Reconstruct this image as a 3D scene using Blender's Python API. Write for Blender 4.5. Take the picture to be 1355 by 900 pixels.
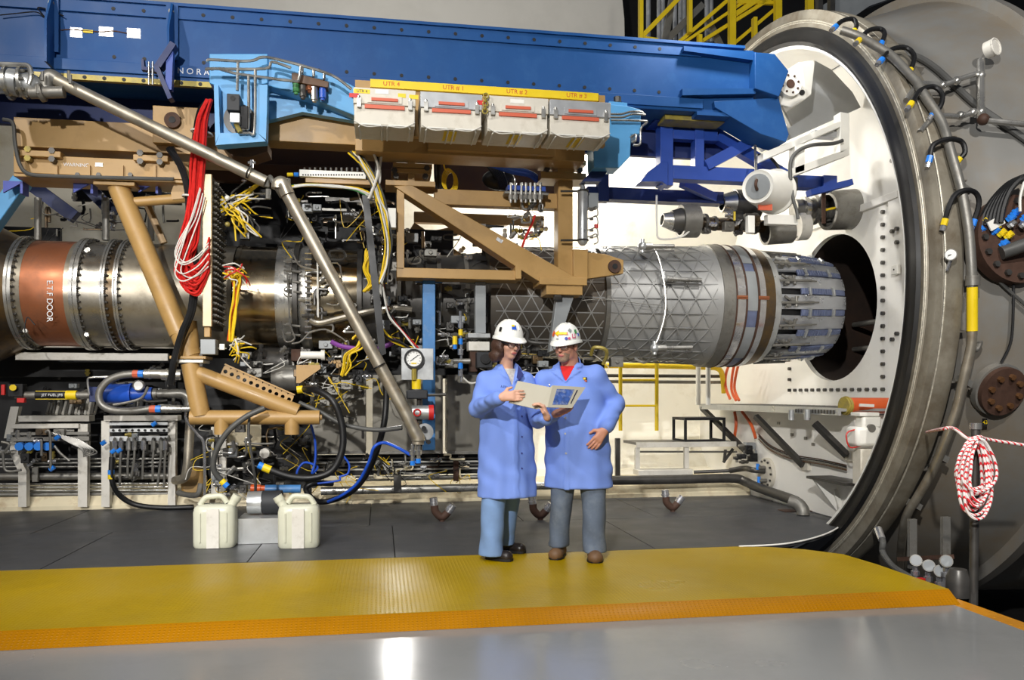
import bpy, math, random
import numpy as np
from mathutils import Vector, Matrix, Quaternion

for _o in list(bpy.data.objects): bpy.data.objects.remove(_o)
SC = bpy.context.scene
COL = SC.collection
RND = random.Random(7)

# ---------------------------------------------------------------- camera
# x runs along the test rig to the right, y runs away from the photographer, z up; deck level is z = 0
F_PX, CX, HZ, CAM_H = 1054.0, 677.5, 522.0, 1.17
YAW = math.radians(9.35)
cam_d = bpy.data.cameras.new('camera'); cam = bpy.data.objects.new('camera', cam_d); COL.objects.link(cam)
cam_d.sensor_width = 36.0; cam_d.lens = F_PX / 1355.0 * 36.0
cam_d.shift_y = (HZ - 450.0) / 1355.0
cam_d.clip_end = 200
cam.location = (0, 0, CAM_H); cam.rotation_euler = (math.pi/2, 0, -YAW)
SC.camera = cam

# ---------------------------------------------------------------- world, lamps, exposure
W = bpy.data.worlds.new('hall'); SC.world = W; W.use_nodes = True
W.node_tree.nodes['Background'].inputs[0].default_value = (0.80, 0.86, 1.0, 1)
W.node_tree.nodes['Background'].inputs[1].default_value = 0.10
SC.view_settings.view_transform = 'Standard'; SC.view_settings.look = 'None'
SC.view_settings.gamma = 1.0; SC.view_settings.use_curve_mapping = False
SC.view_settings.exposure = 0.0

def lamp(name, kind, loc, target, energy, color=(1,1,1), size=0.3, angle=60, blend=0.4):
    d = bpy.data.lights.new(name, kind); d.energy = energy; d.color = color
    if kind == 'SPOT': d.spot_size = math.radians(angle); d.spot_blend = blend; d.shadow_soft_size = size
    elif kind == 'AREA': d.shape = 'DISK'; d.size = size
    else: d.shadow_soft_size = size
    o = bpy.data.objects.new(name, d); COL.objects.link(o); o.location = loc
    o.rotation_euler = (Vector(target) - Vector(loc)).to_track_quat('-Z', 'Y').to_euler()
    return o
lamp('key_lamp', 'SPOT', (-2.0, -2.9, 4.6), (2.1, 7.5, 2.1), 2750, (1.0, 0.98, 0.945), 0.10, 62, 0.45)
lamp('hall_lamp_left', 'SPOT', (-5.2, 1.0, 6.8), (-1.6, 8, 1.6), 1150, (1.0, 0.95, 0.88), 0.14, 60, 0.5)
lamp('added_fill_low', 'SPOT', (-4.4, -1.8, 2.7), (-1.9, 8.5, 0.75), 900, (1.0, 0.97, 0.93), 0.08, 30, 0.5)  # added fill that brightens the lower left racks, no known fixture
lamp('hall_lamp_right', 'SPOT', (2.9, -0.8, 6.4), (5.3, 6.2, 1.5), 1350, (1.0, 0.96, 0.91), 0.10, 48, 0.4)
lamp('added_fill_floor', 'SPOT', (-0.4, 0.6, 8.5), (-0.4, 2.9, 0), 1200, (1.0, 0.98, 0.95), 0.4, 84, 0.8)  # added fill to lift the foreground floor, not a known fixture
lamp('added_fill_wall', 'SPOT', (-1.5, 8.8, 9.5), (-0.6, 13, 7.2), 500, (1.0, 0.98, 0.95), 0.3, 110, 0.6)  # added fill aimed at the far wall to make it paler
lamp('cell_lamp', 'POINT', (1.6, 9.55, 3.1), (0, 0, 0), 75, (1.0, 0.96, 0.88), 0.10)
lamp('cell_lamp_end', 'POINT', (2.6, 9.3, 3.9), (0, 0, 0), 135, (1.0, 0.96, 0.90), 0.12)
lamp('added_fill_bulkhead', 'POINT', (3.0, 6.5, 5.0), (0, 0, 0), 115, (1.0, 0.98, 0.94), 0.10)  # added out-of-frame fill to whiten the bulkhead and beam end
_w = Vector((0.16, 7.9, 1.22)); lamp('added_streak_light', 'SPOT', _w, (-0.05, 3.6, -0.07), 45, (1.0, 0.97, 0.92), 0.07, 34, 0.8)  # unseen light invented to draw the bright streak on the glossy floor

# ---------------------------------------------------------------- pixel rays (1355 x 900 frame) to real places
SN, CS = math.sin(YAW), math.cos(YAW)
def ray(px, py):
    a = (px - CX) / F_PX; b = (HZ - py) / F_PX
    return Vector((SN + a*CS, CS - a*SN, b))
ORG = Vector((0, 0, CAM_H))
def PV(px, py, V): r = ray(px, py); return ORG + r * (V / r.y)
def PU(px, py, U): r = ray(px, py); return ORG + r * (U / r.x)
def PZ(px, py, Z): r = ray(px, py); return ORG + r * ((Z - CAM_H) / r.z)
TV, TZ, TU = 8.17, 2.12, 4.0            # tank axis (y, z) and the plane of its open end (x)
def TK(px, py, R):                      # first hit with a cylinder of radius R round the tank axis
    r = ray(px, py); ay, az = ORG.y - TV, ORG.z - TZ
    A = r.y*r.y + r.z*r.z; B = ay*r.y + az*r.z; Cc = ay*ay + az*az - R*R
    D = max(B*B - A*Cc, 0.0)
    return ORG + r * ((-B - math.sqrt(D)) / A)
def S(px, V): r = ray(px, HZ); return V / r.y / F_PX      # metres per pixel at depth plane V

# ---------------------------------------------------------------- materials
def lin(c):
    return tuple((x/255/12.92 if x/255 <= 0.04045 else ((x/255+0.055)/1.055)**2.4) for x in c)
MATS = {}
def mat(name, col, rough=0.5, metal=0.0, var=0.0, scale=6.0, bump=0.0, bscale=80.0, dirt=None, damt=0.45, dscale=3.0,
        trans=0.0, emit=None, estr=0.0, coat=0.0, stretch=None, alpha=None):
    m = bpy.data.materials.new(name); m.use_nodes = True; nt = m.node_tree; N = nt.nodes; L = nt.links
    b = N['Principled BSDF']; c = lin(col) + (1,)
    b.inputs['Base Color'].default_value = c; b.inputs['Roughness'].default_value = rough; b.inputs['Metallic'].default_value = metal
    if trans: b.inputs['Transmission Weight'].default_value = trans
    if coat: b.inputs['Coat Weight'].default_value = coat
    if emit: b.inputs['Emission Color'].default_value = lin(emit) + (1,); b.inputs['Emission Strength'].default_value = estr
    if alpha is not None: b.inputs['Alpha'].default_value = alpha
    if var or dirt or bump:
        tc = N.new('ShaderNodeTexCoord'); src = tc.outputs['Object']
        if stretch:
            mp = N.new('ShaderNodeMapping'); mp.inputs['Scale'].default_value = stretch; L.new(src, mp.inputs[0]); src = mp.outputs[0]
        out = None
        if var:
            n = N.new('ShaderNodeTexNoise'); n.inputs['Scale'].default_value = scale; n.inputs['Detail'].default_value = 6; L.new(src, n.inputs['Vector'])
            mr = N.new('ShaderNodeMapRange'); mr.inputs[1].default_value = 0.3; mr.inputs[2].default_value = 0.7
            mr.inputs[3].default_value = 1-var; mr.inputs[4].default_value = 1+var; L.new(n.outputs[0], mr.inputs[0])
            vm = N.new('ShaderNodeVectorMath'); vm.operation = 'SCALE'; vm.inputs[0].default_value = c[:3]; L.new(mr.outputs[0], vm.inputs['Scale'])
            out = vm.outputs[0]
            mr2 = N.new('ShaderNodeMapRange'); mr2.inputs[1].default_value = 0.3; mr2.inputs[2].default_value = 0.7
            mr2.inputs[3].default_value = max(rough-0.10, 0.03); mr2.inputs[4].default_value = min(rough+0.10, 1); L.new(n.outputs[0], mr2.inputs[0])
            L.new(mr2.outputs[0], b.inputs['Roughness'])
        if dirt:
            n = N.new('ShaderNodeTexNoise'); n.inputs['Scale'].default_value = dscale; n.inputs['Detail'].default_value = 9; n.inputs['Roughness'].default_value = 0.7
            L.new(src, n.inputs['Vector'])
            mr = N.new('ShaderNodeMapRange'); mr.inputs[1].default_value = 1-damt-0.12; mr.inputs[2].default_value = 1-damt+0.22; L.new(n.outputs[0], mr.inputs[0])
            mx = N.new('ShaderNodeMix'); mx.data_type = 'RGBA'; L.new(mr.outputs[0], mx.inputs['Factor'])
            if out: L.new(out, mx.inputs['A'])
            else: mx.inputs['A'].default_value = c
            mx.inputs['B'].default_value = lin(dirt) + (1,); out = mx.outputs['Result']
        if out: L.new(out, b.inputs['Base Color'])
        if bump:
            n = N.new('ShaderNodeTexNoise'); n.inputs['Scale'].default_value = bscale; n.inputs['Detail'].default_value = 4; L.new(src, n.inputs['Vector'])
            bp = N.new('ShaderNodeBump'); bp.inputs['Strength'].default_value = bump; bp.inputs['Distance'].default_value = 0.01
            L.new(n.outputs[0], bp.inputs['Height']); L.new(bp.outputs[0], b.inputs['Normal'])
    MATS[name] = m
    return m

mat('beam_blue', (24, 76, 136), 0.50, 0, 0.08, 2.0, 0.03, 30, dirt=(40, 90, 148), damt=0.38, dscale=5)
mat('frame_blue', (42, 76, 166), 0.4, 0, 0.10, 3.0)
mat('navy', (22, 40, 92), 0.5, 0, 0.1)
mat('light_blue', (92, 164, 218), 0.42, 0, 0.06, 4.0, dirt=(84, 150, 204), damt=0.38)
mat('post_blue', (74, 132, 192), 0.42, 0, 0.10, 8.0, dirt=(140, 160, 180), damt=0.33, dscale=14)
mat('purple_blue', (78, 92, 178), 0.5, 0, 0.1)
mat('tan', (176, 140, 84), 0.42, 0, 0.06, 4.0, 0.02, 40, dirt=(150, 116, 66), damt=0.36, dscale=5)
mat('tan_edge', (196, 174, 138), 0.35, 0.2, 0.08)
mat('brown', (92, 62, 36), 0.5, 0, 0.12)
mat('yellow', (236, 204, 24), 0.45, 0, 0.06)
mat('zinc', (168, 150, 66), 0.45, 0.2, 0.2, 9.0, dirt=(90, 90, 80), damt=0.42, dscale=12)
mat('orange', (222, 96, 44), 0.4, 0, 0.08)
mat('red', (200, 34, 30), 0.45, 0, 0.08)
mat('stripe_red', (206, 96, 66), 0.5)
mat('box_white', (212, 206, 192), 0.5, 0, 0.06, 6, dirt=(176, 168, 150), damt=0.36, dscale=7)
mat('box_grey', (176, 178, 180), 0.4, 0.4, 0.06)
mat('white', (236, 234, 226), 0.45, 0, 0.04)
mat('cream_wall', (240, 236, 222), 0.5, 0, 0.05, 1.5, 0.02, 20, dirt=(196, 182, 146), damt=0.36, dscale=1.6)
mat('bulkhead_white', (244, 242, 236), 0.45, 0, 0.04, 1.5, 0.02, 20, dirt=(226, 222, 210), damt=0.34, dscale=2.0)
mat('sill_cream', (232, 220, 188), 0.55, 0, 0.08, 4, 0.04, 30, dirt=(170, 136, 90), damt=0.38, dscale=5)
mat('far_wall', (206, 202, 192), 0.7, 0, 0.04, 0.6, dirt=(188, 184, 174), damt=0.4, dscale=0.5)
mat('dark', (16, 16, 18), 0.6, 0, 0.2)
mat('black_rubber', (20, 20, 21), 0.45, 0, 0.15)
mat('seal_rubber', (17, 16, 15), 0.5, 0, 0.25, 3.0, dirt=(48, 40, 32), damt=0.36, dscale=4)
mat('hose_grey', (84, 84, 82), 0.5, 0.2, 0.1)
mat('steel', (184, 182, 176), 0.30, 0.82, 0.10, 9.0)
mat('pipe_steel', (176, 168, 152), 0.42, 0.72, 0.12, 7.0, 0.02, 60, dirt=(140, 118, 88), damt=0.36, dscale=6)
mat('dull_steel', (134, 132, 126), 0.45, 0.55, 0.14, 8.0, dirt=(84, 74, 62), damt=0.38, dscale=8)
mat('dark_steel', (84, 82, 79), 0.42, 0.6, 0.18, 8.0)
mat('rust', (78, 54, 42), 0.75, 0.1, 0.25, 10, 0.1, 60, dirt=(62, 42, 32), damt=0.45, dscale=9)
mat('chrome', (215, 215, 218), 0.20, 0.85, 0.05, 9.0)
mat('aluminium', (192, 194, 194), 0.36, 0.65, 0.08, 9.0, dirt=(150, 150, 148), damt=0.36, dscale=8)
mat('grey_paint', (146, 150, 152), 0.45, 0.1, 0.08)
mat('rack_grey', (222, 218, 208), 0.5, 0, 0.06, 6, dirt=(182, 176, 160), damt=0.38, dscale=9)
mat('duct_brown', (104, 92, 78), 0.33, 0.9, 0.22, 3.0, dirt=(150, 116, 62), damt=0.44, dscale=3.5)
mat('copper', (168, 104, 70), 0.42, 0.55, 0.14, 5.0, dirt=(120, 84, 66), damt=0.42, dscale=5)
mat('duct_silver', (178, 172, 160), 0.30, 0.9, 0.10, 5.0, dirt=(130, 120, 100), damt=0.4, dscale=5)
mat('duct_grey', (164, 156, 140), 0.36, 0.7, 0.10, 5.0, dirt=(120, 112, 98), damt=0.36, dscale=6)
mat('fan_case', (150, 138, 116), 0.22, 0.95, 0.2, 3.0, dirt=(176, 130, 56), damt=0.40, dscale=2.6)
mat('isogrid', (172, 172, 170), 0.45, 0.45, 0.06, 3.0, dirt=(146, 146, 144), damt=0.36, dscale=3)
mat('isogrid_rib', (158, 158, 156), 0.42, 0.45, 0.05)
mat('isogrid_dark', (104, 98, 90), 0.45, 0.6, 0.1, 3.0)
mat('nozzle', (184, 186, 190), 0.34, 0.6, 0.12, 6.0)
mat('nozzle_seal', (116, 126, 158), 0.42, 0.35, 0.12, 20.0)
mat('tank_grey', (132, 131, 127), 0.45, 0.25, 0.12, 1.2, 0.03, 12, dirt=(132, 116, 92), damt=0.46, dscale=0.9)
mat('flange_grey', (138, 132, 118), 0.5, 0.25, 0.16, 3.0, 0.05, 30, dirt=(96, 82, 62), damt=0.46, dscale=3.5)
mat('weld', (196, 190, 174), 0.45, 0.45, 0.25, 30, 0.3, 90)
mat('floor_grey', (142, 143, 142), 0.20, 0, 0.04, 0.9, 0.006, 6, dirt=(128, 129, 128), damt=0.40, dscale=1.1)
mat('deck_grey', (74, 75, 77), 0.46, 0.1, 0.12, 2.5, 0.10, 160, dirt=(72, 73, 76), damt=0.42, dscale=1.7)
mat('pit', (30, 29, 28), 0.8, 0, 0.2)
mat('stripe_orange', (206, 136, 12), 0.32, 0, 0.06)
mat('cable_red', (206, 34, 28), 0.45, 0, 0.16, 30)
mat('cable_yellow', (232, 196, 36), 0.45, 0, 0.12, 30)
mat('cable_white', (222, 220, 212), 0.5, 0, 0.06, 30)
mat('cable_blue', (36, 88, 206), 0.4, 0, 0.08)
mat('cable_purple', (128, 62, 150), 0.45)
mat('motor_blue', (34, 84, 190), 0.4, 0, 0.06)
mat('cap_blue', (40, 130, 230), 0.35)
mat('jerry', (206, 206, 186), 0.36, 0, 0.05, 5, dirt=(184, 182, 156), damt=0.38)
mat('cabinet', (138, 134, 124), 0.36, 0.45, 0.08, 1.6, dirt=(118, 114, 104), damt=0.40, dscale=1.6)
mat('dial', (244, 244, 240), 0.4)
mat('foil', (206, 206, 206), 0.35, 0.8, 0.1, 30, 0.3, 60)
mat('text_dark', (40, 40, 60), 0.6)
mat('text_white', (226, 228, 230), 0.6)
mat('text_red', (200, 70, 40), 0.6)
mat('grip', (40, 42, 46), 0.6)
mat('coat_blue', (118, 148, 226), 0.75, 0, 0.03, 5.0, 0.10, 220)
mat('navy_thread', (34, 44, 110), 0.7)
mat('jean_light', (120, 152, 200), 0.8, 0, 0.10, 9, 0.1, 200)
mat('jean_grey', (92, 104, 122), 0.8, 0, 0.12, 7, 0.1, 200, dirt=(128, 138, 150), damt=0.40, dscale=5)
mat('skin_light', (216, 166, 140), 0.55, 0, 0.04, 14)
mat('skin_ruddy', (206, 146, 120), 0.55, 0, 0.05, 14)
mat('lips', (190, 104, 98), 0.5)
mat('hair_brown', (66, 42, 30), 0.55, 0, 0.30, 40, 0.5, 120)
mat('beard', (150, 124, 104), 0.8, 0, 0.2, 120, 0.3, 250)
mat('eye_white', (236, 232, 226), 0.3)
mat('eye_dark', (34, 26, 22), 0.3)
mat('hat_white', (240, 240, 234), 0.28, 0, 0.02)
mat('shirt_red', (214, 34, 34), 0.8, 0, 0.04, 6, 0.1, 200)
mat('shirt_grey', (196, 190, 182), 0.8, 0, 0.16, 60)
mat('shoe_black', (36, 30, 28), 0.35, 0, 0.15)
mat('shoe_brown', (104, 76, 50), 0.6, 0, 0.25, 12)
mat('page', (196, 192, 178), 0.6, 0, 0.02)
mat('cover', (178, 172, 154), 0.5, 0, 0.03)
mat('photo_blue', (54, 84, 150), 0.5, 0, 0.5, 30, dirt=(170, 176, 190), damt=0.40, dscale=22)
mat('tunnel', (40, 30, 24), 0.85, 0, 0.3, 2.0, dirt=(66, 44, 30), damt=0.45, dscale=1.2)
mat('green', (70, 140, 80), 0.5)
mat('pink', (214, 96, 130), 0.5)
def glass(name):
    m = mat(name, (250, 250, 250), 0.05, 0, alpha=0.10); return m
glass('lens')

# yellow tread plate: raised bars as fine relief
def tread(name, col):
    m = mat(name, col, 0.36, 0, 0.05, 1.5, dirt=tuple(int(c*0.86) for c in col), damt=0.38, dscale=1.2)
    nt = m.node_tree; N = nt.nodes; L = nt.links; b = N['Principled BSDF']
    tc = N.new('ShaderNodeTexCoord'); sp = N.new('ShaderNodeSeparateXYZ'); L.new(tc.outputs['Object'], sp.inputs[0])
    def math_(op, a, bb=None):
        n = N.new('ShaderNodeMath'); n.operation = op
        for i, x in enumerate((a, bb)):
            if x is None: continue
            if isinstance(x, (int, float)): n.inputs[i].default_value = x
            else: L.new(x, n.inputs[i])
        return n.outputs[0]
    K = 2*math.pi/0.034
    yy = math_('ADD', sp.outputs[1], sp.outputs[2])
    a1 = math_('SINE', math_('MULTIPLY', math_('ADD', sp.outputs[0], yy), K/1.41))
    a2 = math_('SINE', math_('MULTIPLY', math_('SUBTRACT', sp.outputs[0], yy), K/1.41))
    h = math_('MULTIPLY', a1, a2); h = math_('MAXIMUM', h, 0.25)
    bp = N.new('ShaderNodeBump'); bp.inputs['Strength'].default_value = 0.7; bp.inputs['Distance'].default_value = 0.004
    L.new(h, bp.inputs['Height']); L.new(bp.outputs[0], b.inputs['Normal'])
tread('tread_yellow', (168, 138, 0)); tread('tread_orange', (172, 114, 2))
for _n, _v in (('tread_yellow', 0.16), ('tread_orange', 0.16), ('deck_grey', 0.22), ('beam_blue', 0.3)): MATS[_n].node_tree.nodes['Principled BSDF'].inputs['Specular IOR Level'].default_value = _v

# ---------------------------------------------------------------- mesh builder
def frame_of(d):
    d = Vector(d).normalized(); up = Vector((0, 0, 1)) if abs(d.z) < 0.92 else Vector((1, 0, 0))
    a = d.cross(up).normalized(); return a, a.cross(d).normalized()
def smooth_path(pts, k=6):
    pts = [Vector(p) for p in pts]
    if len(pts) < 3: return pts
    out = []; n = len(pts)
    for i in range(n-1):
        p0, p1, p2, p3 = pts[max(i-1, 0)], pts[i], pts[i+1], pts[min(i+2, n-1)]
        for j in range(k):
            t = j/k
            out.append(0.5*((2*p1) + (p2-p0)*t + (2*p0-5*p1+4*p2-p3)*t*t + (3*p1-p0-3*p2+p3)*t*t*t))
    out.append(pts[-1]); return out
class MB:
    def __init__(s): s.v = []; s.f = []
    def add(s, vs, fs):
        o = len(s.v); s.v += [Vector(v) for v in vs]; s.f += [tuple(i+o for i in f) for f in fs]; return s
    def box(s, c, d, rot=None):
        c = Vector(c); h = [x/2 for x in d]; vs = []
        for k in range(8):
            p = Vector((h[0]*(1 if k & 1 else -1), h[1]*(1 if k & 2 else -1), h[2]*(1 if k & 4 else -1)))
            vs.append(c + (rot @ p if rot else p))
        return s.add(vs, [(0,2,3,1),(4,5,7,6),(0,1,5,4),(2,6,7,3),(0,4,6,2),(1,3,7,5)])
    def span(s, a, b): return s.box([(a[i]+b[i])/2 for i in range(3)], [abs(a[i]-b[i]) for i in range(3)])
    def prism(s, poly, off):
        n = len(poly); off = Vector(off); a = [Vector(p) for p in poly]; 
        nrm = Vector((0,0,0))
        for i in range(n): nrm += a[i].cross(a[(i+1) % n])
        if nrm.dot(off) > 0: a = a[::-1]
        return s.add(a + [p+off for p in a], [tuple(range(n)), tuple(range(2*n-1, n-1, -1))] + [(i, i+n, (i+1) % n + n, (i+1) % n) for i in range(n)])
    def pxprism(s, pts, V, d): return s.prism([PV(x, y, V) for x, y in pts], (0, d, 0))
    def pxrect(s, x0, y0, x1, y1, V, d):
        # upright rectangular block whose front lies at depth V; its size comes from the outline, kept square in space
        a, b, c = PV(x0, (y0+y1)/2, V), PV(x1, (y0+y1)/2, V), None
        xm = (x0+x1)/2; z0 = PV(xm, y1, V).z; z1 = PV(xm, y0, V).z
        return s.span((a.x, V, z0), (b.x, V+d, z1))
    def cyl(s, p0, p1, r0, r1=None, n=14, cap=True):
        p0, p1 = Vector(p0), Vector(p1); r1 = r0 if r1 is None else r1; a, b = frame_of(p1-p0); vs = []
        for p, r in ((p0, r0), (p1, r1)):
            for i in range(n):
                t = 2*math.pi*i/n; vs.append(p + a*(r*math.cos(t)) + b*(r*math.sin(t)))
        fs = [(i, (i+1) % n, (i+1) % n + n, i+n) for i in range(n)]
        if cap: fs += [tuple(range(n-1, -1, -1)), tuple(range(n, 2*n))]
        return s.add(vs, fs)
    def tube(s, pts, r, n=8, k=6, cap=True):
        pts = smooth_path(pts, k) if k else [Vector(p) for p in pts]
        m = len(pts); d = (pts[1]-pts[0]).normalized(); a, b = frame_of(d); vs = []
        for i in range(m):
            nd = (pts[min(i+1, m-1)] - pts[max(i-1, 0)])
            nd = nd.normalized() if nd.length > 1e-9 else d
            a = (a - nd*a.dot(nd)); a = a.normalized() if a.length > 1e-6 else frame_of(nd)[0]; b = nd.cross(a); d = nd
            rr = r[min(i*len(r)//m, len(r)-1)] if isinstance(r, (list, tuple)) else r
            for j in range(n):
                t = 2*math.pi*j/n; vs.append(pts[i] + a*(rr*math.cos(t)) + b*(rr*math.sin(t)))
        fs = [(i*n+j, i*n+(j+1) % n, (i+1)*n+(j+1) % n, (i+1)*n+j) for i in range(m-1) for j in range(n)]
        if cap: fs += [tuple(range(n-1, -1, -1)), tuple(range((m-1)*n, m*n))]
        return s.add(vs, fs)
    def lathe(s, prof, org=(0,0,0), ax=(1,0,0), n=48, a0=0.0, a1=2*math.pi):
        # prof: (distance along ax, radius); open revolve when a1-a0 < 2 pi
        org = Vector(org); ax = Vector(ax).normalized(); a, b = frame_of(ax); m = len(prof); full = abs(a1-a0-2*math.pi) < 1e-6
        cnt = n if full else n+1; vs = []
        for u, r in prof:
            for i in range(cnt):
                t = a0 + (a1-a0)*i/n; vs.append(org + ax*u + a*(r*math.cos(t)) + b*(r*math.sin(t)))
        fs = []
        for k in range(m-1):
            for i in range(n):
                j = (i+1) % cnt; fs.append((k*cnt+i, k*cnt+j, (k+1)*cnt+j, (k+1)*cnt+i))
        return s.add(vs, fs)
    def sphere(s, c, r, n=14, m=9):
        c = Vector(c); r = r if isinstance(r, (tuple, list)) else (r, r, r); vs = []
        for i in range(m+1):
            ph = math.pi*i/m
            for j in range(n):
                t = 2*math.pi*j/n; vs.append(c + Vector((r[0]*math.sin(ph)*math.cos(t), r[1]*math.sin(ph)*math.sin(t), r[2]*math.cos(ph))))
        return s.add(vs, [(i*n+j, (i+1)*n+j, (i+1)*n+(j+1) % n, i*n+(j+1) % n) for i in range(m) for j in range(n)])
    def torus(s, c, ax, R, r, n=28, m=8, a0=0, a1=2*math.pi):
        c = Vector(c); a, b = frame_of(ax); full = abs(a1-a0-2*math.pi) < 1e-6
        pts = [c + a*(R*math.cos(a0+(a1-a0)*i/n)) + b*(R*math.sin(a0+(a1-a0)*i/n)) for i in range(n+1)]
        return s.tube(pts, r, m, 0, not full)
    def bar(s, p, q, w, d, up=(0, 1, 0)):   # rectangular bar from p to q, w across, d along "up" side
        p, q = Vector(p), Vector(q); ax = (q-p).normalized(); u = Vector(up); u = (u - ax*u.dot(ax)).normalized(); v = ax.cross(u)
        vs = []
        for e in (p, q):
            for sa, sb in ((-1,-1),(1,-1),(1,1),(-1,1)): vs.append(e + v*(sa*w/2) + u*(sb*d/2))
        return s.add(vs, [(0,1,2,3),(7,6,5,4),(0,4,5,1),(1,5,6,2),(2,6,7,3),(3,7,4,0)])
    def mesh(s, name, off=Vector((0,0,0)), ang=35):
        me = bpy.data.meshes.new(name); me.from_pydata([tuple(v-off) for v in s.v], [], s.f)
        me.polygons.foreach_set('use_smooth', [True]*len(me.polygons))
        me.set_sharp_from_angle(angle=math.radians(ang))
        return me
    def build(s, name, m, parent=None, bevel=0.0, ang=35, label=None, kind=None):
        off = Vector((0,0,0))
        q = parent
        while q is not None: off += q.location; q = q.parent
        me = s.mesh(name, off, ang); me.materials.append(MATS[m] if isinstance(m, str) else m)
        o = bpy.data.objects.new(name, me); COL.objects.link(o); o.parent = parent
        if bevel:
            bv = o.modifiers.new('edge', 'BEVEL'); bv.width = bevel; bv.segments = 2; bv.limit_method = 'ANGLE'; bv.angle_limit = math.radians(50)
        if label: o['label'] = label
        if kind: o['kind'] = kind
        return o
def thing(name, label, cat, loc=(0,0,0), group=None):
    o = bpy.data.objects.new(name, None); COL.objects.link(o); o.location = loc; o.empty_display_size = 0.1
    o['label'] = label; o['category'] = cat
    if group: o['group'] = group
    return o
def tag(o, label, cat, group=None):
    o['label'] = label; o['category'] = cat
    if group: o['group'] = group
    return o
def struct(o, label=None):
    o['kind'] = 'structure'
    if label: o['label'] = label
    return o
def inst(src, parent, loc=(0,0,0), rot=(0,0,0)):
    c = src.copy(); COL.objects.link(c); c.parent = parent; c.location = loc; c.rotation_euler = rot; return c
def text(s, name, p, right, up, h, m, parent, depth=0.0015, align='CENTER'):
    cu = bpy.data.curves.new(name, 'FONT'); cu.body = s; cu.size = 1.0; cu.align_x = align; cu.align_y = 'CENTER'; cu.extrude = 0.0
    t = bpy.data.objects.new('tmp_text', cu); COL.objects.link(t); bpy.context.view_layer.update()
    me = bpy.data.meshes.new_from_object(t); bpy.data.objects.remove(t)
    right = Vector(right).normalized(); up = Vector(up).normalized(); nrm = right.cross(up); p = Vector(p); k = h/0.72
    mb = MB(); vs = [p + right*(v.co.x*k) + up*(v.co.y*k) + nrm*depth for v in me.vertices]
    mb.add(vs, [tuple(f.vertices) for f in me.polygons]); return mb.build(name, m, parent)
def along(pts, V): return [PV(x, y, V) for x, y in pts]
def alongv(pts): return [PV(x, y, V) for x, y, V in pts]
X, Y, Z = Vector((1,0,0)), Vector((0,1,0)), Vector((0,0,1))
RT, AW = Vector((CS, -SN, 0)), Vector((SN, CS, 0))     # camera right / away, used for the pose of the two people
# ================================================================ the setting
m = MB(); m.span((-9, -7, -0.20), (3.33, 5.72, -0.07)); struct(m.build('floor', 'floor_grey'), 'glossy light grey painted concrete floor')
m = MB(); m.prism([(3.33, -7, -0.07), (3.45, -7, -0.07), (3.45, 4.32, -0.07), (3.33, 4.32, -0.07)], (0, 0, -0.13)); struct(m.build('trim_1', 'stripe_orange'), 'orange painted stripe along the edge of the floor')
m = MB(); m.span((3.46, -7, -1.3), (11, 9.5, -1.22)); m.span((3.33, 4.35, -1.22), (3.40, 5.6, -0.21)); struct(m.build('floor_pit', 'pit'), 'dark sunken floor under the tank')
deck = bpy.data.objects.new('floor_deck', None); COL.objects.link(deck); struct(deck, 'dark grey steel deck plates in front of the test rig')
m = MB(); m.prism([(-6.2,5.8,-0.032),(2.7,5.8,-0.032),(3.2,5.9,-0.032),(4.2,6.76,-0.032),(4.2,8.66,-0.032),(-6.2,8.66,-0.032)], (0,0,-0.03)); m.build('deck_base', 'dark', deck)
G = 0.004
cols1 = [-6.2, -4.95, -3.6, -2.25, -0.92, 0.10, 1.02, 2.05]; cols2 = [-6.2, -4.3, -2.9, -1.5, -0.1, 1.3, 2.6]
def plate(poly):
    m = MB(); m.prism([(x, y, 0) for x, y in poly], (0, 0, -0.03)); m.build('deck_plate', 'deck_grey', deck)
for a, b in zip(cols1[:-1], cols1[1:]): plate([(a+G, 5.775), (b-G, 5.775), (b-G, 7.24-G), (a+G, 7.24-G)])
plate([(2.05+G, 5.775), (2.72, 5.775), (3.0, 5.79), (3.22, 5.86), (3.5, 6.03), (3.8, 6.28), (4.22, 6.74), (4.22, 7.24-G), (2.05+G, 7.24-G)])
for a, b in zip(cols2[:-1], cols2[1:]): plate([(a+G, 7.24+G), (b-G, 7.24+G), (b-G, 8.68), (a+G, 8.68)])
plate([(2.6+G, 7.24+G), (4.22, 7.24+G), (4.22, 8.68), (2.6+G, 8.68)])
# white edging strip round the cut corner of the deck
m = MB(); m.tube([(2.72,5.765,0.0),(3.0,5.78,0.0),(3.22,5.85,0.0),(3.5,6.02,0.0),(3.8,6.27,0.0),(4.23,6.73,0.0)], 0.007, 6, 4); struct(m.build('trim_2', 'white'), 'thin white edging around the cut corner of the deck')

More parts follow.
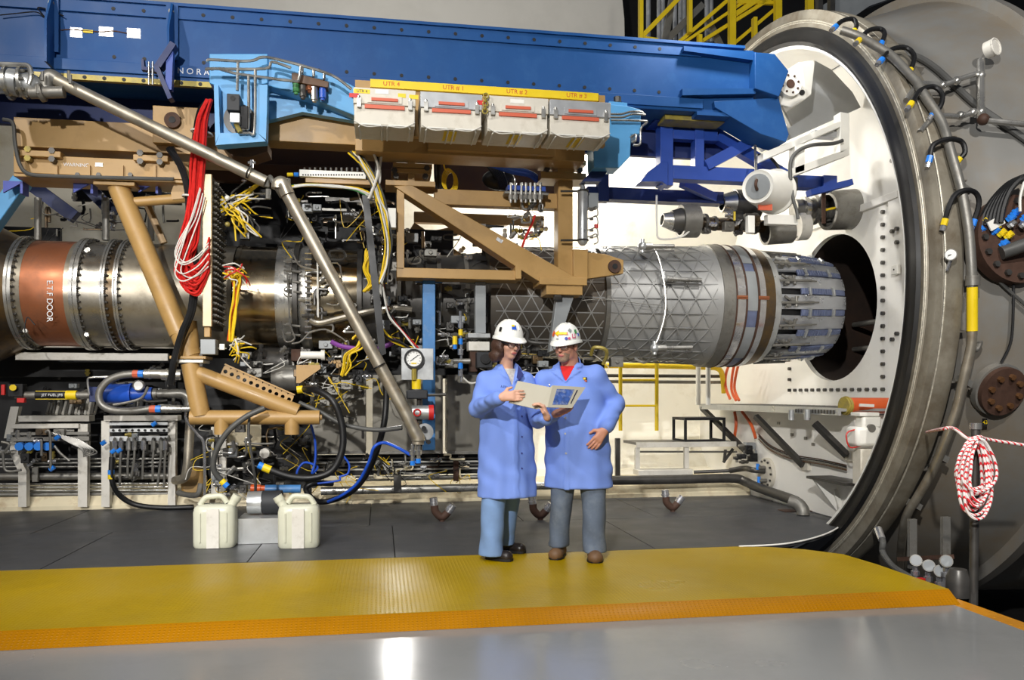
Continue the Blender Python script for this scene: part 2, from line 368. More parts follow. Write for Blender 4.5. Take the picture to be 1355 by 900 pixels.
# yellow ramp plate with rounded far right corner
rt = thing('tread_ramp', 'yellow tread plate ramp laid in front of the dark deck', 'ramp', (-1.5, 5.0, -0.07))
top = [(-6.5, 5.765), (2.70, 5.765), (2.95, 5.70), (3.15, 5.58), (3.34, 5.36), (3.37, 5.0), (3.37, 4.30), (-6.5, 4.30)]
m = MB(); m.prism([(x, y, 0.0) for x, y in top], (0, 0, -0.012)); m.build('top_plate', 'tread_yellow', rt)
m = MB(); m.prism([(-6.5, 4.30, -0.0005), (3.37, 4.30, -0.0005), (3.37, 4.20, -0.069), (-6.5, 4.20, -0.069)], (0, 0.012, -0.0)); m.build('front_edge', 'tread_orange', rt)
m = MB(); m.prism([(-6.5, 4.315, -0.0135), (3.35, 4.315, -0.0135), (3.35, 5.0, -0.0135), (3.3, 5.34, -0.0135), (3.1, 5.55, -0.0135), (2.7, 5.74, -0.0135), (-6.5, 5.74, -0.0135)], (0, 0, -0.055)); m.build('ramp_core', 'dark_steel', rt)

# curved back of the test cell with its sill
prof = [(8.69, -0.03), (8.69, 0.04), (8.76, 0.13), (9.1, 0.16), (9.45, 0.18)]
for k in range(13):
    t = math.radians(-47 + k*9.2); prof.append((TV + 2.6*math.cos(t), TZ + 2.6*math.sin(t)))
def sheet(prof, u0, u1, th=0.05):
    m = MB(); n = len(prof)
    vs = [(u0, a, b) for a, b in prof] + [(u1, a, b) for a, b in prof]
    m.add(vs, [(i, i+1, n+i+1, n+i) for i in range(n-1)])
    vs = [(u0, a+th, b-th*0.5) for a, b in prof] + [(u1, a+th, b-th*0.5) for a, b in prof]
    m.add(vs, [(i, n+i, n+i+1, i+1) for i in range(n-1)]); return m
struct(sheet(prof[4:], -7.5, 4.9).build('wall_back', 'cream_wall'), 'curved cream inner wall of the test cell')
struct(sheet(prof[:5], -7.5, 4.24).build('baseboard_back', 'sill_cream'), 'cream sill along the foot of the test cell')
# far hall wall above the beam, dark hall beyond it
e = PV(826, 25, 13.0)
m = MB(); m.prism([(-14, 13, 2), (e.x+0.12, 13, 2), (e.x+0.03, 13, e.z-1.2), (e.x, 13, e.z), (e.x-0.25, 13, e.z+2.5), (-14, 13, e.z+2.5)], (0, 0.3, 0)); struct(m.build('wall_far', 'far_wall'), 'pale grey wall of the hall above the blue beam')
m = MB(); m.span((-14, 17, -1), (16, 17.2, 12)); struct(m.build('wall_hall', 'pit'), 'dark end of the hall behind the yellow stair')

# bulkhead with the round exhaust opening
HV, HZ2, HR = 8.07, 2.12, 0.80
m = MB(); n = 64; vs = []
for U in (4.9, 4.96):
    for i in range(n):
        t = 2*math.pi*i/n; vs.append((U, HV - HR*math.cos(t), HZ2 + HR*math.sin(t)))
    for i in range(n):
        t = 2*math.pi*i/n; vs.append((U, TV - 2.62*math.cos(t), TZ + 2.62*math.sin(t)))
fs = []
for i in range(n):
    j = (i+1) % n; fs += [(i, j, n+j, n+i), (2*n+i, 3*n+i, 3*n+j, 2*n+j), (i, 2*n+i, 2*n+j, j)]
m.add(vs, fs); bh = struct(m.build('wall_right', 'bulkhead_white'), 'white end bulkhead with a round dark opening behind the nozzle')
# raised panels on the bulkhead, each a plate
def bpanel(v0, v1, z0, z1, th, name='panel'):
    m = MB(); m.span((4.9-th, v0, z0), (4.9, v1, z1)); m.build(name, 'bulkhead_white', bh, 0.004)
bpanel(5.95, 6.75, 2.9, 4.0, 0.03); bpanel(5.8, 6.75, 1.1, 2.86, 0.03); bpanel(6.79, 7.06, 1.1, 4.0, 0.03); bpanel(6.9, 9.2, 3.05, 3.12, 0.04, 'rail')
bm = MB(); bm.cyl((4.9, 0, 0), (4.87, 0, 0), 0.021, n=6); bm = bm.mesh('bolt'); bm.materials.append(MATS['dark_steel'])
def bolt(v, z, u=0.0):
    o = bpy.data.objects.new('bolt', bm); COL.objects.link(o); o.parent = bh; o.location = (u, v, z)
for k in range(16): bolt(7.16, 1.22 + 0.125*k)
for k in range(8): bolt(8.98, 1.22 + 0.13*k)
for k in range(14): bolt(7.16 + 0.13*(k+1), 1.22)
for v, z in ((6.9, 2.75), (6.97, 2.74), (6.9, 2.62), (6.72, 2.5), (6.9, 1.75), (6.97, 1.7), (6.9, 3.4), (6.97, 3.42)): bolt(v, z, -0.03)
# tunnel behind the opening with guide rails
m = MB(); m.lathe([(4.95, 0.82), (5.6, 0.95), (7.4, 1.05), (7.4, 0.0)], (0, HV, HZ2), X, 40); m.build('exhaust_tunnel', 'tunnel', bh)
for z in (1.72, 2.02):
    m = MB(); m.cyl((5.7, HV-0.85, z), (5.7, HV+0.85, z), 0.03, n=10); m.build('tunnel_rail', 'dull_steel', bh)
m = MB(); m.cyl((5.75, HV-0.32, 1.35), (5.75, HV-0.32, 2.3), 0.04, n=10); m.build('tunnel_post', 'dark_steel', bh)
# lower wall under the platform, step in the cell corner
m = MB(); m.span((4.25, 6.64, 0.0), (4.85, 10.2, 0.98)); lw = struct(m.build('wall_lower', 'bulkhead_white'), 'white lower wall below the grating platform')
m = MB(); m.bar((4.243, 6.7, 0.62), (4.243, 9.6, 0.62), 0.02, 0.012); m.bar((4.243, 6.7, 0.86), (4.243, 9.6, 0.86), 0.03, 0.012); m.build('seam_strip', 'white', lw)

# open end of the tank: seal, flange, rim and shell, all round the same axis
AX = (0, TV, TZ)
tank = bpy.data.objects.new('wall_tank', None); COL.objects.link(tank); struct(tank, 'huge grey steel tank whose round open end faces the engine')
def ring(name, prof, m_, n=128, parent=tank, ang=35): 
    q = MB(); q.lathe(prof, AX, X, n); return q.build(name, m_, parent, ang=ang)
ring('inner_lining', [(4.88, 2.615), (4.02, 2.615), (3.985, 2.60), (3.975, 2.615), (3.985, 2.64)], 'bulkhead_white')
ring('rubber_seal', [(3.995, 2.628), (3.965, 2.64), (3.955, 2.665), (3.964, 2.69), (3.958, 2.72), (3.960, 2.77), (3.984, 2.792)], 'seal_rubber')
ring('end_flange', [(4.04, 2.62), (3.998, 2.78), (3.985, 2.792), (3.985, 2.86), (3.992, 2.866), (3.992, 2.93), (4.0, 2.945), (4.05, 2.945), (4.052, 2.84), (4.065, 2.84)], 'flange_grey')
for r in (2.832, 2.850): 
    q = MB(); q.torus((3.985, TV, TZ), X, r, 0.006, 120, 6); q.build('weld_bead', 'weld', tank)
ring('second_flange', [(4.065, 2.84), (4.065, 2.92), (4.085, 2.938), (4.15, 2.945), (4.21, 2.938), (4.24, 2.92), (4.245, 2.80)], 'flange_grey')
q = MB(); q.torus((4.075, TV, TZ), X, 2.936, 0.007, 120, 6); q.build('weld_bead', 'weld', tank)
ring('shell_plate', [(4.245, 2.80), (4.34, 2.80), (4.6, 2.88), (5.25, 3.10), (5.25, 3.20), (5.36, 3.20), (5.36, 3.06), (6.6, 3.10), (8.5, 3.1)], 'tank_grey', 160)
# brackets and studs round the rim
for k in range(26):
    t = math.radians(-40 + k*7.6)
    q = MB(); R0, R1 = 2.80, 2.90
    c0 = Vector((4.30, TV - R0*math.cos(t), TZ + R0*math.sin(t))); c1 = Vector((4.30, TV - R1*math.cos(t), TZ + R1*math.sin(t)))
    q.bar(c0, c1, 0.09, 0.012, (0, -math.sin(t), -math.cos(t))); q.build('gusset', 'tank_grey', tank)
# ================================================================ blue beam over the rig
BV, ZT, ZB = 7.0, 4.40, 3.81
beam = thing('overhead_beam', 'long bright blue steel beam spanning the top of the rig', 'beam', (0, BV+0.4, ZB))
x0, x1 = -5.6, PV(985, 100, BV).x
m = MB(); m.span((x0, BV+0.02, ZB), (x1+0.1, BV+0.06, ZT)); m.build('web_plate', 'beam_blue', beam)
m = MB(); m.span((x0, BV, ZT-0.10), (x1-0.42, BV+0.019, ZT)); m.build('upper_strip', 'beam_blue', beam, 0.003)
m = MB(); m.span((x0, BV-0.03, ZB), (x1-0.42, BV+0.019, ZB+0.09)); m.build('lower_strip', 'beam_blue', beam, 0.003)
m = MB(); m.span((x0, BV-0.02, ZT), (x1, BV+0.7, ZT+0.025)); m.build('top_flange', 'beam_blue', beam)
m = MB(); m.span((x0, BV-0.01, ZB-0.025), (x1, BV+0.7, ZB)); m.build('bottom_flange', 'beam_blue', beam)
m = MB(); m.span((x0, BV+0.5, ZB-0.30), (PV(960, 150, BV+0.5).x, BV+0.56, ZB-0.026)); m.build('keel_plate', 'navy', beam)
m = MB(); m.span((x0, BV-0.012, ZB-0.07), (PV(285, 110, BV).x, BV+0.03, ZB-0.026)); m.build('angle_strip', 'zinc', beam)
m = MB(); m.span((PV(885, 140, BV).x, BV+0.1, ZB-0.07), (PV(965, 140, BV).x, BV+0.3, ZB-0.026)); m.build('angle_strip', 'zinc', beam)
# end cap, flared flanges and lower gusset at the right end
m = MB(); m.pxprism([(999, 69), (1025, 71), (1044, 94), (1031, 128), (999, 117)], BV-0.10, 0.5); m.build('end_cap', 'beam_blue', beam, 0.006)
m = MB(); m.pxprism([(905, 61), (1000, 69), (1000, 80), (905, 67)], BV-0.06, 0.07); m.build('end_flange', 'beam_blue', beam)
m = MB(); m.pxprism([(903, 117), (1000, 117), (1000, 124), (903, 126)], BV-0.06, 0.07); m.build('end_flange', 'beam_blue', beam)
m = MB(); m.pxprism([(945, 134), (1030, 129), (1044, 178), (1040, 188), (1006, 177), (946, 142)], BV-0.04, 0.3); m.build('lower_gusset', 'beam_blue', beam, 0.004)
m = MB(); m.span((x1-0.48, BV-0.03, ZB-0.06), (x1, BV+0.3, ZB-0.026)); m.build('lower_gusset', 'beam_blue', beam)
# stiffeners with bolts
for a, wv in ((70, 0.17), (228, 0.17)):
    u = PV(a, 50, BV).x; m = MB()
    m.prism([(u, BV-0.001, ZT), (u, BV-0.05, ZT), (u, BV-wv, ZT-0.25), (u, BV-wv, ZB), (u, BV-0.001, ZB)], (0.018, 0, 0)); m.build('stiffener', 'beam_blue', beam)
    m = MB(); m.span((u-0.045, BV-0.021, ZT-0.45), (u+0.05, BV-0.002, ZT)); st = m.build('stiffener_flange', 'beam_blue', beam)
    m = MB(); m.cyl((u+0.0, BV-0.045, ZT-0.06), (u+0.0, BV-0.02, ZT-0.06), 0.022, n=8); m.build('bolt', 'dull_steel', st)
# cranked hanger bracket hanging from the second stiffener
hg = thing('hanger_bracket', 'navy cranked hanger bracket bolted under the blue beam by the lettering', 'bracket', PV(222, 134, BV-0.2))
m = MB(); m.bar(PV(231, 60, BV-0.2), PV(211, 90, BV-0.2), 0.05, 0.10); m.build('upper_arm', 'navy', hg)
m = MB(); m.bar(PV(208, 88, BV-0.2), PV(227, 133, BV-0.2), 0.035, 0.10); m.build('lower_arm', 'navy', hg)
m = MB(); m.bar(PV(226, 70, BV-0.2), PV(224, 120, BV-0.2), 0.05, 0.06); m.build('strut', 'frame_blue', hg)
m = MB(); m.pxprism([(187, 78), (190, 78), (191, 88), (207, 92), (207, 95), (187, 92)], BV-0.22, 0.05); m.build('lip', 'navy', hg)
for k in (197, 202):
    m = MB(); m.cyl(PV(k, 82, BV-0.23), PV(k, 112, BV-0.23), 0.008); m.build('hook_rod', 'steel', hg)
# rows of bolt holes (dark plugs) shared by one mesh
q = MB(); q.cyl((0, 0, 0), (0, -0.003, 0), 0.016, n=10); hm = q.mesh('bolt_hole'); hm.materials.append(MATS['dark'])
k = 0
u = PV(150, 10, BV).x
while u < x1-0.4:
    for z in (ZT-0.055, 3.955):
        o = bpy.data.objects.new('bolt_hole', hm); COL.objects.link(o); o.parent = beam; o.location = Vector((u, BV + (0.0 if z > 4.2 else 0.02), z)) - beam.location
    u += 0.235
for a in (112, 138, 164, 190, 240, 265):
    p = PV(a, 106+0.045*a-5, BV-0.012); o = bpy.data.objects.new('bolt_hole', hm); COL.objects.link(o); o.parent = beam; o.location = Vector((p.x, BV-0.012, ZB-0.048)) - beam.location
# foil patches with lead, lettering
for a, b, w in ((93, 36, 16), (131, 35, 19), (168, 37, 18)):
    p0 = PV(a, b, BV+0.018); p1 = PV(a+w, b+14, BV+0.018)
    m = MB(); m.span((p0.x, BV+0.016, p1.z), (p1.x, BV+0.021, p0.z)); m.build('foil_patch', 'foil', beam)
p0 = PV(110, 39, BV+0.015); p1 = PV(123, 44, BV+0.015); m = MB(); m.span((p0.x, BV+0.013, p1.z), (p1.x, BV+0.021, p0.z)); m.build('yellow_tag', 'yellow', beam)
m = MB(); m.tube(along([(80, 40), (95, 39), (131, 42), (150, 41), (168, 44)], BV+0.015), 0.004, 5); m.build('sensor_lead', 'brown', beam)
m = MB(); m.tube(along([(0, 20), (20, 18), (48, 16), (60, 24), (50, 10), (70, 15), (84, 21)], BV-0.01), 0.005, 5); m.build('sensor_lead', 'dark', beam)
c = PV(259, 101, BV-0.03); text('N O R A I', 'lettering', (c.x+0.0, BV-0.03, ZB+0.045), X, Z, 0.050, 'text_white', beam)

# ================================================================ light blue swivel brackets
lb = thing('swivel_bracket', 'light blue bracket with a sloping arm carrying a black servo valve', 'bracket', PV(316, 190, 6.75))
m = MB(); m.pxprism([(277, 71), (354, 71), (354, 110), (346, 112), (346, 182), (285, 184), (283, 112), (277, 110)], 6.72, 0.30); m.build('back_plate', 'light_blue', lb, 0.006)
m = MB(); m.pxprism([(283, 112), (289, 112), (291, 176), (285, 190)], 6.60, 0.12); m.build('cheek', 'light_blue', lb)
m = MB(); m.pxprism([(341, 112), (354, 112), (352, 185), (341, 176)], 6.60, 0.12); m.build('cheek', 'light_blue', lb)
m = MB(); m.pxprism([(291, 176), (341, 176), (352, 187), (285, 192)], 6.60, 0.12); m.build('sill', 'light_blue', lb)
m = MB(); m.pxprism([(354, 75), (392, 84), (432, 95), (470, 115), (470, 153), (420, 133), (352, 112)], 6.76, 0.18); m.build('arm', 'light_blue', lb, 0.006)
m = MB(); m.pxprism([(352, 113), (470, 154), (470, 160), (400, 148), (352, 160)], 6.90, 0.08); m.build('arm_web', 'light_blue', lb)
m = MB(); m.pxprism([(292, 192), (354, 188), (354, 200), (330, 208), (306, 206)], 6.85, 0.25); m.build('pivot_housing', 'brown', lb)
m = MB(); c = PV(317, 158, 6.70); m.cyl(c, c + Y*0.02, 0.125, n=24); m.build('disc', 'dark_steel', lb)
sv = MB(); sv.pxrect(300, 124, 317, 146, 6.52, 0.18); sv = sv.build('servo_valve', 'grip', lb, 0.005)
m = MB(); c = PV(308, 130, 6.52); m.cyl(c-Y*0.004, c+Y*0.004, 0.02); m.build('port', 'dark', sv)
m = MB(); m.pxrect(304, 149, 317, 162, 6.50, 0.16); m.build('connector_block', 'aluminium', sv, 0.004)
m = MB(); m.pxrect(318, 140, 328, 170, 6.56, 0.10); m.build('coil', 'dark', sv, 0.004)
m = MB(); m.cyl(PV(312, 164, 6.55), PV(318, 175, 6.55), 0.02, n=8); m.build('brass_elbow', 'zinc', sv)
for pts in ([(275, 82), (278, 79), (315, 81), (335, 80), (345, 76), (360, 77), (400, 87), (440, 100), (465, 118)], [(275, 92), (278, 91), (350, 91), (360, 82), (385, 90)],
            [(290, 91), (310, 97), (330, 100), (385, 107), (395, 106), (398, 88)], [(315, 82), (314, 120)], [(329, 100), (329, 165), (325, 170), (316, 172)], [(338, 92), (337, 172), (330, 176), (316, 176)]):
    m = MB(); m.tube(along(pts, 6.58), 0.012, 8, 4); m.build('hydraulic_tube', 'steel', lb)
mf = MB(); mf.pxprism([(386, 96), (390, 96), (435, 108), (434, 116), (386, 108)], 6.64, 0.10); mf = mf.build('manifold_block', 'brown', lb, 0.004)
for a, b, c, mm in ((392, 108, 122, 'green'), (401, 108, 128, 'dark_steel'), (410, 111, 120, 'copper'), (416, 112, 132, 'steel'), (427, 114, 130, 'motor_blue')):
    m = MB(); m.cyl(PV(a, b, 6.68), PV(a, c, 6.68), 0.028, n=10); m.cyl(PV(a, c, 6.68), PV(a, c+3, 6.68), 0.018, n=8); m.build('solenoid', mm, mf)
for a, b in ((400, 92), (415, 96), (429, 100)):
    m = MB(); m.cyl(PV(a, b-3, 6.68), PV(a, b+6, 6.68), 0.012, n=8); m.build('fitting', 'steel', mf)
rb = thing('trunnion_bracket', 'light blue trunnion bracket at the right end of the white boxes', 'bracket', PV(812, 224, 6.8))
m = MB(); m.pxprism([(784, 136), (830, 140), (848, 145), (848, 177), (835, 178), (834, 207), (820, 222), (786, 222)], 6.78, 0.22); m.build('body', 'light_blue', rb, 0.006)
m = MB(); m.pxprism([(806, 134), (830, 136), (830, 144), (806, 142)], 6.80, 0.2); m.build('lug', 'light_blue', rb)
m = MB(); c = PV(817, 133, 6.9); m.cyl(c - Z*0.02, c + Z*0.03, 0.035, n=8); m.build('bolt', 'dark_steel', rb)
for pts in ([(807, 151), (822, 151), (834, 148), (848, 148), (852, 151)], [(807, 155), (824, 155), (838, 151), (854, 152)], [(808, 159), (850, 160), (856, 162), (848, 170), (847, 190), (838, 192)], [(834, 182), (841, 178), (841, 186), (836, 188)]):
    m = MB(); m.tube(along(pts, 6.72), 0.010, 8, 4); m.build('hydraulic_tube', 'steel', rb)
m = MB(); m.pxprism([(786, 223), (806, 223), (795, 240), (770, 240)], 6.9, 0.12); m.build('foot', 'navy', rb)

# ================================================================ junction boxes on the tan shelf
yb = thing('marker_bar', 'yellow marker bar lettered in red above the four white boxes', 'sign', PV(641, 118, 6.5))
a, b = PV(490, 109, 6.5), PV(792, 130, 6.5); zc = PV(641, 119, 6.5).z
m = MB(); m.span((a.x, 6.5, zc-0.032), (b.x, 6.53, zc+0.032)); m.build('bar', 'yellow', yb)
for px, s in ((518, 'UTR 4'), (600, 'UTR # 1'), (684, 'UTR # 2'), (763, 'UTR # 3')):
    p = PV(px, 119, 6.5); text(s, 'lettering', (p.x, 6.5, zc), X, Z, 0.036, 'text_red', yb)
sh = thing('tan_shelf', 'tan steel shelf beam carrying the white junction boxes', 'beam', PV(640, 195, 6.9))
za = PV(640, 112, 6.55).z; a, b = PV(470, 110, 6.55), PV(800, 130, 6.55)
m = MB(); m.span((a.x, 6.535, zc-0.40), (b.x, 6.60, zc+0.03)); m.build('back_plate', 'tan', sh)
z0 = PV(640, 189, 6.85).z; a, b = PV(470, 190, 6.85), PV(774, 200, 6.85)
m = MB(); m.span((a.x, 6.85, z0-0.12), (b.x, 7.15, z0+0.03)); m.build('lower_rail', 'tan', sh, 0.004)
m = MB(); m.span((PV(566, 200, 6.80).x, 6.78, z0-0.10), (PV(734, 200, 6.80).x, 6.849, z0-0.02)); m.build('rail_lip', 'tan', sh, 0.003)
BOXES = [(468.5, 549, 'cream white junction box with yellow tags, leftmost on the shelf', 'box_white', 'box_white'),
         (557, 637, 'white junction box with a grey lid and red tag, second on the shelf', 'box_white', 'box_grey'),
         (645, 724.5, 'plain cream junction box with a chain at its left corner, third on the shelf', 'box_white', 'box_white'),
         (728, 807, 'white junction box with a grey lid, rightmost beside the light blue bracket', 'box_white', 'box_grey')]
for bi, (xa, xb, lab, mb_, ml) in enumerate(BOXES):
    VF = 6.16; pa, pb = PV(xa, 150, VF), PV(xb, 150, VF); w = pb.x - pa.x
    ztop = PV(641, 126.2, VF).z; cx = (pa.x+pb.x)/2; hh = 0.275
    t = thing('junction_box', lab, 'box', (cx, 6.35, ztop-hh), 'junction boxes on the tan shelf')
    m = MB(); m.span((pa.x, VF, ztop-hh), (pb.x, 6.53, ztop-0.125)); m.build('body', mb_, t, 0.006)
    m = MB(); m.span((pa.x-0.006, VF-0.010, ztop-0.122), (pb.x+0.006, 6.53, ztop)); lid = m.build('lid', ml, t, 0.005)
    m = MB(); m.span((cx-0.15, VF-0.016, ztop-0.155), (cx+0.15, VF-0.001, ztop-0.128)); m.build('red_strip', 'stripe_red', t)
    m = MB(); m.span((cx-0.10, VF-0.030, ztop-0.100), (cx+0.10, VF-0.012, ztop-0.078)); m.build('red_strip', 'stripe_red', t)
    m = MB(); m.span((cx-0.13, VF-0.018, ztop-0.112), (cx+0.13, VF-0.011, ztop-0.060)); m.build('hinge_plate', ml, lid)
    for sx in (-1, 1):
        c = Vector((cx + sx*w*0.42, VF-0.022, ztop-0.12)); m = MB(); m.box(c, (0.03, 0.02, 0.07)); m.cyl(c+Z*0.03, c+Z*0.05, 0.012, n=8); m.build('latch', 'steel', t)
        c = Vector((cx + sx*w*0.44, 6.34, ztop+0.003)); m = MB(); m.cyl(c - X*0.02, c + X*0.02, 0.009, n=8); m.build('hinge', 'dull_steel', t)
        c = Vector((cx + sx*w*0.23, 0, ztop-hh)); m = MB()
        m.tube([c + Vector((-0.085, VF+0.33, -0.012)), c + Vector((-0.085, VF+0.02, -0.012)), c + Vector((-0.075, VF+0.0, 0.0)), c + Vector((0.075, VF+0.0, 0.0)), c + Vector((0.085, VF+0.02, -0.012)), c + Vector((0.085, VF+0.33, -0.012))], 0.007, 6, 0); m.build('wire_handle', 'cable_white', t)
    m = MB(); m.tube([(pa.x, VF-0.01, ztop-hh+0.02), (pa.x+w*0.2, VF-0.012, ztop-hh-0.02), (cx, VF-0.012, ztop-hh-0.008), (pb.x-w*0.2, VF-0.012, ztop-hh-0.015), (pb.x, VF-0.01, ztop-hh+0.03)], 0.0035, 5); m.build('tie_wire', 'cable_white', t)
    if bi == 0:
        for dx, dz, ww, c_ in ((-0.17, -0.03, 0.12, 'yellow'), (-0.02, -0.025, 0.10, 'white'), (-0.23, -0.065, 0.07, 'red'), (0.22, -0.05, 0.07, 'yellow'), (0.13, -0.045, 0.06, 'yellow')):
            m = MB(); m.span((cx+dx-ww/2, VF-0.0125, ztop+dz-0.016), (cx+dx+ww/2, VF-0.0105, ztop+dz+0.016)); m.build('tag', c_, lid)
        text('UTR 4', 'lettering', (cx-0.17, VF-0.0125, ztop-0.03), X, Z, 0.022, 'text_dark', lid)
    elif bi == 1:
        m = MB(); m.span((cx+0.20, VF-0.0125, ztop-0.08), (cx+0.26, VF-0.0105, ztop-0.045)); m.build('tag', 'red', lid)
    elif bi == 2:
        m = MB(); m.span((cx-0.06, VF-0.0125, ztop-0.05), (cx+0.05, VF-0.0105, ztop-0.02)); m.build('tag', 'white', lid)
    if bi:
        m = MB(); m.span((cx-0.05, VF+0.06, ztop-hh-0.003), (cx+0.05, VF+0.30, ztop-hh+0.001)); m.build('floor_stripe', 'yellow', t)
ch = thing('lifting_chain', 'short brass coloured chain hanging between the second and third boxes', 'chain', PV(641, 150, 6.12))
for k in range(5):
    c = PV(643 - k*0.3, 127 + k*5.0, 6.12); m = MB(); m.torus(c, X if k % 2 else Y, 0.020, 0.006, 12, 6); m.build('link', 'zinc', ch)

# ================================================================ tan upper frame
tf = thing('upper_frame', 'tan bolted longeron frame under the left part of the blue beam', 'frame', PV(130, 236, 7.2))
def pxblock(t, name, x0, y0, x1, y1, V, d, m_='tan', bev=0.004):
    q = MB(); q.pxrect(x0, y0, x1, y1, V, d); return q.build(name, m_, t, bev)
pxblock(tf, 'upper_longeron', 18, 161, 262, 199, 7.2, 0.25); pxblock(tf, 'longeron_flange', 18, 199, 80, 207, 7.14, 0.3); pxblock(tf, 'longeron_flange', 176, 205, 222, 213, 7.14, 0.3)
pxblock(tf, 'lower_longeron', 18, 209, 250, 233, 7.2, 0.25); pxblock(tf, 'bottom_flange', 18, 234, 252, 238, 7.15, 0.35)
pxblock(tf, 'boss_plate', 202, 141, 262, 190, 7.12, 0.07); pxblock(tf, 'box_beam', 352, 155, 479, 189, 7.02, 0.22); pxblock(tf, 'splice_block', 262, 175, 306, 215, 7.2, 0.25)
pxblock(tf, 'rear_longeron', 100, 215, 520, 240, 8.6, 0.1, 'brown')
m = MB(); c = PV(229, 160, 7.11); m.cyl(c - Y*0.03, c, 0.066, n=20); bs = m.build('boss', 'rust', tf)
m = MB(); m.cyl(c - Y*0.034, c - Y*0.02, 0.028, n=12); m.build('bore', 'dark', bs)
for a, b in ((36, 197), (36, 209), (68, 199), (68, 210), (185, 202), (185, 213), (211, 205), (211, 214)):
    c = PV(a, b, 7.13); m = MB(); m.cyl(c, c + Y*0.06, 0.027, n=6); m.build('bolt', 'zinc' if a < 50 else 'dark_steel', tf)
for a in (75, 118, 162, 205):
    p = PV(a, 224, 7.19); m = MB(); m.box(p - Z*0.02, (0.022, 0.03, 0.10)); m.build('rib', 'tan', tf)
for a in (102, 130, 172):
    p = PV(a, 231, 7.18); m = MB(); m.cyl(p, p + Y*0.03, 0.02, n=6); m.build('bolt', 'dark_steel', tf)
p = PV(131, 218, 7.195); m = MB(); m.box(p, (0.06, 0.004, 0.03)); m.build('data_plate', 'foil', tf)
text('WARNING', 'lettering', PV(101, 218.5, 7.197), X, Z, 0.03, 'text_white', tf)
cl = MB(); cl.tube(alongv([(4, 158, 7.1), (17, 163, 7.1), (20, 190, 7.1), (26, 217, 7.1), (38, 230, 7.1), (70, 233, 7.1), (140, 235, 7.1), (230, 237, 7.1)]), 0.016, 8); tag(cl.build('armoured_cable', 'hose_grey'), 'grey armoured cable clipped along the left tan longeron', 'cable')
for px_, lab in ((17, 'purple-blue clip bracket under the tan longeron, leftmost'), (110, 'purple-blue clip bracket under the tan longeron beside the tan leg'), (196, 'purple-blue clip bracket under the tan longeron near the red cables')):
    t = thing('clip_bracket', lab, 'bracket', PV(px_, 238, 7.3), 'clip brackets under the longeron')
    a, b = PV(px_-13, 239, 7.3), PV(px_+13, 256, 7.3)
    m = MB(); m.span((a.x, 7.3, a.z-0.02), (b.x, 7.42, a.z)); m.build('top_plate', 'purple_blue', t)
    m = MB(); m.prism([(a.x, 7.3, a.z-0.02), (a.x+0.13, 7.3, a.z-0.02), (a.x, 7.3, b.z)], (0, 0.02, 0)); m.build('gusset', 'purple_blue', t)
    m = MB(); m.span((b.x-0.02, 7.3, b.z), (b.x, 7.42, a.z-0.021)); m.build('side_plate', 'purple_blue', t)
# dark and bright blue diagonal braces behind the longeron, left edge
m = MB(); m.bar(PV(-20, 310, 7.5), PV(30, 240, 7.5), 0.13, 0.13); tag(m.build('diagonal_brace', 'light_blue', None, 0.008), 'light blue diagonal brace at the left edge behind the inlet duct', 'brace')
for (a, b, c, d), lab in (((30, 236, 100, 288), 'navy diagonal brace above the copper duct section'), ((112, 242, 152, 284), 'navy diagonal brace behind the tan leg')):
    m = MB(); m.bar(PV(a, b, 8.3), PV(c, d, 8.3), 0.12, 0.1); tag(m.build('diagonal_brace', 'navy'), lab, 'brace')

# ================================================================ tan truss in the middle
tr = thing('engine_truss', 'tan triangular truss with a broad diagonal over the middle of the engine', 'truss', PV(650, 390, 7.2))
TRV = 7.15
pxblock(tr, 'column', 738.5, 237, 758, 368, TRV, 0.18); pxblock(tr, 'upper_chord', 575, 253, 738, 273, TRV+0.06, 0.12); pxblock(tr, 'lower_chord', 525, 356, 688, 369, TRV-0.05, 0.22)
pxblock(tr, 'end_post', 525, 250, 535, 356, TRV-0.05, 0.12)
m = MB(); m.pxprism([(521, 246), (545, 245), (764, 368), (764, 374), (716, 374), (706, 368)], TRV-0.08, 0.20); m.build('diagonal', 'tan', tr, 0.005)
pxblock(tr, 'base_block', 714, 367, 777, 377, TRV-0.10, 0.32); pxblock(tr, 'base_foot', 723, 377, 771, 390, TRV-0.08, 0.26); pxblock(tr, 'stop_plate', 682, 352, 690, 369, TRV-0.08, 0.25)
for x0_, y0_, x1_, y1_, nm in ((520, 194, 569, 199, 'flange'), (540, 199, 549, 216, 'web'), (520, 216, 572, 222, 'flange'), (518, 223, 571, 229, 'flange'), (540, 229, 549, 240, 'web'), (510, 239, 576, 246, 'flange'),
        (718, 211, 776, 217, 'flange'), (738, 217, 760, 228, 'web'), (716, 228, 776, 237, 'flange')):
    pxblock(tr, 'hanger_' + nm, x0_, y0_, x1_, y1_, TRV-0.06, 0.26, 'tan', 0.003)
for a, b in ((524, 232), (563, 233), (724, 224), (768, 225), (565, 222), (522, 225)):
    c = PV(a, b, TRV-0.07); m = MB(); m.cyl(c, c + Y*0.05, 0.027, n=6); m.build('bolt', 'dark_steel', tr)
m = MB(); m.pxprism([(777, 334), (800, 336), (825, 344), (825, 362), (777, 369)], TRV-0.02, 0.10); m.build('lug_arm', 'tan', tr, 0.004)
pxblock(tr, 'lug_base', 759, 330, 778, 369, TRV-0.05, 0.16)
m = MB(); c = PV(812.5, 353, TRV-0.02); m.cyl(c - Y*0.03, c, 0.060, n=20); lg = m.build('lug_boss', 'rust', tr)
m = MB(); m.cyl(c - Y*0.034, c - Y*0.02, 0.026, n=12); m.build('bore', 'dark', lg)
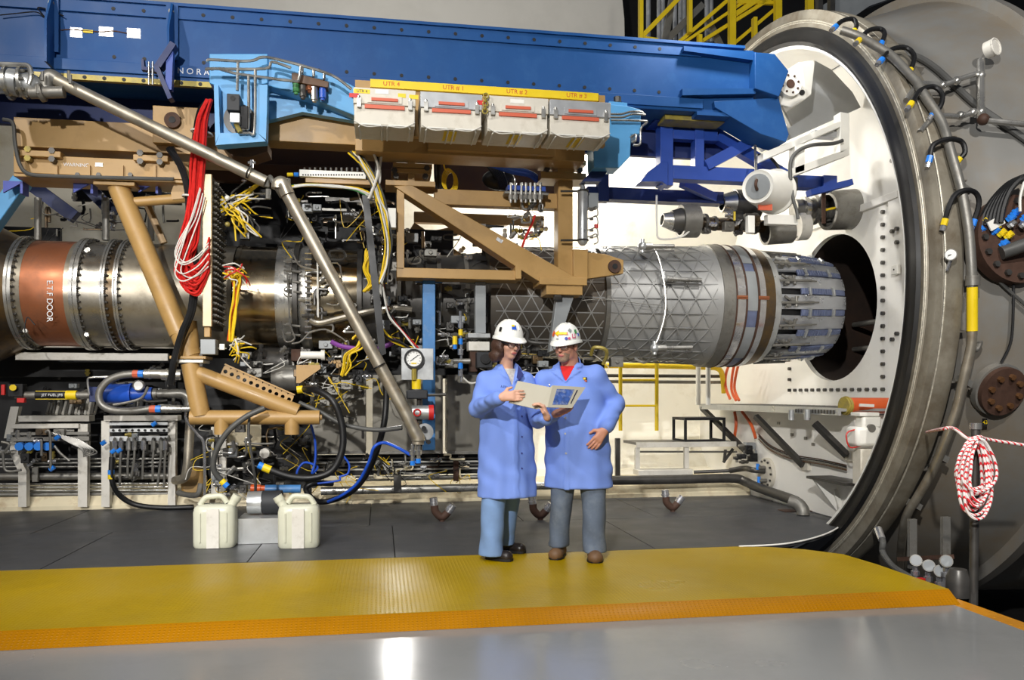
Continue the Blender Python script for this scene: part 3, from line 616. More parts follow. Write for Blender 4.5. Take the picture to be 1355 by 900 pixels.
p = PV(661, 318, TRV-0.083); m = MB(); m.box(p, (0.06, 0.004, 0.03), Matrix.Rotation(math.radians(30), 3, 'Y')); m.build('data_plate', 'foil', tr)
m = MB(); m.bar(PV(545, 300, 8.9), PV(620, 350, 8.9), 0.10, 0.06); m.bar(PV(545, 318, 8.9), PV(650, 296, 8.9), 0.10, 0.06); m.build('rear_cross_brace', 'tan', tr)
pxblock(tr, 'rear_chord', 548, 283, 720, 297, 8.9, 0.1, 'tan')
# small white box on the end post
t = thing('switch_box', 'small white switch box on the tan end post beside yellow cables', 'box', PV(516, 301, 7.05))
pxblock(t, 'case', 507, 275, 524, 301, 7.0, 0.09, 'white'); m = MB(); c = PV(512, 287, 7.0); m.cyl(c - Y*0.012, c, 0.014, n=8); m.build('latch', 'dull_steel', t)

# ================================================================ tan legs: upper leg, lower tubular frame
lg = thing('tubular_leg', 'slanted tan tubular leg in front of the inlet duct', 'leg', PV(245, 470, 7.2))
m = MB(); m.cyl(PV(156, 246, 7.25), PV(238, 442, 7.15), 0.085, n=24); m.build('main_tube', 'tan', lg)
pxblock(lg, 'head_plate', 123, 240, 178, 245, 7.15, 0.2); m = MB(); m.cyl(PV(173, 268, 7.25), PV(247, 262, 7.25), 0.042, n=16); m.build('cross_tube', 'tan', lg)
m = MB(); m.cyl(PV(238, 438, 7.15), PV(252, 472, 7.15), 0.085, 0.095, n=24); m.build('ankle', 'tan', lg)
m = MB(); m.cyl(PV(249, 425, 7.15), PV(250, 472, 7.15), 0.07, 0.092, n=24); m.build('ankle', 'tan', lg)
m = MB(); m.pxprism([(226, 255), (232, 239), (243, 239), (247, 262), (228, 264)], 7.2, 0.05); m.build('lug', 'tan', lg)
pxblock(lg, 'foot_flange', 224, 471, 273, 475, 7.02, 0.26, 'tan'); pxblock(lg, 'shim_plate', 229, 476, 269, 480, 7.02, 0.26, 'white')
for a in (234, 266):
    m = MB(); m.cyl(PV(a, 468, 7.06), PV(a, 485, 7.06), 0.014, n=8); m.build('bolt', 'steel', lg)
m = MB(); m.bar(PV(195, 270, 7.9), PV(217, 322, 7.9), 0.06, 0.06); m.build('rear_strut', 'tan', lg)
lf = thing('lower_tube_frame', 'tan tubular lower frame with a perforated plate on its diagonal', 'frame', PV(340, 575, 7.1))
LV = 7.1
m = MB(); m.cyl(PV(252, 481, LV), PV(266, 550, LV), 0.078, n=24); m.build('upright', 'tan', lf)
m = MB(); m.cyl(PV(252, 552.5, LV), PV(423, 552.5, LV), 0.062, n=24); m.cyl(PV(423, 552.5, LV), PV(426, 552.5, LV), 0.025, n=10); m.build('rail', 'tan', lf)
for a in (293.5, 386.5):
    m = MB(); m.cyl(PV(a, 553, LV), PV(a, 575, LV), 0.062, n=24); m.build('stub', 'tan', lf)
m = MB(); m.cyl(PV(264, 495, LV), PV(394, 545, LV), 0.066, n=24); m.sphere(PV(264, 495, LV), 0.066); m.build('diagonal', 'tan', lf)
# perforated plate made of strips round its holes
pp = MB(); A, B = Vector(PV(294, 490, LV-0.02)), Vector(PV(386.5, 530.5, LV-0.02)); d = (B-A); wd = d.cross(Y).normalized()*-1; nh = 11
L_ = d.length; d = d.normalized(); wd = Vector((-d.z, 0, d.x)); hw = 0.05
step = L_/nh; rr = 0.017
for k in range(nh):
    c = A + d*(step*(k+0.5)); n = 16; vs = []
    for i in range(n):
        t = 2*math.pi*(i+0.5)/n; cx_, sx_ = math.cos(t), math.sin(t)
        sq = 1/max(abs(cx_), abs(sx_)); vs.append(c + d*(cx_*rr) + wd*(sx_*rr)); vs.append(c + d*(cx_*sq*step/2) + wd*(sx_*sq*hw))
    vs2 = [v + Y*0.012 for v in vs]; o = len(pp.v); fs = []
    for i in range(n):
        j = (i+1) % n; fs += [(2*i, 2*i+1, 2*j+1, 2*j), (2*n+2*i, 2*n+2*j, 2*n+2*j+1, 2*n+2*i+1), (2*i, 2*j, 2*n+2*j, 2*n+2*i)]
    pp.add(vs + vs2, fs)
pp.bar(A + wd*(hw+0.006), B + wd*(hw+0.006), 0.012, 0.03); pp.build('perforated_plate', 'tan', lf)

# ================================================================ brushed steel pipe run
sp = thing('vent_pipe', 'long brushed steel pipe run slanting down across the rig', 'pipe', PV(552, 590, 6.75))
m = MB(); m.cyl(PV(75, 106, 6.75), PV(352, 241, 6.75), 0.049, n=24); m.build('upper_pipe', 'pipe_steel', sp)
m = MB(); m.cyl(PV(372, 242, 6.72), PV(548, 568, 6.72), 0.053, n=24); m.build('lower_pipe', 'pipe_steel', sp)
m = MB(); m.tube(along([(368, 250), (369, 244), (374, 243), (381, 258)], 6.70), 0.056, 16); m.build('upper_elbow', 'pipe_steel', sp)
m = MB(); c = PV(365, 247, 6.78); m.torus(c, (1, 0, 0.6), 0.085, 0.02, 24, 8); m.build('clamp_ring', 'dull_steel', sp)
for dx, dy in ((-12, -6), (-10, 10), (16, -4), (17, 12)):
    m = MB(); q = PV(365+dx, 247+dy, 6.76); m.cyl(q - Z*0.04, q + Z*0.04, 0.022, n=8); m.build('clamp_lug', 'dull_steel', sp)
m = MB(); m.tube(along([(541, 556), (549, 572), (553, 580), (553, 588)], 6.72), [0.056, 0.058, 0.058, 0.05], 18); m.build('lower_elbow', 'pipe_steel', sp)
m = MB(); m.tube(along([(62, 118), (62, 106), (68, 101), (78, 107)], 6.78), 0.055, 16); m.build('head_elbow', 'dull_steel', sp)
m = MB(); c = PV(330, 227, 6.70); m.torus(c, PV(352, 241, 6.7)-PV(75, 106, 6.7), 0.054, 0.007, 20, 6); m.build('strap', 'black_rubber', sp)
m = MB(); c = PV(501, 485, 6.70); m.torus(c, PV(548, 568, 6.72)-PV(372, 242, 6.72), 0.057, 0.007, 20, 6); m.build('strap', 'black_rubber', sp)
m = MB(); m.cyl(PV(333, 222, 6.68), PV(333, 212, 6.68), 0.014, n=8); m.cyl(PV(328, 215, 6.68), PV(338, 215, 6.68), 0.010, n=8); m.build('bleed_valve', 'chrome', sp)
# shut-off valve at the far left of the pipe
vv = thing('shutoff_valve', 'silver shut-off valve with bolted flanges at the upper left', 'valve', PV(30, 128, 6.75))
m = MB(); m.cyl(PV(-20, 108, 6.75), PV(14, 108, 6.75), 0.09, n=20); m.cyl(PV(14, 108, 6.75), PV(26, 110, 6.75), 0.105, n=20); m.sphere(PV(38, 112, 6.75), (0.10, 0.09, 0.09)); m.build('body', 'aluminium', vv)
m = MB(); m.cyl(PV(10, 110, 6.75), PV(14, 110, 6.75), 0.125, n=20); m.cyl(PV(29, 110, 6.75), PV(33, 110, 6.75), 0.12, n=20); m.build('flange', 'steel', vv)
m = MB(); m.cyl(PV(40, 123, 6.72), PV(85, 122, 6.72), 0.045, n=16); m.cyl(PV(52, 123, 6.72), PV(58, 122, 6.72), 0.07, n=16); m.build('outlet', 'dull_steel', vv)
m = MB(); m.tube(along([(-10, 85), (25, 86), (38, 88), (41, 100), (38, 112)], 6.68), 0.020, 10); m.build('vent_tube', 'steel', vv)
for k in range(8):
    t = k*math.pi/4; c = PV(31, 110, 6.75) + Y*(0.1*math.cos(t)) + Z*(0.1*math.sin(t)); m = MB(); m.cyl(c - X*0.025, c + X*0.035, 0.012, n=6); m.build('bolt', 'dull_steel', vv)
for a, b in ((56, 101), (91, 100), (93, 105), (50, 118)):
    m = MB(); c = PV(a, b, 6.66); m.cyl(c - Z*0.035, c + Z*0.035, 0.013, n=8); m.build('bolt', 'dull_steel', vv)
# ================================================================ the jet engine and its inlet duct
EV, EZ = 8.05, 2.11
def EU(px): return PV(px, 400, EV).x
def eng(t, name, prof, m_, n=72, ang=35):
    q = MB(); q.lathe([(EU(a), r) for a, r in prof], (0, EV, EZ), X, n); return q.build(name, m_, t, ang=ang)
def rotpart(t, name, mesh, ang):
    o = bpy.data.objects.new(name, mesh); COL.objects.link(o); o.parent = t; o.location = Vector((0, EV, EZ)) - t.location; o.rotation_euler = (ang, 0, 0); return o
duct = thing('inlet_duct', 'shiny metal inlet duct with bolted flanges and a copper section', 'duct', (EU(120), EV, EZ-0.5))
eng(duct, 'bellmouth', [(-60, 0.78), (-30, 0.70), (0, 0.616), (20, 0.55), (38, 0.495)], 'duct_brown')
eng(duct, 'copper_section', [(48, 0.485), (54, 0.488), (110, 0.488), (118, 0.485)], 'copper')
eng(duct, 'copper_end_band', [(46, 0.487), (56, 0.490)], 'duct_grey'); eng(duct, 'copper_end_band', [(110, 0.490), (118, 0.487)], 'duct_grey')
eng(duct, 'silver_section', [(129, 0.49), (156, 0.49)], 'duct_silver'); eng(duct, 'dark_section', [(162, 0.492), (172, 0.492)], 'duct_brown')
eng(duct, 'plain_section', [(178, 0.487), (318, 0.487)], 'duct_grey')
for a, b, r in ((38, 47, 0.525), (118, 128.5, 0.525), (156, 162, 0.525), (172, 178, 0.522)):
    mid = (a+b)/2
    eng(duct, 'flange', [(a, 0.48), (a, r), (mid-0.8, r), (mid-0.8, r-0.012), (mid+0.8, r-0.012), (mid+0.8, r), (b, r), (b, 0.48)], 'steel')
    q = MB()
    for k in range(52):
        t = 2*math.pi*k/52; c = Vector((EU(b), EV - (r-0.018)*math.cos(t), EZ + (r-0.018)*math.sin(t))); q.cyl(c - X*0.005, c + X*0.022, 0.010, n=6)
    q.build('flange_bolts', 'dark_steel', duct, kind='stuff')
text('E.T.F DOOR', 'chalk_lettering', (EU(94), EV-0.492, EZ-0.12), -Z, X, 0.05, 'text_white', duct)
for a, b in ((116, 332), (116, 443), (35, 438), (118, 331)):
    m = MB(); c = PV(a, b, EV-0.42); m.cyl(c, c - Y*0.03, 0.02, n=8); m.build('boss', 'steel', duct)
m = MB(); m.tube([PV(46, 430, 7.5), PV(36, 420, 7.5), PV(33, 440, 7.5), PV(45, 452, 7.55)], 0.005, 5); m.build('sensor_lead', 'dark', duct)

en = thing('jet_engine', 'jet engine with an isogrid duct and a segmented exhaust nozzle', 'engine', (EU(700), EV, EZ-0.6))
eng(en, 'fan_case', [(320, 0.455), (320, 0.50), (326, 0.50), (326, 0.490), (372, 0.490)], 'fan_case')
eng(en, 'fan_ring', [(372, 0.49), (372, 0.505), (384, 0.505), (384, 0.498), (393, 0.498)], 'steel')
eng(en, 'clamp_ring', [(394, 0.47), (394, 0.535), (400, 0.535), (400, 0.47)], 'dark_steel')
eng(en, 'fan_ring', [(400, 0.492), (404, 0.51), (412, 0.51), (416, 0.488)], 'steel')
eng(en, 'compressor_case', [(416, 0.486), (440, 0.488), (440, 0.50), (446, 0.50), (446, 0.484), (474, 0.478)], 'fan_case')
eng(en, 'core_case', [(474, 0.50), (480, 0.50), (480, 0.44), (540, 0.42), (560, 0.46), (600, 0.46), (640, 0.50)], 'dark_steel')
for a in (500, 524, 575, 610):
    eng(en, 'core_ring', [(a, 0.40), (a, 0.485), (a+5, 0.485), (a+5, 0.40)], 'dull_steel')
eng(en, 'rear_duct', [(638, 0.50), (640, 0.555), (785, 0.575)], 'isogrid_dark')
eng(en, 'bypass_duct', [(786, 0.575), (788, 0.587), (884, 0.590), (925, 0.632)], 'isogrid')
eng(en, 'duct_flange', [(782, 0.56), (782, 0.603), (787, 0.603), (787, 0.56)], 'dull_steel')
for prof, mm in (([(925, 0.60), (925, 0.648), (940, 0.652), (940, 0.64)], 'dull_steel'), ([(940, 0.646), (953, 0.646)], 'chrome'), ([(953, 0.638), (966, 0.636)], 'nozzle_seal'),
                 ([(966, 0.636), (966, 0.648), (969, 0.648), (969, 0.638)], 'rust'), ([(969, 0.641), (977, 0.637)], 'chrome'), ([(977, 0.634), (990, 0.618)], 'duct_brown'), ([(990, 0.60), (990, 0.612), (998, 0.60), (1002, 0.54)], 'aluminium')):
    eng(en, 'augmentor_band', prof, mm)
for a, r in ((940, 0.655), (952.5, 0.652)):
    eng(en, 'seam_strip', [(a-1, r-0.02), (a-1, r), (a+1, r), (a+1, r-0.02)], 'rust')
# clamp buckles on the bright bands
for a, r, t in ((946, 0.655, -0.03), (973, 0.648, -0.03)):
    q = MB(); q.box((EU(a), -r, 0), (0.11, 0.02, 0.035)); q.cyl((EU(a)-0.05, -r-0.012, 0.0), (EU(a)+0.05, -r-0.012, 0.0), 0.008, n=6); q = q.mesh('band_clamp'); q.materials.append(MATS['copper']); rotpart(en, 'band_clamp', q, t)
# dark cut-outs between bands
for t in (0.95, 0.15, -0.75):
    q = MB(); a0, a1 = EU(953), EU(966); n = 10
    vs = [(u, -0.645*math.cos(-0.32+0.64*i/n), 0.645*math.sin(-0.32+0.64*i/n)) for u in (a0, a1) for i in range(n+1)]
    q.add(vs, [(i, i+1, n+2+i, n+1+i) for i in range(n)]); q = q.mesh('band_panel'); q.materials.append(MATS['grey_paint']); rotpart(en, 'band_panel', q, -t)
# isogrid ribs: axial ribs and two families of helical ribs, near side as parts sharing three meshes
def ribs(px0, px1, r0, r1, base, m_, nring):
    u0, u1 = EU(px0), EU(px1); L = u1-u0; da = 2*math.pi/nring
    def strip(tw, n):
        q = MB(); w = 0.0045; vs = []
        for i in range(n+1):
            f = i/n; a = tw*f; u = u0 + L*f; r = r0 + (r1-r0)*f; ca, sa = math.cos(a), math.sin(a)
            tang = Vector((0, sa, ca)); rad = Vector((0, -ca, sa)); ax = X*L + tang*(r*tw); ax.normalize(); side = ax.cross(rad); c = Vector((u, -r*ca, r*sa))
            vs += [c - side*w - rad*0.004, c - side*w + rad*0.006, c + side*w + rad*0.006, c + side*w - rad*0.004]
        q.add(vs, [(i*4+j, i*4+j+1, i*4+j+5, i*4+j+4) for i in range(n) for j in range(3)]); q = q.mesh('isogrid_rib'); q.materials.append(MATS[m_]); return q
    tw = L/(base/2)*da
    for tws, cnt, n in ((0.0, nring, 3), (tw, nring//2, 44), (-tw, nring//2, 44)):
        me = strip(tws, n)
        for k in range(cnt):
            a = 2*math.pi*k/cnt; w = (a + math.pi) % (2*math.pi) - math.pi
            if tws or abs(w) < 1.7: rotpart(en, 'isogrid_rib', me, a)
ribs(788, 922, 0.588, 0.620, 0.17, 'isogrid_rib', 26)
ribs(646, 780, 0.556, 0.574, 0.17, 'isogrid', 24)
# nozzle petals, seals, links and rods
NP = 16; u0, u1 = EU(1000), EU(1084)
q = MB(); w0, w1 = 0.072, 0.062
def petal(w0, w1, r0, r1, u0, u1, th, hump=0.0):
    q = MB(); n = 8; vs = []
    for k in range(n+1):
        f = k/n; r = r0 + (r1-r0)*f + hump*math.sin(math.pi*f); w = w0 + (w1-w0)*f; u = u0 + (u1-u0)*f
        vs += [(u, -r, -w), (u, -r-0.004, 0), (u, -r, w), (u, -r+th, w), (u, -r+th, -w)]
    fs = []
    for k in range(n):
        for j in range(5): fs.append((k*5+j, k*5+(j+1) % 5, k*5+5+(j+1) % 5, k*5+5+j))
    fs += [(0,4,3,2,1), tuple(n*5+j for j in range(5))]
    return q.add(vs, fs)
pm = petal(0.075, 0.066, 0.545, 0.505, u0, u1, 0.02, 0.012).mesh('petal'); pm.materials.append(MATS['nozzle'])
sq_ = petal(0.032, 0.028, 0.566, 0.524, u0+0.22, u1-0.02, 0.018, 0.010)
for k in range(16):
    f = k/15; u = (u0+0.24) + (u1-0.06-u0-0.24)*f; r = 0.566 + (0.524-0.566)*f + 0.010*math.sin(math.pi*f); sq_.box((u, -r-0.006, 0), (0.012, 0.006, 0.056))
sm = sq_.mesh('seal_strip'); sm.materials.append(MATS['nozzle_seal'])
lms = []
for f in (0.42, 0.78):
    lk = MB(); u = u0 + (u1-u0)*f; r = 0.575 - 0.03*f; lk.box((u, -r-0.004, 0), (0.035, 0.02, 0.09)); lk.cyl((u, -r-0.016, -0.035), (u, -r-0.016, 0.035), 0.012, n=8); lm = lk.mesh('seal_bracket'); lm.materials.append(MATS['aluminium']); lms.append(lm)
rm = MB(); rm.cyl((u0-0.02, -0.60, 0), (u0+0.34, -0.585, 0.01), 0.014, n=8); rm.cyl((u0+0.30, -0.585, 0.01), (u0+0.40, -0.575, 0.012), 0.008, n=8); rm = rm.mesh('actuator_rod'); rm.materials.append(MATS['dull_steel'])
hm_ = MB()
hm_.box((u0+0.06, -0.575, -0.04), (0.05, 0.05, 0.03)); hm_.bar((u0+0.02, -0.59, 0.05), (u0+0.16, -0.565, -0.03), 0.02, 0.02); hm_.bar((u0+0.03, -0.58, -0.06), (u0+0.18, -0.575, 0.05), 0.014, 0.016); hm_.cyl((u0+0.15, -0.58, -0.05), (u0+0.15, -0.58, 0.05), 0.016, n=8); hm_.cyl((u0+0.10, -0.60, 0.02), (u0+0.10, -0.56, 0.02), 0.02, n=8)
hm_ = hm_.mesh('hinge_link'); hm_.materials.append(MATS['dull_steel'])
for k in range(NP):
    a = 2*math.pi*k/NP
    rotpart(en, 'petal', pm, a); rotpart(en, 'seal_strip', sm, a + math.pi/NP); [rotpart(en, 'seal_bracket', lm, a + math.pi/NP) for lm in lms]; rotpart(en, 'actuator_rod', rm, a + 0.03); rotpart(en, 'hinge_link', hm_, a)
eng(en, 'nozzle_throat', [(1000, 0.53), (1060, 0.46), (1083, 0.48)], 'dark')
# actuators on the bypass duct with their hydraulic line
for a, b, c, d in ((878, 369, 928, 371), (866, 461, 916, 460), (850, 326, 892, 326)):
    A, B = PV(a, b, 7.42), PV(c, d, 7.40)
    q = MB(); q.cyl(A, A + (B-A)*0.30, 0.034, n=12); q.cyl(A + (B-A)*0.30, B, 0.022, n=12); ac = q.build('nozzle_actuator', 'steel', en)
    q = MB(); q.cyl(A - Z*0.06, A + Z*0.07, 0.022, n=10); q.sphere(A, 0.045); q.build('actuator_joint', 'aluminium', ac)
    q = MB(); q.bar(A + Vector((0.03, 0, -0.045)), B - Z*0.045, 0.012, 0.02); q.build('actuator_guide', 'dark_steel', ac)
m = MB(); m.tube([PV(853, 322, 7.5), PV(866, 330, 7.42), PV(874, 350, 7.40), PV(880, 385, 7.38), PV(880, 415, 7.38), PV(872, 445, 7.40), PV(866, 458, 7.42), PV(862, 472, 7.5), PV(852, 480, 7.6), PV(840, 474, 7.65)], 0.012, 8); m.build('hydraulic_line', 'steel', en)
m = MB(); m.tube([PV(770, 398, 7.40), PV(800, 396, 7.42), PV(850, 402, 7.40), PV(876, 404, 7.40)], 0.004, 5); m.build('sensor_lead', 'dull_steel', en)
m = MB(); m.tube([PV(782, 470, 7.5), PV(786, 460, 7.45), PV(800, 462, 7.42), PV(803, 470, 7.45), PV(798, 482, 7.5)], 0.018, 8); m.build('drain_tube', 'zinc', en)
m = MB(); m.tube([PV(690, 432, 7.4), PV(698, 440, 7.38), PV(700, 452, 7.38), PV(730, 455, 7.36), PV(760, 458, 7.4)], 0.020, 8); m.build('drain_tube', 'dark_steel', en)

# ================================================================ engine dressing: tubes, fittings, boxes and wires
def clutter(t, x0, y0, x1, y1, Va, Vb, n, mats, kinds=('tube', 'fitting', 'unit', 'wire'), rs=1.0):
    for k in range(n):
        kind = kinds[RND.randrange(len(kinds))]; x, y, V = RND.uniform(x0, x1), RND.uniform(y0, y1), RND.uniform(Va, Vb); mm = RND.choice(mats); q = MB()
        if kind == 'tube':
            pts = [(x, y)]
            for j in range(RND.randint(2, 4)):
                if j % 2 == k % 2: x += RND.uniform(-38, 38)*rs
                else: y += RND.uniform(-30, 30)*rs
                x = min(max(x, x0), x1); y = min(max(y, y0), y1); pts.append((x, y))
            q.tube(along(pts, V), RND.choice((0.008, 0.011, 0.016)), 7, 3); q.build('tube', mm, t)
        elif kind == 'wire':
            pts = [(x + j*RND.uniform(-16, 16)*rs, y + j*RND.uniform(-4, 16)*rs) for j in range(4)]
            q.tube(along(pts, V-0.03), 0.004, 5, 4); q.build('wire', RND.choice(('cable_white', 'cable_yellow', 'dark', 'cable_white', 'cable_yellow' if y > 430 else 'dark')), t)
        elif kind == 'fitting':
            c = PV(x, y, V); d = RND.choice((X, Z, X, Vector((0.7, 0, 0.7)))); L = RND.uniform(0.03, 0.06)
            q.cyl(c - d*L, c + d*L, 0.016, n=8); q.cyl(c - d*L*0.5, c + d*L*0.1, 0.026, n=6); q.cyl(c + d*L*0.4, c + d*L*0.9, 0.022, n=6); q.build('fitting', RND.choice(('steel', 'chrome', 'dull_steel', 'zinc', 'steel', 'dark_steel')), t)
        else:
            c = PV(x, y, V); s = (RND.uniform(0.05, 0.13), 0.08, RND.uniform(0.04, 0.10)); q.box(c, s); q.cyl(c - Y*0.04, c - Y*0.055, 0.02, n=8); q.build('control_unit', RND.choice(('dull_steel', 'dark_steel', 'dark', 'grey_paint', 'duct_brown')), t, 0.005)
DK = ['dark_steel', 'dull_steel', 'steel', 'dark', 'duct_brown']
dr = thing('engine_dressing', 'dense tubes, fittings and wires around the middle of the engine', 'piping', PV(570, 480, 7.6))
clutter(dr, 486, 300, 560, 480, 7.45, 7.75, 70, DK + ['steel'], rs=0.7); clutter(dr, 578, 375, 640, 485, 7.42, 7.7, 54, DK + ['steel', 'chrome'], rs=0.6); clutter(dr, 480, 250, 520, 300, 7.5, 7.8, 14, DK); clutter(dr, 540, 300, 690, 355, 7.5, 7.9, 26, DK)
clutter(dr, 640, 455, 730, 492, 7.5, 7.8, 32, DK, rs=0.5); clutter(dr, 770, 455, 830, 480, 7.6, 7.9, 8, DK)
ab = thing('accessory_gearbox', 'accessory gearbox with pumps and lines under the fan case', 'gearbox', PV(390, 510, 7.8))
m = MB(); m.lathe([(0, 0.0), (0, 0.10), (0.06, 0.14), (0.34, 0.15), (0.40, 0.10), (0.46, 0.06)], PV(335, 480, 7.85), X, 24); m.build('gear_case', 'dark_steel', ab)
m = MB(); m.lathe([(0, 0.0), (0, 0.10), (0.05, 0.12), (0.22, 0.12), (0.30, 0.06)], PV(360, 500, 7.7), X, 24); m.build('starter', 'dull_steel', ab)
m = MB(); m.pxrect(385, 462, 400, 478, 7.55, 0.15); m.build('igniter_box', 'rust', ab, 0.006)
m = MB(); m.cyl(PV(398, 470, 7.5), PV(425, 470, 7.5), 0.035, n=14); m.cyl(PV(425, 470, 7.5), PV(430, 470, 7.5), 0.05, n=14); m.build('filter_bowl', 'white', ab)
clutter(ab, 395, 452, 485, 520, 7.45, 7.8, 52, DK + ['steel', 'steel']); clutter(ab, 312, 460, 400, 520, 7.5, 7.8, 22, DK); clutter(ab, 405, 500, 450, 535, 7.6, 7.9, 10, DK)
m = MB(); m.pxprism([(392, 483), (424, 483), (424, 488), (397, 507), (392, 507)], 7.35, 0.04); m.build('tan_bracket', 'tan', ab)
m = MB(); m.tube(along([(438, 452), (448, 457), (460, 460), (475, 462)], 7.4), 0.022, 8); m.build('purple_hose', 'cable_purple', ab)
m = MB(); m.tube(along([(500, 462), (515, 456), (524, 450)], 7.4), 0.022, 8); m.build('purple_hose', 'cable_purple', ab)
m = MB(); m.tube(along([(410, 424), (422, 428), (440, 424), (456, 420), (490, 412), (520, 408), (545, 410)], 7.50), 0.032, 10); m.build('bleed_pipe', 'duct_silver', ab)
fc = thing('fan_case_dressing', 'clamps, studs and instrument lines on the polished fan case', 'piping', PV(390, 440, 7.5))
for y in (345, 358, 372, 385, 430, 442):
    m = MB(); m.cyl(PV(376, y, 7.56), PV(398, y+2, 7.5), 0.012, n=8); m.cyl(PV(380, y, 7.53), PV(386, y, 7.52), 0.022, n=6); m.build('fitting', 'dull_steel', fc)
for k in range(16):
    y = 335 + k*7.5; m = MB(); c = PV(408, y, 7.53); m.cyl(c - X*0.03, c + X*0.03, 0.010, n=6); m.build('stud', 'chrome', fc)
m = MB(); m.torus(PV(382, 386, 7.55), Y, 0.046, 0.006, 20, 6); m.build('inspection_port', 'steel', fc)
for pts in ([(385, 330), (392, 345), (398, 352), (420, 358)], [(380, 360), (382, 400), (384, 430), (390, 448), (378, 452), (374, 436)], [(420, 340), (421, 420)], [(432, 350), (450, 352), (450, 400), (432, 402)], [(410, 440), (430, 436), (450, 446), (462, 455)], [(386, 455), (398, 452), (410, 440), (420, 437)]):
    m = MB(); m.tube(along(pts, 7.48), 0.008, 6, 4); m.build('instrument_line', RND.choice(('steel', 'cable_white', 'dull_steel')), fc)
clutter(fc, 400, 330, 470, 440, 7.5, 7.58, 16, DK, ('tube', 'fitting'), 0.6)
# black gaps of the rig behind the engine: dark sheets added in place of shade over the cream wall, and cable trays
pl = thing('cable_plenum', 'cable trays and added dark sheets filling the gaps behind the engine', 'cable tray', PV(400, 500, 8.8))
pxblock(pl, 'dark_backing', -40, 462, 640, 500, 8.72, 0.06, 'dark'); pxblock(pl, 'dark_backing', 290, 240, 530, 330, 8.8, 0.06, 'dark'); pxblock(pl, 'dark_backing', 300, 300, 600, 470, 8.75, 0.05, 'dark')
pxblock(pl, 'dark_backing', -30, 300, 80, 330, 8.9, 0.05, 'dark'); pxblock(pl, 'dark_backing', 560, 345, 700, 480, 8.78, 0.05, 'dark'); pxblock(pl, 'dark_backing', 640, 455, 800, 498, 8.9, 0.05, 'dark'); pxblock(pl, 'dark_backing', 285, 196, 525, 242, 8.85, 0.05, 'brown'); pxblock(pl, 'dark_backing', 575, 200, 742, 272, 8.95, 0.05, 'brown'); pxblock(pl, 'dark_backing', 96, 236, 240, 268, 9.0, 0.05, 'dark')
pxblock(pl, 'tray_rail', 20, 467, 222, 477, 8.1, 0.06, 'rack_grey'); pxblock(pl, 'tray_rail', 430, 262, 515, 268, 8.2, 0.05, 'dark_steel'); pxblock(pl, 'tray_rail', 395, 275, 470, 279, 8.3, 0.05, 'dull_steel')
clutter(pl, 380, 255, 480, 320, 7.7, 8.4, 34, DK); clutter(pl, 290, 300, 330, 460, 8.0, 8.4, 14, DK); clutter(pl, 40, 250, 235, 312, 8.0, 8.6, 26, DK, ('tube', 'wire', 'fitting'))
for a in (50, 140, 200):
    m = MB(); m.cyl(PV(a, 262, 8.0), PV(a, 318, 8.0), 0.03, n=10); m.build('hanger_rod', 'dull_steel', pl)

# ================================================================ cables
def bundle(t, path, V, n, spread, r, mats, jit=4.0, name='strand', k=6):
    for i in range(n):
        a, b = RND.uniform(-1, 1), RND.uniform(-1, 1); pts = []
        for j, (x, y, *s) in enumerate(path):
            sc = (s[0] if s else 1.0)
            pts.append(PV(x + a*spread*sc + RND.uniform(-1, 1)*jit*sc, y + RND.uniform(-1, 1)*jit*0.6*sc, V + b*0.05))
        q = MB(); q.tube(pts, r, 6, k); q.build(name, mats[i % len(mats)], t)
rc = thing('red_cable_bundle', 'thick bundle of red cables hanging beside the patch panel', 'cables', PV(255, 392, 6.95))
for i in range(40):
    a, dv, bot = RND.uniform(-1, 1), RND.uniform(-0.05, 0.05), RND.uniform(352, 392); lw_ = RND.uniform(0.3, 1.0); j = lambda k: RND.uniform(-k, k)
    pts = [(277 + a*4, 133 + j(2)), (267 + a*7 + j(1), 160), (262 + a*9 + j(2), 215), (258 + a*9 + j(3), 270), (252 + a*11 - 6*lw_ + j(3), 320), (247 + a*9 - 9*lw_ + j(3), bot-22), (252 + a*6 - 4*lw_, bot - 4), (261 + a*4, bot), (270 + j(2), bot-14), (277, bot-34+j(6))]
    q = MB(); q.tube([PV(x_, y_, 6.90 + dv) for x_, y_ in pts], 0.009, 6, 5); q.build('strand', 'cable_red', rc)
for i in range(6):
    a = RND.uniform(-1, 1); y0 = RND.uniform(325, 365); pts = [(268 + a*4, 255 + a*8), (258 + a*7, 290), (240 + a*6, y0-18), (236 + a*5, y0), (246 + a*4, y0+8), (262, y0+2+a*5), (276, y0-12+a*8)]
    q = MB(); q.tube([PV(x_, y_, 6.82 + 0.02*a) for x_, y_ in pts], 0.005, 5, 6); q.build('white_lead', 'cable_white', rc)
for a, b in ((267, 176), (256, 262)):
    m = MB(); m.torus(PV(a, b, 6.98), (0.15, 0, 1), 0.085, 0.008, 20, 6); m.build('cable_tie', 'cable_white', rc)
bk = thing('black_cable_bundle', 'black cables looping behind the red bundle and down the tan leg', 'cables', PV(232, 470, 7.0))
bundle(bk, [(278, 132), (264, 145), (259, 180), (258, 205)], 7.08, 5, 3, 0.016, ['black_rubber'], 1)
bundle(bk, [(222, 196), (236, 220), (245, 250), (250, 300), (256, 360), (252, 410), (240, 440), (228, 475), (222, 510)], 7.0, 4, 4, 0.022, ['black_rubber'], 2)
pp_ = thing('patch_panel', 'tall patch panel with rows of sockets on an upright tan frame', 'panel', PV(275, 440, 7.1))
ua, ub = PV(268, 330, 6.9).x, PV(280, 330, 6.9).x; z0, z1 = PV(274, 432, 6.9).z, PV(274, 230, 6.9).z
m = MB(); m.span((ua, 6.9, z0), (ub, 6.94, z1)); m.build('front_edge', 'tan_edge', pp_, 0.004)
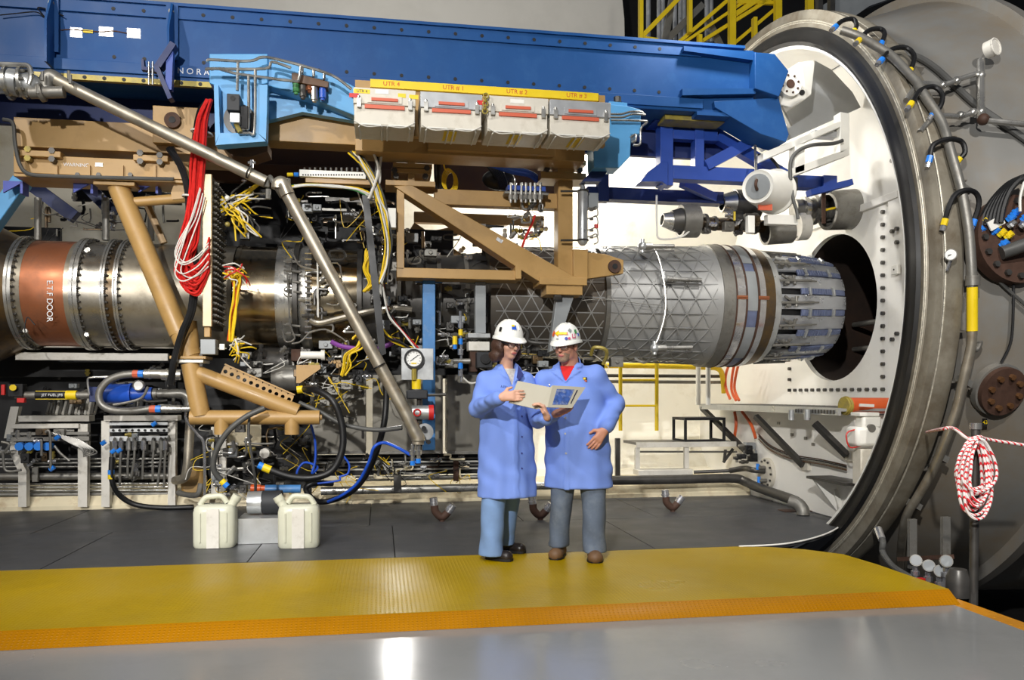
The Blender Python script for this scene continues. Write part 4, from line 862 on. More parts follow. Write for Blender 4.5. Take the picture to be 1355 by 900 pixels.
m = MB(); m.span((ua, 6.945, z0), (ub-0.01, 7.45, z1)); m.build('socket_board', 'dark_steel', pp_)
sm_ = MB(); sm_.cyl((0, 0, 0), (0.02, 0, 0), 0.016, n=8); sm_.cyl((0.02, 0, 0), (0.035, 0, 0), 0.010, n=8); sm_ = sm_.mesh('socket'); sm_.materials.append(MATS['dull_steel'])
for i in range(6):
    for j in range(24):
        o = bpy.data.objects.new('socket', sm_); COL.objects.link(o); o.parent = pp_; o.location = Vector((ub-0.01, 7.0 + i*0.078, z0 + 0.05 + j*(z1-z0-0.1)/23)) - pp_.location
pxblock(pp_, 'foot', 270, 433, 278, 446, 6.92, 0.06, 'tan')
pxblock(pp_, 'conduit_box', 265, 449, 285, 469, 6.85, 0.12, 'grey_paint'); pxblock(pp_, 'tag', 290, 455, 297, 463, 6.9, 0.03, 'white')
yc = thing('yellow_white_leads', 'tangle of yellow and white leads fanning out of the patch panel top', 'cables', PV(320, 320, 7.1))
def sprout(t, x, y, V, n, dx, dy, mats, r=0.006):
    for i in range(n):
        ax, ay = RND.uniform(0.3, 1)*dx, RND.uniform(-0.6, 1)*dy
        q = MB(); q.tube([PV(x + RND.uniform(-6, 6), y + RND.uniform(-14, 14), V), PV(x + ax*0.4, y + ay*0.2 + RND.uniform(-12, 8), V - RND.uniform(0, 0.1)), PV(x + ax*0.8 + RND.uniform(-8, 8), y + ay*0.7, V - RND.uniform(0, 0.12)), PV(x + ax + RND.uniform(-10, 10), y + ay + RND.uniform(-6, 10), V)], r, 6, 5); q.build('lead', mats[i % len(mats)], t)
sprout(yc, 296, 272, 7.12, 46, 56, 44, ['cable_yellow', 'cable_white', 'hose_grey', 'cable_yellow', 'dark'], 0.007)
bundle(yc, [(310, 262), (325, 255), (340, 244), (348, 240)], 7.1, 8, 3, 0.007, ['cable_yellow'], 2, 'lead')
for a, b in ((301, 262), (301, 297), (318, 456)):
    m = MB(); m.sphere(PV(a, b, 6.98), 0.022); m.build('connector_cap', 'zinc' if b > 290 else 'white', yc)
yd = thing('orange_yellow_leads', 'bundle of orange-yellow leads dropping down the patch panel', 'cables', PV(308, 450, 7.0))
bundle(yd, [(304, 360, 2.4), (312, 370, 1.4), (312, 395, 0.8), (308, 420, 0.8), (305, 452, 0.8)], 7.0, 14, 4, 0.008, ['cable_yellow', 'cable_yellow', 'orange'], 2, 'lead')
sprout(yd, 300, 362, 7.0, 14, 26, 16, ['cable_yellow', 'cable_white', 'cable_yellow', 'red'], 0.006); sprout(yd, 308, 458, 7.02, 12, 22, 24, ['cable_yellow', 'cable_white'], 0.006)
ts = thing('terminal_strip', 'long white terminal strip with a yellow lead bundle beneath it', 'terminal strip', PV(440, 244, 7.0))
pxblock(ts, 'strip', 396, 226, 484, 235, 7.0, 0.05, 'white', 0.003); pxblock(ts, 'tan_channel', 404, 236, 490, 243, 7.03, 0.1, 'tan')
for k in range(24):
    c = PV(401 + k*3.4, 231.5, 7.0); m = MB(); m.cyl(c - Y*0.003, c + Y*0.001, 0.007, n=8); m.build('terminal', 'dark', ts)
for k in range(12):
    c = PV(403 + k*7, 225, 7.02); m = MB(); m.cyl(c - Z*0.01, c + Z*0.02, 0.009, n=6); m.build('stud', 'steel', ts)
m = MB(); m.cyl(PV(380, 231, 7.0), PV(388, 231, 7.0), 0.016, n=8); m.build('yellow_plug', 'yellow', ts); m = MB(); m.cyl(PV(389, 231, 7.0), PV(395, 231, 7.0), 0.019, n=8); m.build('blue_plug', 'cap_blue', ts)
bundle(ts, [(388, 247), (410, 245), (440, 247), (470, 250), (488, 258)], 6.98, 14, 1.5, 0.008, ['cable_yellow', 'cable_yellow', 'cable_white', 'green'], 2.6, 'lead')
yr = thing('riser_leads', 'yellow and grey leads running down between the strap and the truss', 'cables', PV(505, 470, 7.0))
bundle(yr, [(470, 200, 1.4), (482, 218), (494, 240), (503, 265), (510, 285), (513, 320), (512, 350), (506, 375)], 7.0, 16, 5, 0.008, ['cable_yellow', 'hose_grey', 'cable_white', 'cable_yellow', 'dark'], 2.6, 'lead')
bundle(yr, [(500, 205), (502, 222), (498, 240), (492, 262)], 6.98, 7, 5, 0.012, ['cable_white', 'hose_grey'], 3, 'grey_cable')
bundle(yr, [(488, 330), (484, 355), (492, 375), (484, 385), (500, 372)], 7.1, 8, 4, 0.007, ['cable_yellow'], 4, 'lead')
bundle(yr, [(505, 360), (508, 395), (518, 420), (532, 440), (552, 462)], 7.1, 4, 3, 0.008, ['cable_white', 'red', 'cable_white', 'dark'], 3, 'lead')
bundle(yr, [(470, 448), (482, 440), (478, 458), (462, 470), (460, 485), (456, 497)], 7.2, 7, 4, 0.008, ['cable_yellow'], 3, 'lead')
bundle(yr, [(500, 430), (510, 445), (528, 455), (548, 462)], 7.15, 5, 3, 0.012, ['cable_yellow', 'dark'], 3, 'lead')
bundle(yr, [(478, 250), (486, 290), (490, 330)], 7.1, 6, 6, 0.006, ['cable_white', 'hose_grey', 'dark'], 4, 'lead')
m = MB(); m.prism([PV(479, 258, 6.95), PV(488, 258, 6.95), PV(511, 468, 6.95), PV(502, 472, 6.95)], (0, 0.02, 0)); tag(m.build('lifting_strap', 'black_rubber'), 'flat black lifting strap hanging beside the yellow leads', 'strap')
yl = thing('coiled_yellow_lead', 'coil of yellow lead hung under the tan hanger beside black cable', 'cables', PV(593, 252, 7.2))
for k in range(4):
    c = PV(593 + k*1.5, 238 + k*1.5, 7.22); m = MB(); m.tube([c + Vector((0.055*math.cos(a), 0, 0.10*math.sin(a))) for a in [2*math.pi*i/16 for i in range(17)]], 0.007, 6, 0, False); m.build('loop', 'cable_yellow', yl)
m = MB(); m.tube(along([(586, 205), (588, 222), (592, 230)], 7.2), 0.008, 6); m.build('tail', 'cable_yellow', yl)
bundle(yl, [(578, 210), (576, 235), (580, 250)], 7.3, 5, 5, 0.016, ['black_rubber'], 2, 'black_cable')
hm2 = thing('hose_manifold', 'cluster of blue-capped tubes and wires under the tan shelf', 'manifold', PV(695, 280, 7.2))
m = MB(); m.pxrect(672, 246, 722, 252, 7.05, 0.12); m.build('blue_rail', 'frame_blue', hm2); m = MB(); m.pxrect(668, 254, 726, 257, 7.05, 0.12); m.build('rail', 'dull_steel', hm2)
for a in (676, 682, 690, 696, 702, 708, 715):
    m = MB(); m.cyl(PV(a, 242, 7.06), PV(a, 268, 7.06), 0.014, n=8); m.cyl(PV(a, 258, 7.06), PV(a, 264, 7.06), 0.024, n=6); m.build('needle_valve', 'steel', hm2)
clutter(hm2, 676, 262, 718, 318, 7.0, 7.3, 30, ['steel', 'chrome', 'dull_steel', 'dark_steel'], ('tube', 'fitting', 'wire'), 0.5)
for pts in ([(640, 215), (655, 220), (680, 228), (700, 232), (712, 240)], [(655, 214), (675, 222), (700, 228), (716, 238)]):
    m = MB(); m.tube(along(pts, 7.25), 0.022, 8); m.build('blue_hose', 'cable_blue', hm2)
m = MB(); m.tube(along([(708, 285), (702, 300), (695, 315), (690, 330)], 7.1), 0.012, 6); m.build('red_hose', 'cable_red', hm2)
for k in range(6):
    m = MB(); m.tube(along([(640 + k*3, 212), (650 + k*3, 225 + k), (660 + k*2, 240 + k), (662 + k, 252)], 7.4), 0.018, 8); m.build('black_hose', 'black_rubber', hm2)
m = MB(); m.sphere(PV(660, 238, 7.5), (0.16, 0.08, 0.10)); m.build('plastic_wrap', 'black_rubber', hm2)
# sample bottle on the column, red-capped lines beside it
sb = thing('sample_cylinder', 'slim silver sample cylinder strapped to the tan column', 'cylinder', PV(771, 328, 7.0))
m = MB(); p = PV(771, 325, 7.0); z1 = PV(771, 248, 7.0).z; m.lathe([(0, 0.0), (0.0, 0.02), (0.02, 0.04), (0.05, 0.046), (z1-p.z-0.05, 0.046), (z1-p.z-0.02, 0.03), (z1-p.z+0.03, 0.018), (z1-p.z+0.03, 0)], p, Z, 18); m.build('shell', 'aluminium', sb)
for y in (253, 318):
    m = MB(); m.cyl(PV(742, y, 7.06), PV(771, y, 7.06), 0.010, n=8); m.torus(PV(771, y, 7.0), Z, 0.049, 0.008, 18, 6); m.build('strap', 'dark_steel', sb)
pxblock(sb, 'valve_block', 774, 255, 792, 275, 7.05, 0.1, 'grey_paint'); m = MB(); m.cyl(PV(789, 297, 7.0), PV(789, 302, 7.0), 0.018, n=8); m.build('red_cap', 'red', sb)
for y in (278, 290, 305, 314):
    m = MB(); m.tube(along([(776, y), (783, y-2), (789, y-4), (791, y+6), (786, y+9)], 7.0), 0.006, 6); m.cyl(PV(780, y, 7.0), PV(785, y, 7.0), 0.012, n=6); m.build('line', 'dull_steel', sb)
# hanger posts
bp_ = thing('support_post', 'bright blue square support post behind the gauge panel', 'post', PV(567, 600, 7.3))
pxblock(bp_, 'post', 559.5, 371, 576, 596, 7.25, 0.12, 'post_blue', 0.005); pxblock(bp_, 'cap_plate', 551, 365, 588, 369, 7.16, 0.28, 'post_blue')
gp = thing('hanger_post', 'grey square hanger post behind the woman\'s hard hat', 'post', PV(636, 448, 7.3))
pxblock(gp, 'post', 629, 373, 643, 441, 7.25, 0.1, 'grey_paint', 0.004); pxblock(gp, 'cap_plate', 612, 367.5, 667, 370.5, 7.16, 0.28, 'grey_paint'); pxblock(gp, 'base_plate', 619, 441, 649, 447, 7.18, 0.22, 'aluminium')
gs = thing('slanted_strut', 'grey channel strut slanting down beside the man\'s hard hat', 'strut', PV(731, 466, 7.1))
m = MB(); m.prism([PV(737, 391, 7.15), PV(760, 391, 7.15), PV(737, 462, 7.15), PV(727, 466, 7.15)], (0, 0.10, 0)); m.build('channel', 'grey_paint', gs, 0.004)
m = MB(); m.cyl(PV(733, 393, 7.1), PV(742, 393, 7.1), 0.03, n=8); m.build('bolt', 'dark_steel', gs)

# pump block and black camera below the grey hanger post
pb_ = thing('pump_block', 'pale pump block with a square black camera left of the woman', 'pump', PV(640, 490, 7.25))
pxblock(pb_, 'block', 620, 452, 648, 464, 7.2, 0.16, 'rack_grey'); pxblock(pb_, 'plate', 622, 465, 632, 492, 7.22, 0.1, 'rust'); cam_b = pxblock(pb_, 'camera_body', 631, 466, 652, 487, 7.1, 0.12, 'grip', 0.008)
m = MB(); c = PV(642, 475, 7.1); m.cyl(c - Y*0.03, c, 0.045, n=20); m.cyl(c - Y*0.034, c - Y*0.03, 0.03, n=20); m.build('lens_ring', 'dark', cam_b)
m = MB(); m.cyl(PV(600, 478, 7.15), PV(622, 478, 7.15), 0.024, n=12); m.build('inlet_tube', 'steel', pb_)
sl = thing('sampling_line', 'vertical steel sampling line with yellow and blue fittings', 'pipe', PV(609, 500, 7.15))
m = MB(); m.cyl(PV(609, 412, 7.15), PV(611, 505, 7.15), 0.012, n=8); m.build('tube', 'chrome', sl)
for y, mm, r in ((440, 'yellow', 0.02), (430, 'chrome', 0.024), (452, 'cap_blue', 0.02), (466, 'chrome', 0.026), (484, 'cap_blue', 0.022), (494, 'chrome', 0.022)):
    m = MB(); m.cyl(PV(609.5, y-4, 7.15), PV(609.5, y+4, 7.15), r, n=8); m.build('fitting', mm, sl)
m = MB(); m.cyl(PV(602, 445, 7.12), PV(602, 456, 7.12), 0.022, n=8); m.build('yellow_plug', 'yellow', sl); m = MB(); m.cyl(PV(602, 456, 7.12), PV(602, 462, 7.12), 0.018, n=8); m.build('blue_plug', 'cap_blue', sl)
m = MB(); m.tube(along([(613, 500), (622, 507), (632, 505), (636, 498)], 7.12), 0.008, 6); m.build('white_lead', 'cable_white', sl)
# ================================================================ fluid racks, lower left
def rack(lab, posts, x0, x1, top, caps=False):
    t = thing('fluid_rack', lab, 'rack', PV((x0+x1)/2, 672, 8.72), 'fluid racks along the sill'); RV = 8.62
    for pts in posts:
        q = MB()
        for (a, b, w), (c, d, w2) in zip(pts[:-1], pts[1:]): q.prism([PV(a, b, RV), PV(a+w, b, RV), PV(c+w2, d, RV), PV(c, d, RV)], (0, 0.08, 0))
        q.build('post', 'rack_grey', t)
    for y0, y1, a, b in top: pxblock(t, 'top_channel', a, y0, b, y1, RV-0.04, 0.16, 'rack_grey', 0.003)
    return t
r1 = rack('grey fluid rack at the far left with four blue caps', [[(13, 580, 11), (13, 600, 11), (24, 624, 11), (24, 671, 11)], [(14, 538, 11), (5, 580, 11)], [(103, 561, 13), (103, 671, 12)]], 0, 118, [(550, 558, 24, 118), (561, 567, 14, 104)])
r2 = rack('grey fluid rack beside it with three manifold bars and tubes', [[(134, 557, 11), (134, 671, 11)], [(222, 557, 10), (222, 670, 10)]], 134, 235, [(550, 557, 137, 235)])
for a in (25, 38, 50, 62):
    c = PV(a, 591, 8.50); m = MB(); m.cyl(c, c + Y*0.05, 0.040, n=16); m.cyl(c + Y*0.05, c + Y*0.12, 0.030, n=12); m.build('blue_cap', 'cap_blue', r1)
for y0, y1 in ((572, 576), (578, 584)):
    pxblock(r1, 'manifold_bar', 14, y0, 118, y1, 8.56, 0.05, 'dull_steel', 0.003)
for y0, y1 in ((559, 563), (567, 572), (577, 584)):
    pxblock(r2, 'manifold_bar', 144, y0, 222, y1, 8.56, 0.05, 'aluminium', 0.003)
for k in range(9):
    c = PV(150 + k*8.4, 569.5, 8.555); m = MB(); m.cyl(c - Y*0.01, c, 0.013, n=8); m.build('port', 'dark', r2)
for k, a in enumerate((152, 160, 170, 178, 190, 203, 213, 219)):
    c = PV(a, 580, 8.53); e = PV(a-2+RND.uniform(-4, 4), RND.uniform(625, 645), 8.5); m = MB(); m.tube([c, c + Vector((0, -0.03, -0.03)), PV(a, 598, 8.48), PV((a+a-2)/2, 612, 8.48), e], 0.012, 8, 4); m.build('flex_tube', 'dull_steel', r2)
    m = MB(); m.cyl(PV(a, 584, 8.50), PV(a, 596, 8.48), 0.024, n=8); m.build('coupling', RND.choice(('steel', 'chrome', 'dull_steel')), r2)
for a, b in ((137, 586), (150, 597), (158, 596), (204, 561), (76, 579), (69, 620)):
    m = MB(); c = PV(a, b, 8.47); m.cyl(c - X*0.02 - Z*0.015, c + X*0.02 + Z*0.015, 0.022, n=8); m.build('blue_cap', 'cap_blue', r2 if a > 100 else r1)
for k in range(9):
    q = MB(); x = 70 + k*4; q.tube(along([(x, 573 + k), (x+12, 580 + k), (x+26, 588 + k*1.4), (110, 594 + k*1.3)], 8.5), 0.007, 6); q.build('instrument_tube', 'steel', r1)
for pts in ([(55, 583), (55, 603)], [(60, 572), (66, 574), (67, 622)], [(72, 590), (80, 600), (92, 610)], [(4, 600), (6, 620), (14, 624), (28, 622)], [(2, 585), (12, 588), (8, 596), (2, 600)]):
    q = MB(); q.tube(along(pts, 8.46), 0.013, 8); q.build('flex_tube', 'dull_steel', r1)
clutter(r1, 2, 570, 104, 612, 8.52, 8.66, 26, ['steel', 'dull_steel', 'dark_steel', 'aluminium'], ('tube', 'fitting', 'fitting', 'unit'), 0.6)
clutter(r2, 146, 570, 222, 640, 8.55, 8.72, 26, ['steel', 'dull_steel', 'dark_steel', 'dark'], ('tube', 'fitting', 'fitting', 'unit'), 0.5)
# header pipes under the racks
hp = thing('header_pipes', 'horizontal steel header pipes behind the grey racks', 'pipes', PV(110, 655, 8.8))
for y, r, a, b in ((631, 0.036, -30, 224), (641, 0.012, -30, 222), (645.5, 0.012, -30, 222), (650, 0.012, -30, 222), (655, 0.022, -30, 222), (608, 0.012, 0, 222), (613, 0.012, 0, 222), (618, 0.010, 0, 222)):
    m = MB(); m.cyl(PV(a, y, 8.78), PV(b, y-0.014*(b-a)*0.35, 8.78), r, n=14); m.build('pipe', 'dull_steel' if r > 0.02 else 'steel', hp)
m = MB(); m.tube([PV(252, 555, 8.3), PV(250, 590, 8.3), PV(248, 618, 8.3), PV(244, 632, 8.35), PV(232, 636, 8.5)], 0.045, 14); m.build('elbow_pipe', 'pipe_steel', hp)
m = MB(); m.tube([PV(266, 640, 8.2), PV(262, 654, 8.2), PV(248, 655, 8.3), PV(236, 652, 8.4)], 0.028, 10); m.build('elbow_pipe', 'dull_steel', hp)
m = MB(); m.tube([PV(247, 540, 7.9), PV(247, 556, 7.9), PV(262, 575, 7.9), PV(270, 590, 7.9), PV(271, 655, 7.9)], 0.014, 8); m.build('riser_tube', 'chrome', hp)
pxblock(hp, 'clamp_plate', 42, 618, 50, 638, 8.7, 0.03, 'dull_steel')
# dark equipment bay behind the racks
eb = thing('equipment_bay', 'dark equipment bay behind the fluid racks', 'bay', PV(130, 600, 9.1))
pxblock(eb, 'dark_backing', -40, 495, 280, 640, 9.05, 0.05, 'dark'); pxblock(eb, 'dark_backing', 250, 500, 420, 650, 8.95, 0.05, 'dark')
for k in range(16):
    x = 62 + k*4.2; m = MB(); m.cyl(PV(x, 548, 8.75), PV(x + 5, 530 - (k % 5)*2, 8.9), 0.014, n=8); m.build('rod', RND.choice(('rack_grey', 'dull_steel', 'cable_white')), eb)
clutter(eb, 60, 485, 235, 545, 8.6, 8.95, 30, DK, ('tube', 'fitting', 'unit')); clutter(eb, 275, 560, 410, 655, 8.3, 8.8, 56, DK + ['steel', 'steel', 'chrome']); clutter(eb, 275, 580, 330, 650, 8.0, 8.3, 22, ['steel', 'dull_steel', 'chrome', 'dark_steel'])
for (a, b, r, mm) in ((315, 605, 0.05, 'dark'), (396, 612, 0.05, 'dark_steel'), (330, 640, 0.06, 'dark_steel'), (350, 600, 0.05, 'rack_grey')):
    m = MB(); c = PV(a, b, 8.4); m.cyl(c, c + Y*0.1, r, n=16); m.build('pump_head', mm, eb)
for a in (279, 290):
    pxblock(eb, 'panel', a, 565, a+9, 655, 8.6, 0.04, 'rack_grey')
pxblock(eb, 'panel', 300, 560, 345, 590, 8.75, 0.04, 'sill_cream')
m = MB(); m.prism([PV(238, 640, 8.6), PV(250, 618, 8.6), (PV(266, 622, 8.6)), PV(272, 645, 8.6), PV(268, 655, 8.6), PV(240, 655, 8.6)], (0, 0.2, 0)); m.build('fabric_bag', 'tan', eb, 0.03)

# fuel line, blue pump motor and braided hose
fl = thing('fuel_line', 'fuel pipe wrapped in a black and yellow jet fuel band', 'pipe', PV(90, 530, 7.9))
FV = 7.9
m = MB(); m.cyl(PV(20, 523, FV), PV(122, 523, FV), 0.032, n=16); m.build('pipe', 'dull_steel', fl)
m = MB(); m.cyl(PV(48, 523, FV), PV(90, 523, FV), 0.042, n=20); m.build('black_band', 'dark', fl)
for a, b in ((49, 90),):
    for dz in (0.036, -0.036):
        p0, p1 = PV(a, 523, FV), PV(b, 523, FV); m = MB(); m.bar(p0 + Vector((0, -0.032, dz)), p1 + Vector((0, -0.024, dz)), 0.005, 0.004); m.build('yellow_edge', 'yellow', fl)
m = MB(); m.cyl(PV(88, 523, FV), PV(102, 523, FV), 0.043, n=20); m.build('yellow_band', 'yellow', fl)
text('JET FUEL JP8', 'lettering', PV(69, 522.8, FV-0.044), X, Z, 0.024, 'text_white', fl)
pxblock(fl, 'valve_body', 10, 508, 30, 525, FV-0.05, 0.1, 'dark'); m = MB(); m.cyl(PV(17, 513, FV-0.10), PV(17, 513, FV-0.06), 0.028, n=14); m.build('yellow_knob', 'yellow', fl)
pxblock(fl, 'red_tag', 1, 509, 6, 523, FV-0.05, 0.03, 'red'); pxblock(fl, 'red_cap', 22, 527, 32, 533, FV-0.05, 0.05, 'red')
pm_ = thing('pump_motor', 'bright blue pump motor with a white dial behind the braided hose', 'motor', PV(165, 535, FV))
c0 = PV(137, 521, FV); L_ = (PV(202, 521, FV)-c0).x
m = MB(); m.lathe([(0, 0), (0, 0.075), (0.012, 0.092), (L_*0.52, 0.092), (L_*0.54, 0.098), (L_*0.58, 0.098), (L_*0.58, 0.06), (L_*0.72, 0.055), (L_*0.86, 0.05), (L_*0.88, 0.065), (L_, 0.06), (L_, 0)], c0, X, 28); m.build('housing', 'motor_blue', pm_)
pxblock(pm_, 'terminal_box', 118, 512, 130, 532, FV-0.05, 0.1, 'navy'); c = PV(183, 510, FV-0.12); m = MB(); m.cyl(c, c + Y*0.05, 0.047, n=20); m.build('dial', 'dial', pm_)
m = MB(); m.torus(c, Y, 0.045, 0.007, 20, 6); m.build('dial_rim', 'steel', pm_)
m = MB(); m.cyl(PV(202, 521, FV), PV(228, 521, FV), 0.036, n=14); m.cyl(PV(203, 521, FV), PV(208, 521, FV), 0.05, n=14); m.tube([PV(226, 521, FV), PV(242, 521, FV), PV(250, 528, FV), PV(250, 540, FV)], 0.042, 12); m.build('outlet_pipe', 'dull_steel', pm_)
bh_ = thing('braided_hose', 'braided steel hose looping round the blue motor with red and blue ends', 'hose', PV(150, 545, 7.72))
m = MB(); m.tube(along([(178, 495), (160, 497), (143, 504), (132, 518), (133, 533), (146, 542), (170, 544), (200, 541)], 7.70), 0.033, 12); m.build('braid', 'dull_steel', bh_)
for a, b, y in ((176, 183, 495), (198, 206, 541.5)):
    m = MB(); m.cyl(PV(a, y, 7.7), PV(b, y, 7.7), 0.036, n=8); m.build('red_nut', 'stripe_red', bh_); m = MB(); m.cyl(PV(b, y, 7.7), PV(b+7, y, 7.7), 0.034, n=8); m.build('blue_nut', 'cap_blue', bh_)
for a, b, y, r in ((191, 215, 495, 0.042), (214, 240, 496, 0.05), (213, 240, 541, 0.036), (240, 254, 541, 0.028)):
    m = MB(); m.cyl(PV(a, y, 7.72), PV(b, y, 7.72), r, n=16); m.cyl(PV(a+6, y, 7.72), PV(a+9, y, 7.72), r*1.15, n=16); m.build('coupling', 'steel', bh_)
m = MB(); m.tube(along([(118, 522), (116, 504), (120, 500), (140, 499), (150, 498)], 7.8), 0.010, 8, 4); m.build('drain_tube', 'steel', bh_)
m = MB(); m.tube(along([(150, 536), (172, 532), (188, 526), (196, 512)], 7.6), 0.012, 8); m.build('sense_line', 'dull_steel', bh_)

# ================================================================ hoses in front of the lower frame
def hose(lab, pts, r, m_, ends=(), name='hose'):
    t = thing(name, lab, 'hose', alongv(pts)[-1]); q = MB(); q.tube(alongv(pts), r, 12, 8); q.build('hose_body', m_, t)
    for (a, b, V, c, d, rr, mm, nm) in ends:
        q = MB(); q.cyl(PV(a, b, V), PV(c, d, V), rr, n=10); q.build(nm, mm, t)
    return t
hose('thick black hose looping right from the lower tan frame', [(402, 515, 7.3), (418, 516, 7.1), (440, 530, 7.0), (452, 560, 7.0), (453, 594, 7.0), (440, 622, 7.0), (415, 632, 7.0), (385, 631, 7.0), (358, 622, 7.0)], 0.030, 'black_rubber', [(358, 622, 7.0, 348, 618, 0.034, 'yellow', 'yellow_nut'), (348, 618, 7.0, 342, 615, 0.03, 'cap_blue', 'blue_nut'), (393, 516, 7.3, 401, 515, 0.034, 'yellow', 'yellow_nut')])
hose('dark grey hose arching left from the tan rail to a yellow fitting', [(350, 540, 6.9), (325, 552, 6.88), (300, 573, 6.88), (285, 600, 6.9), (283, 622, 6.92), (294, 637, 6.95)], 0.024, 'hose_grey', [(293, 636, 6.95, 297, 640, 0.028, 'yellow', 'yellow_nut'), (297, 640, 6.95, 301, 644, 0.026, 'cap_blue', 'blue_nut')])
hose('grey hose sagging from the lower frame to the pipe elbow', [(396, 533, 7.2), (425, 546, 7.15), (451, 560, 7.1), (478, 567, 7.05), (505, 569, 7.0), (532, 566, 6.95)], 0.020, 'hose_grey')
hose('long black hose tied with white bands dropping to the sill', [(510, 500, 7.2), (511, 530, 7.2), (506, 571, 7.2), (489, 620, 7.4), (468, 648, 7.6), (440, 662, 7.8), (418, 663, 7.8), (405, 648, 7.8), (414, 640, 7.8), (440, 640, 7.9)], 0.028, 'black_rubber')
hose('black hose trailing along the sill behind the left jerrycan', [(148, 605, 8.4), (148, 635, 8.4), (158, 655, 8.45), (180, 668, 8.5), (215, 672, 8.5), (256, 671, 8.5)], 0.026, 'black_rubber', [(147, 628, 8.4, 147, 634, 0.03, 'yellow', 'yellow_nut'), (147, 622, 8.4, 147, 628, 0.03, 'cap_blue', 'blue_nut')])
hose('thin dark hose hanging straight down from the tan rail', [(330, 553, 6.95), (329, 575, 6.95), (334, 610, 7.0), (338, 640, 7.1), (337, 662, 7.2)], 0.012, 'hose_grey')
hose('bright blue air line following the long black hose', [(543, 602, 6.9), (525, 592, 7.0), (508, 586, 7.1), (495, 592, 7.1), (488, 612, 7.2), (474, 638, 7.35), (455, 654, 7.5), (434, 664, 7.7)], 0.014, 'cable_blue', name='air_line')
hose('bright blue air line dangling left of the metal cabinets', [(411, 560, 7.5), (417, 585, 7.5), (417, 610, 7.5), (413, 626, 7.5), (420, 618, 7.55), (404, 612, 7.6), (395, 620, 7.6), (392, 630, 7.6)], 0.011, 'cable_blue', name='air_line')
hose('bright blue air line curling under the metal cabinets', [(455, 604, 7.7), (462, 615, 7.7), (460, 627, 7.7), (450, 631, 7.7), (448, 636, 7.7), (420, 640, 7.7)], 0.010, 'cable_blue', name='air_line')
pc = thing('pneumatic_cylinder', 'steel blue pneumatic cylinder with an orange end behind the right jerrycan', 'cylinder', PV(370, 650, 8.0))
m = MB(); m.cyl(PV(351, 647, 8.0), PV(398, 647, 8.0), 0.040, n=16); m.build('barrel', 'post_blue', pc); m = MB(); m.cyl(PV(332, 646, 8.0), PV(345, 646, 8.0), 0.036, n=12); m.cyl(PV(345, 646, 8.0), PV(351, 646, 8.0), 0.026, n=12); m.build('orange_end', 'orange', pc)

# ================================================================ metal cabinets behind, sill pipes
for a, b, lab in ((412, 484, 'stainless cabinet panel behind the looping black hose'), (493, 586, 'stainless cabinet panel behind the end of the steel pipe'), (592, 690, 'stainless cabinet panel behind the woman')):
    t = thing('equipment_cabinet', lab, 'cabinet', PV((a+b)/2, 600, 8.5), 'stainless cabinets above the sill')
    pxblock(t, 'door', a, 496, b, 598, 8.45, 0.03, 'cabinet', 0.004); pxblock(t, 'body', a, 496, b, 599, 8.485, 0.3, 'dark_steel')
    pxblock(t, 'frame_strip', a, 597, b, 601, 8.43, 0.04, 'dull_steel')
    for y in (520, 575): m = MB(); c = PV(b-4, y, 8.44); m.cyl(c - Z*0.04, c + Z*0.04, 0.012, n=8); m.build('hinge', 'dark_steel', t)
sp2 = thing('sill_pipe', 'pair of steel pipes along the cream sill with clamp blocks', 'pipes', PV(560, 650, 8.5))
m = MB(); m.cyl(PV(425, 650, 8.45), PV(640, 645, 8.45), 0.042, n=18); m.cyl(PV(640, 645, 8.45), PV(800, 641, 8.45), 0.042, n=18); m.build('lower_pipe', 'steel', sp2)
m = MB(); m.cyl(PV(470, 634, 8.62), PV(640, 631, 8.62), 0.026, n=14); m.build('upper_pipe', 'steel', sp2)
pxblock(sp2, 'clamp_block', 521, 629, 531, 652, 8.38, 0.1, 'dark_steel'); pxblock(sp2, 'clamp_block', 600, 610, 607, 637, 8.5, 0.04, 'rust')
us = thing('under_cabinet_lines', 'tangle of thin wires and tubes below the metal cabinets', 'wires', PV(540, 630, 8.6))
pxblock(us, 'shadow_sheet', 412, 601, 690, 628, 8.7, 0.04, 'dark'); clutter(us, 415, 602, 625, 632, 8.4, 8.65, 50, ['steel', 'dull_steel', 'cable_white', 'rust', 'sill_cream'], ('tube', 'wire', 'wire', 'fitting'), 0.8)  # the dark sheet stands in for the shadow below the cabinets
for k in range(4):
    m = MB(); m.cyl(PV(420, 607 + k*5, 8.68), PV(640, 606 + k*4.6, 8.68), 0.010, n=8); m.build('conduit', 'cable_white' if k % 2 else 'dull_steel', us)

# ================================================================ gauge panel, valve actuator under it
gpn = thing('pressure_gauge', 'square steel panel with a round black-rimmed pressure gauge', 'gauge', PV(552, 504, 6.95))
pxblock(gpn, 'plate', 531, 461, 573.5, 503, 6.92, 0.02, 'aluminium', 0.003); c = PV(547.5, 475, 6.92)
m = MB(); m.lathe([(0, 0.0), (0.0, 0.07), (-0.045, 0.085), (-0.05, 0.085), (-0.05, 0.068), (-0.035, 0.066)], c, Y, 32); gg = m.build('gauge_rim', 'dark', gpn)
m = MB(); m.cyl(c - Y*0.034, c - Y*0.036, 0.067, n=32); m.build('dial', 'dial', gg)
m = MB(); m.bar(c + Vector((-0.03, -0.039, -0.02)), c + Vector((0.035, -0.039, 0.03)), 0.005, 0.003); m.build('needle', 'dark', gg)
for k in range(11):
    t = math.radians(-50 + 28*k); d = Vector((math.cos(t), 0, math.sin(t))); m = MB(); m.bar(c - Y*0.0375 + d*0.048, c - Y*0.0375 + d*0.060, 0.004, 0.002); m.build('tick', 'dark', gg)
m = MB(); m.box(c + Vector((0, -0.037, -0.04)), (0.045, 0.002, 0.012)); m.build('dial_mark', 'yellow', gg)
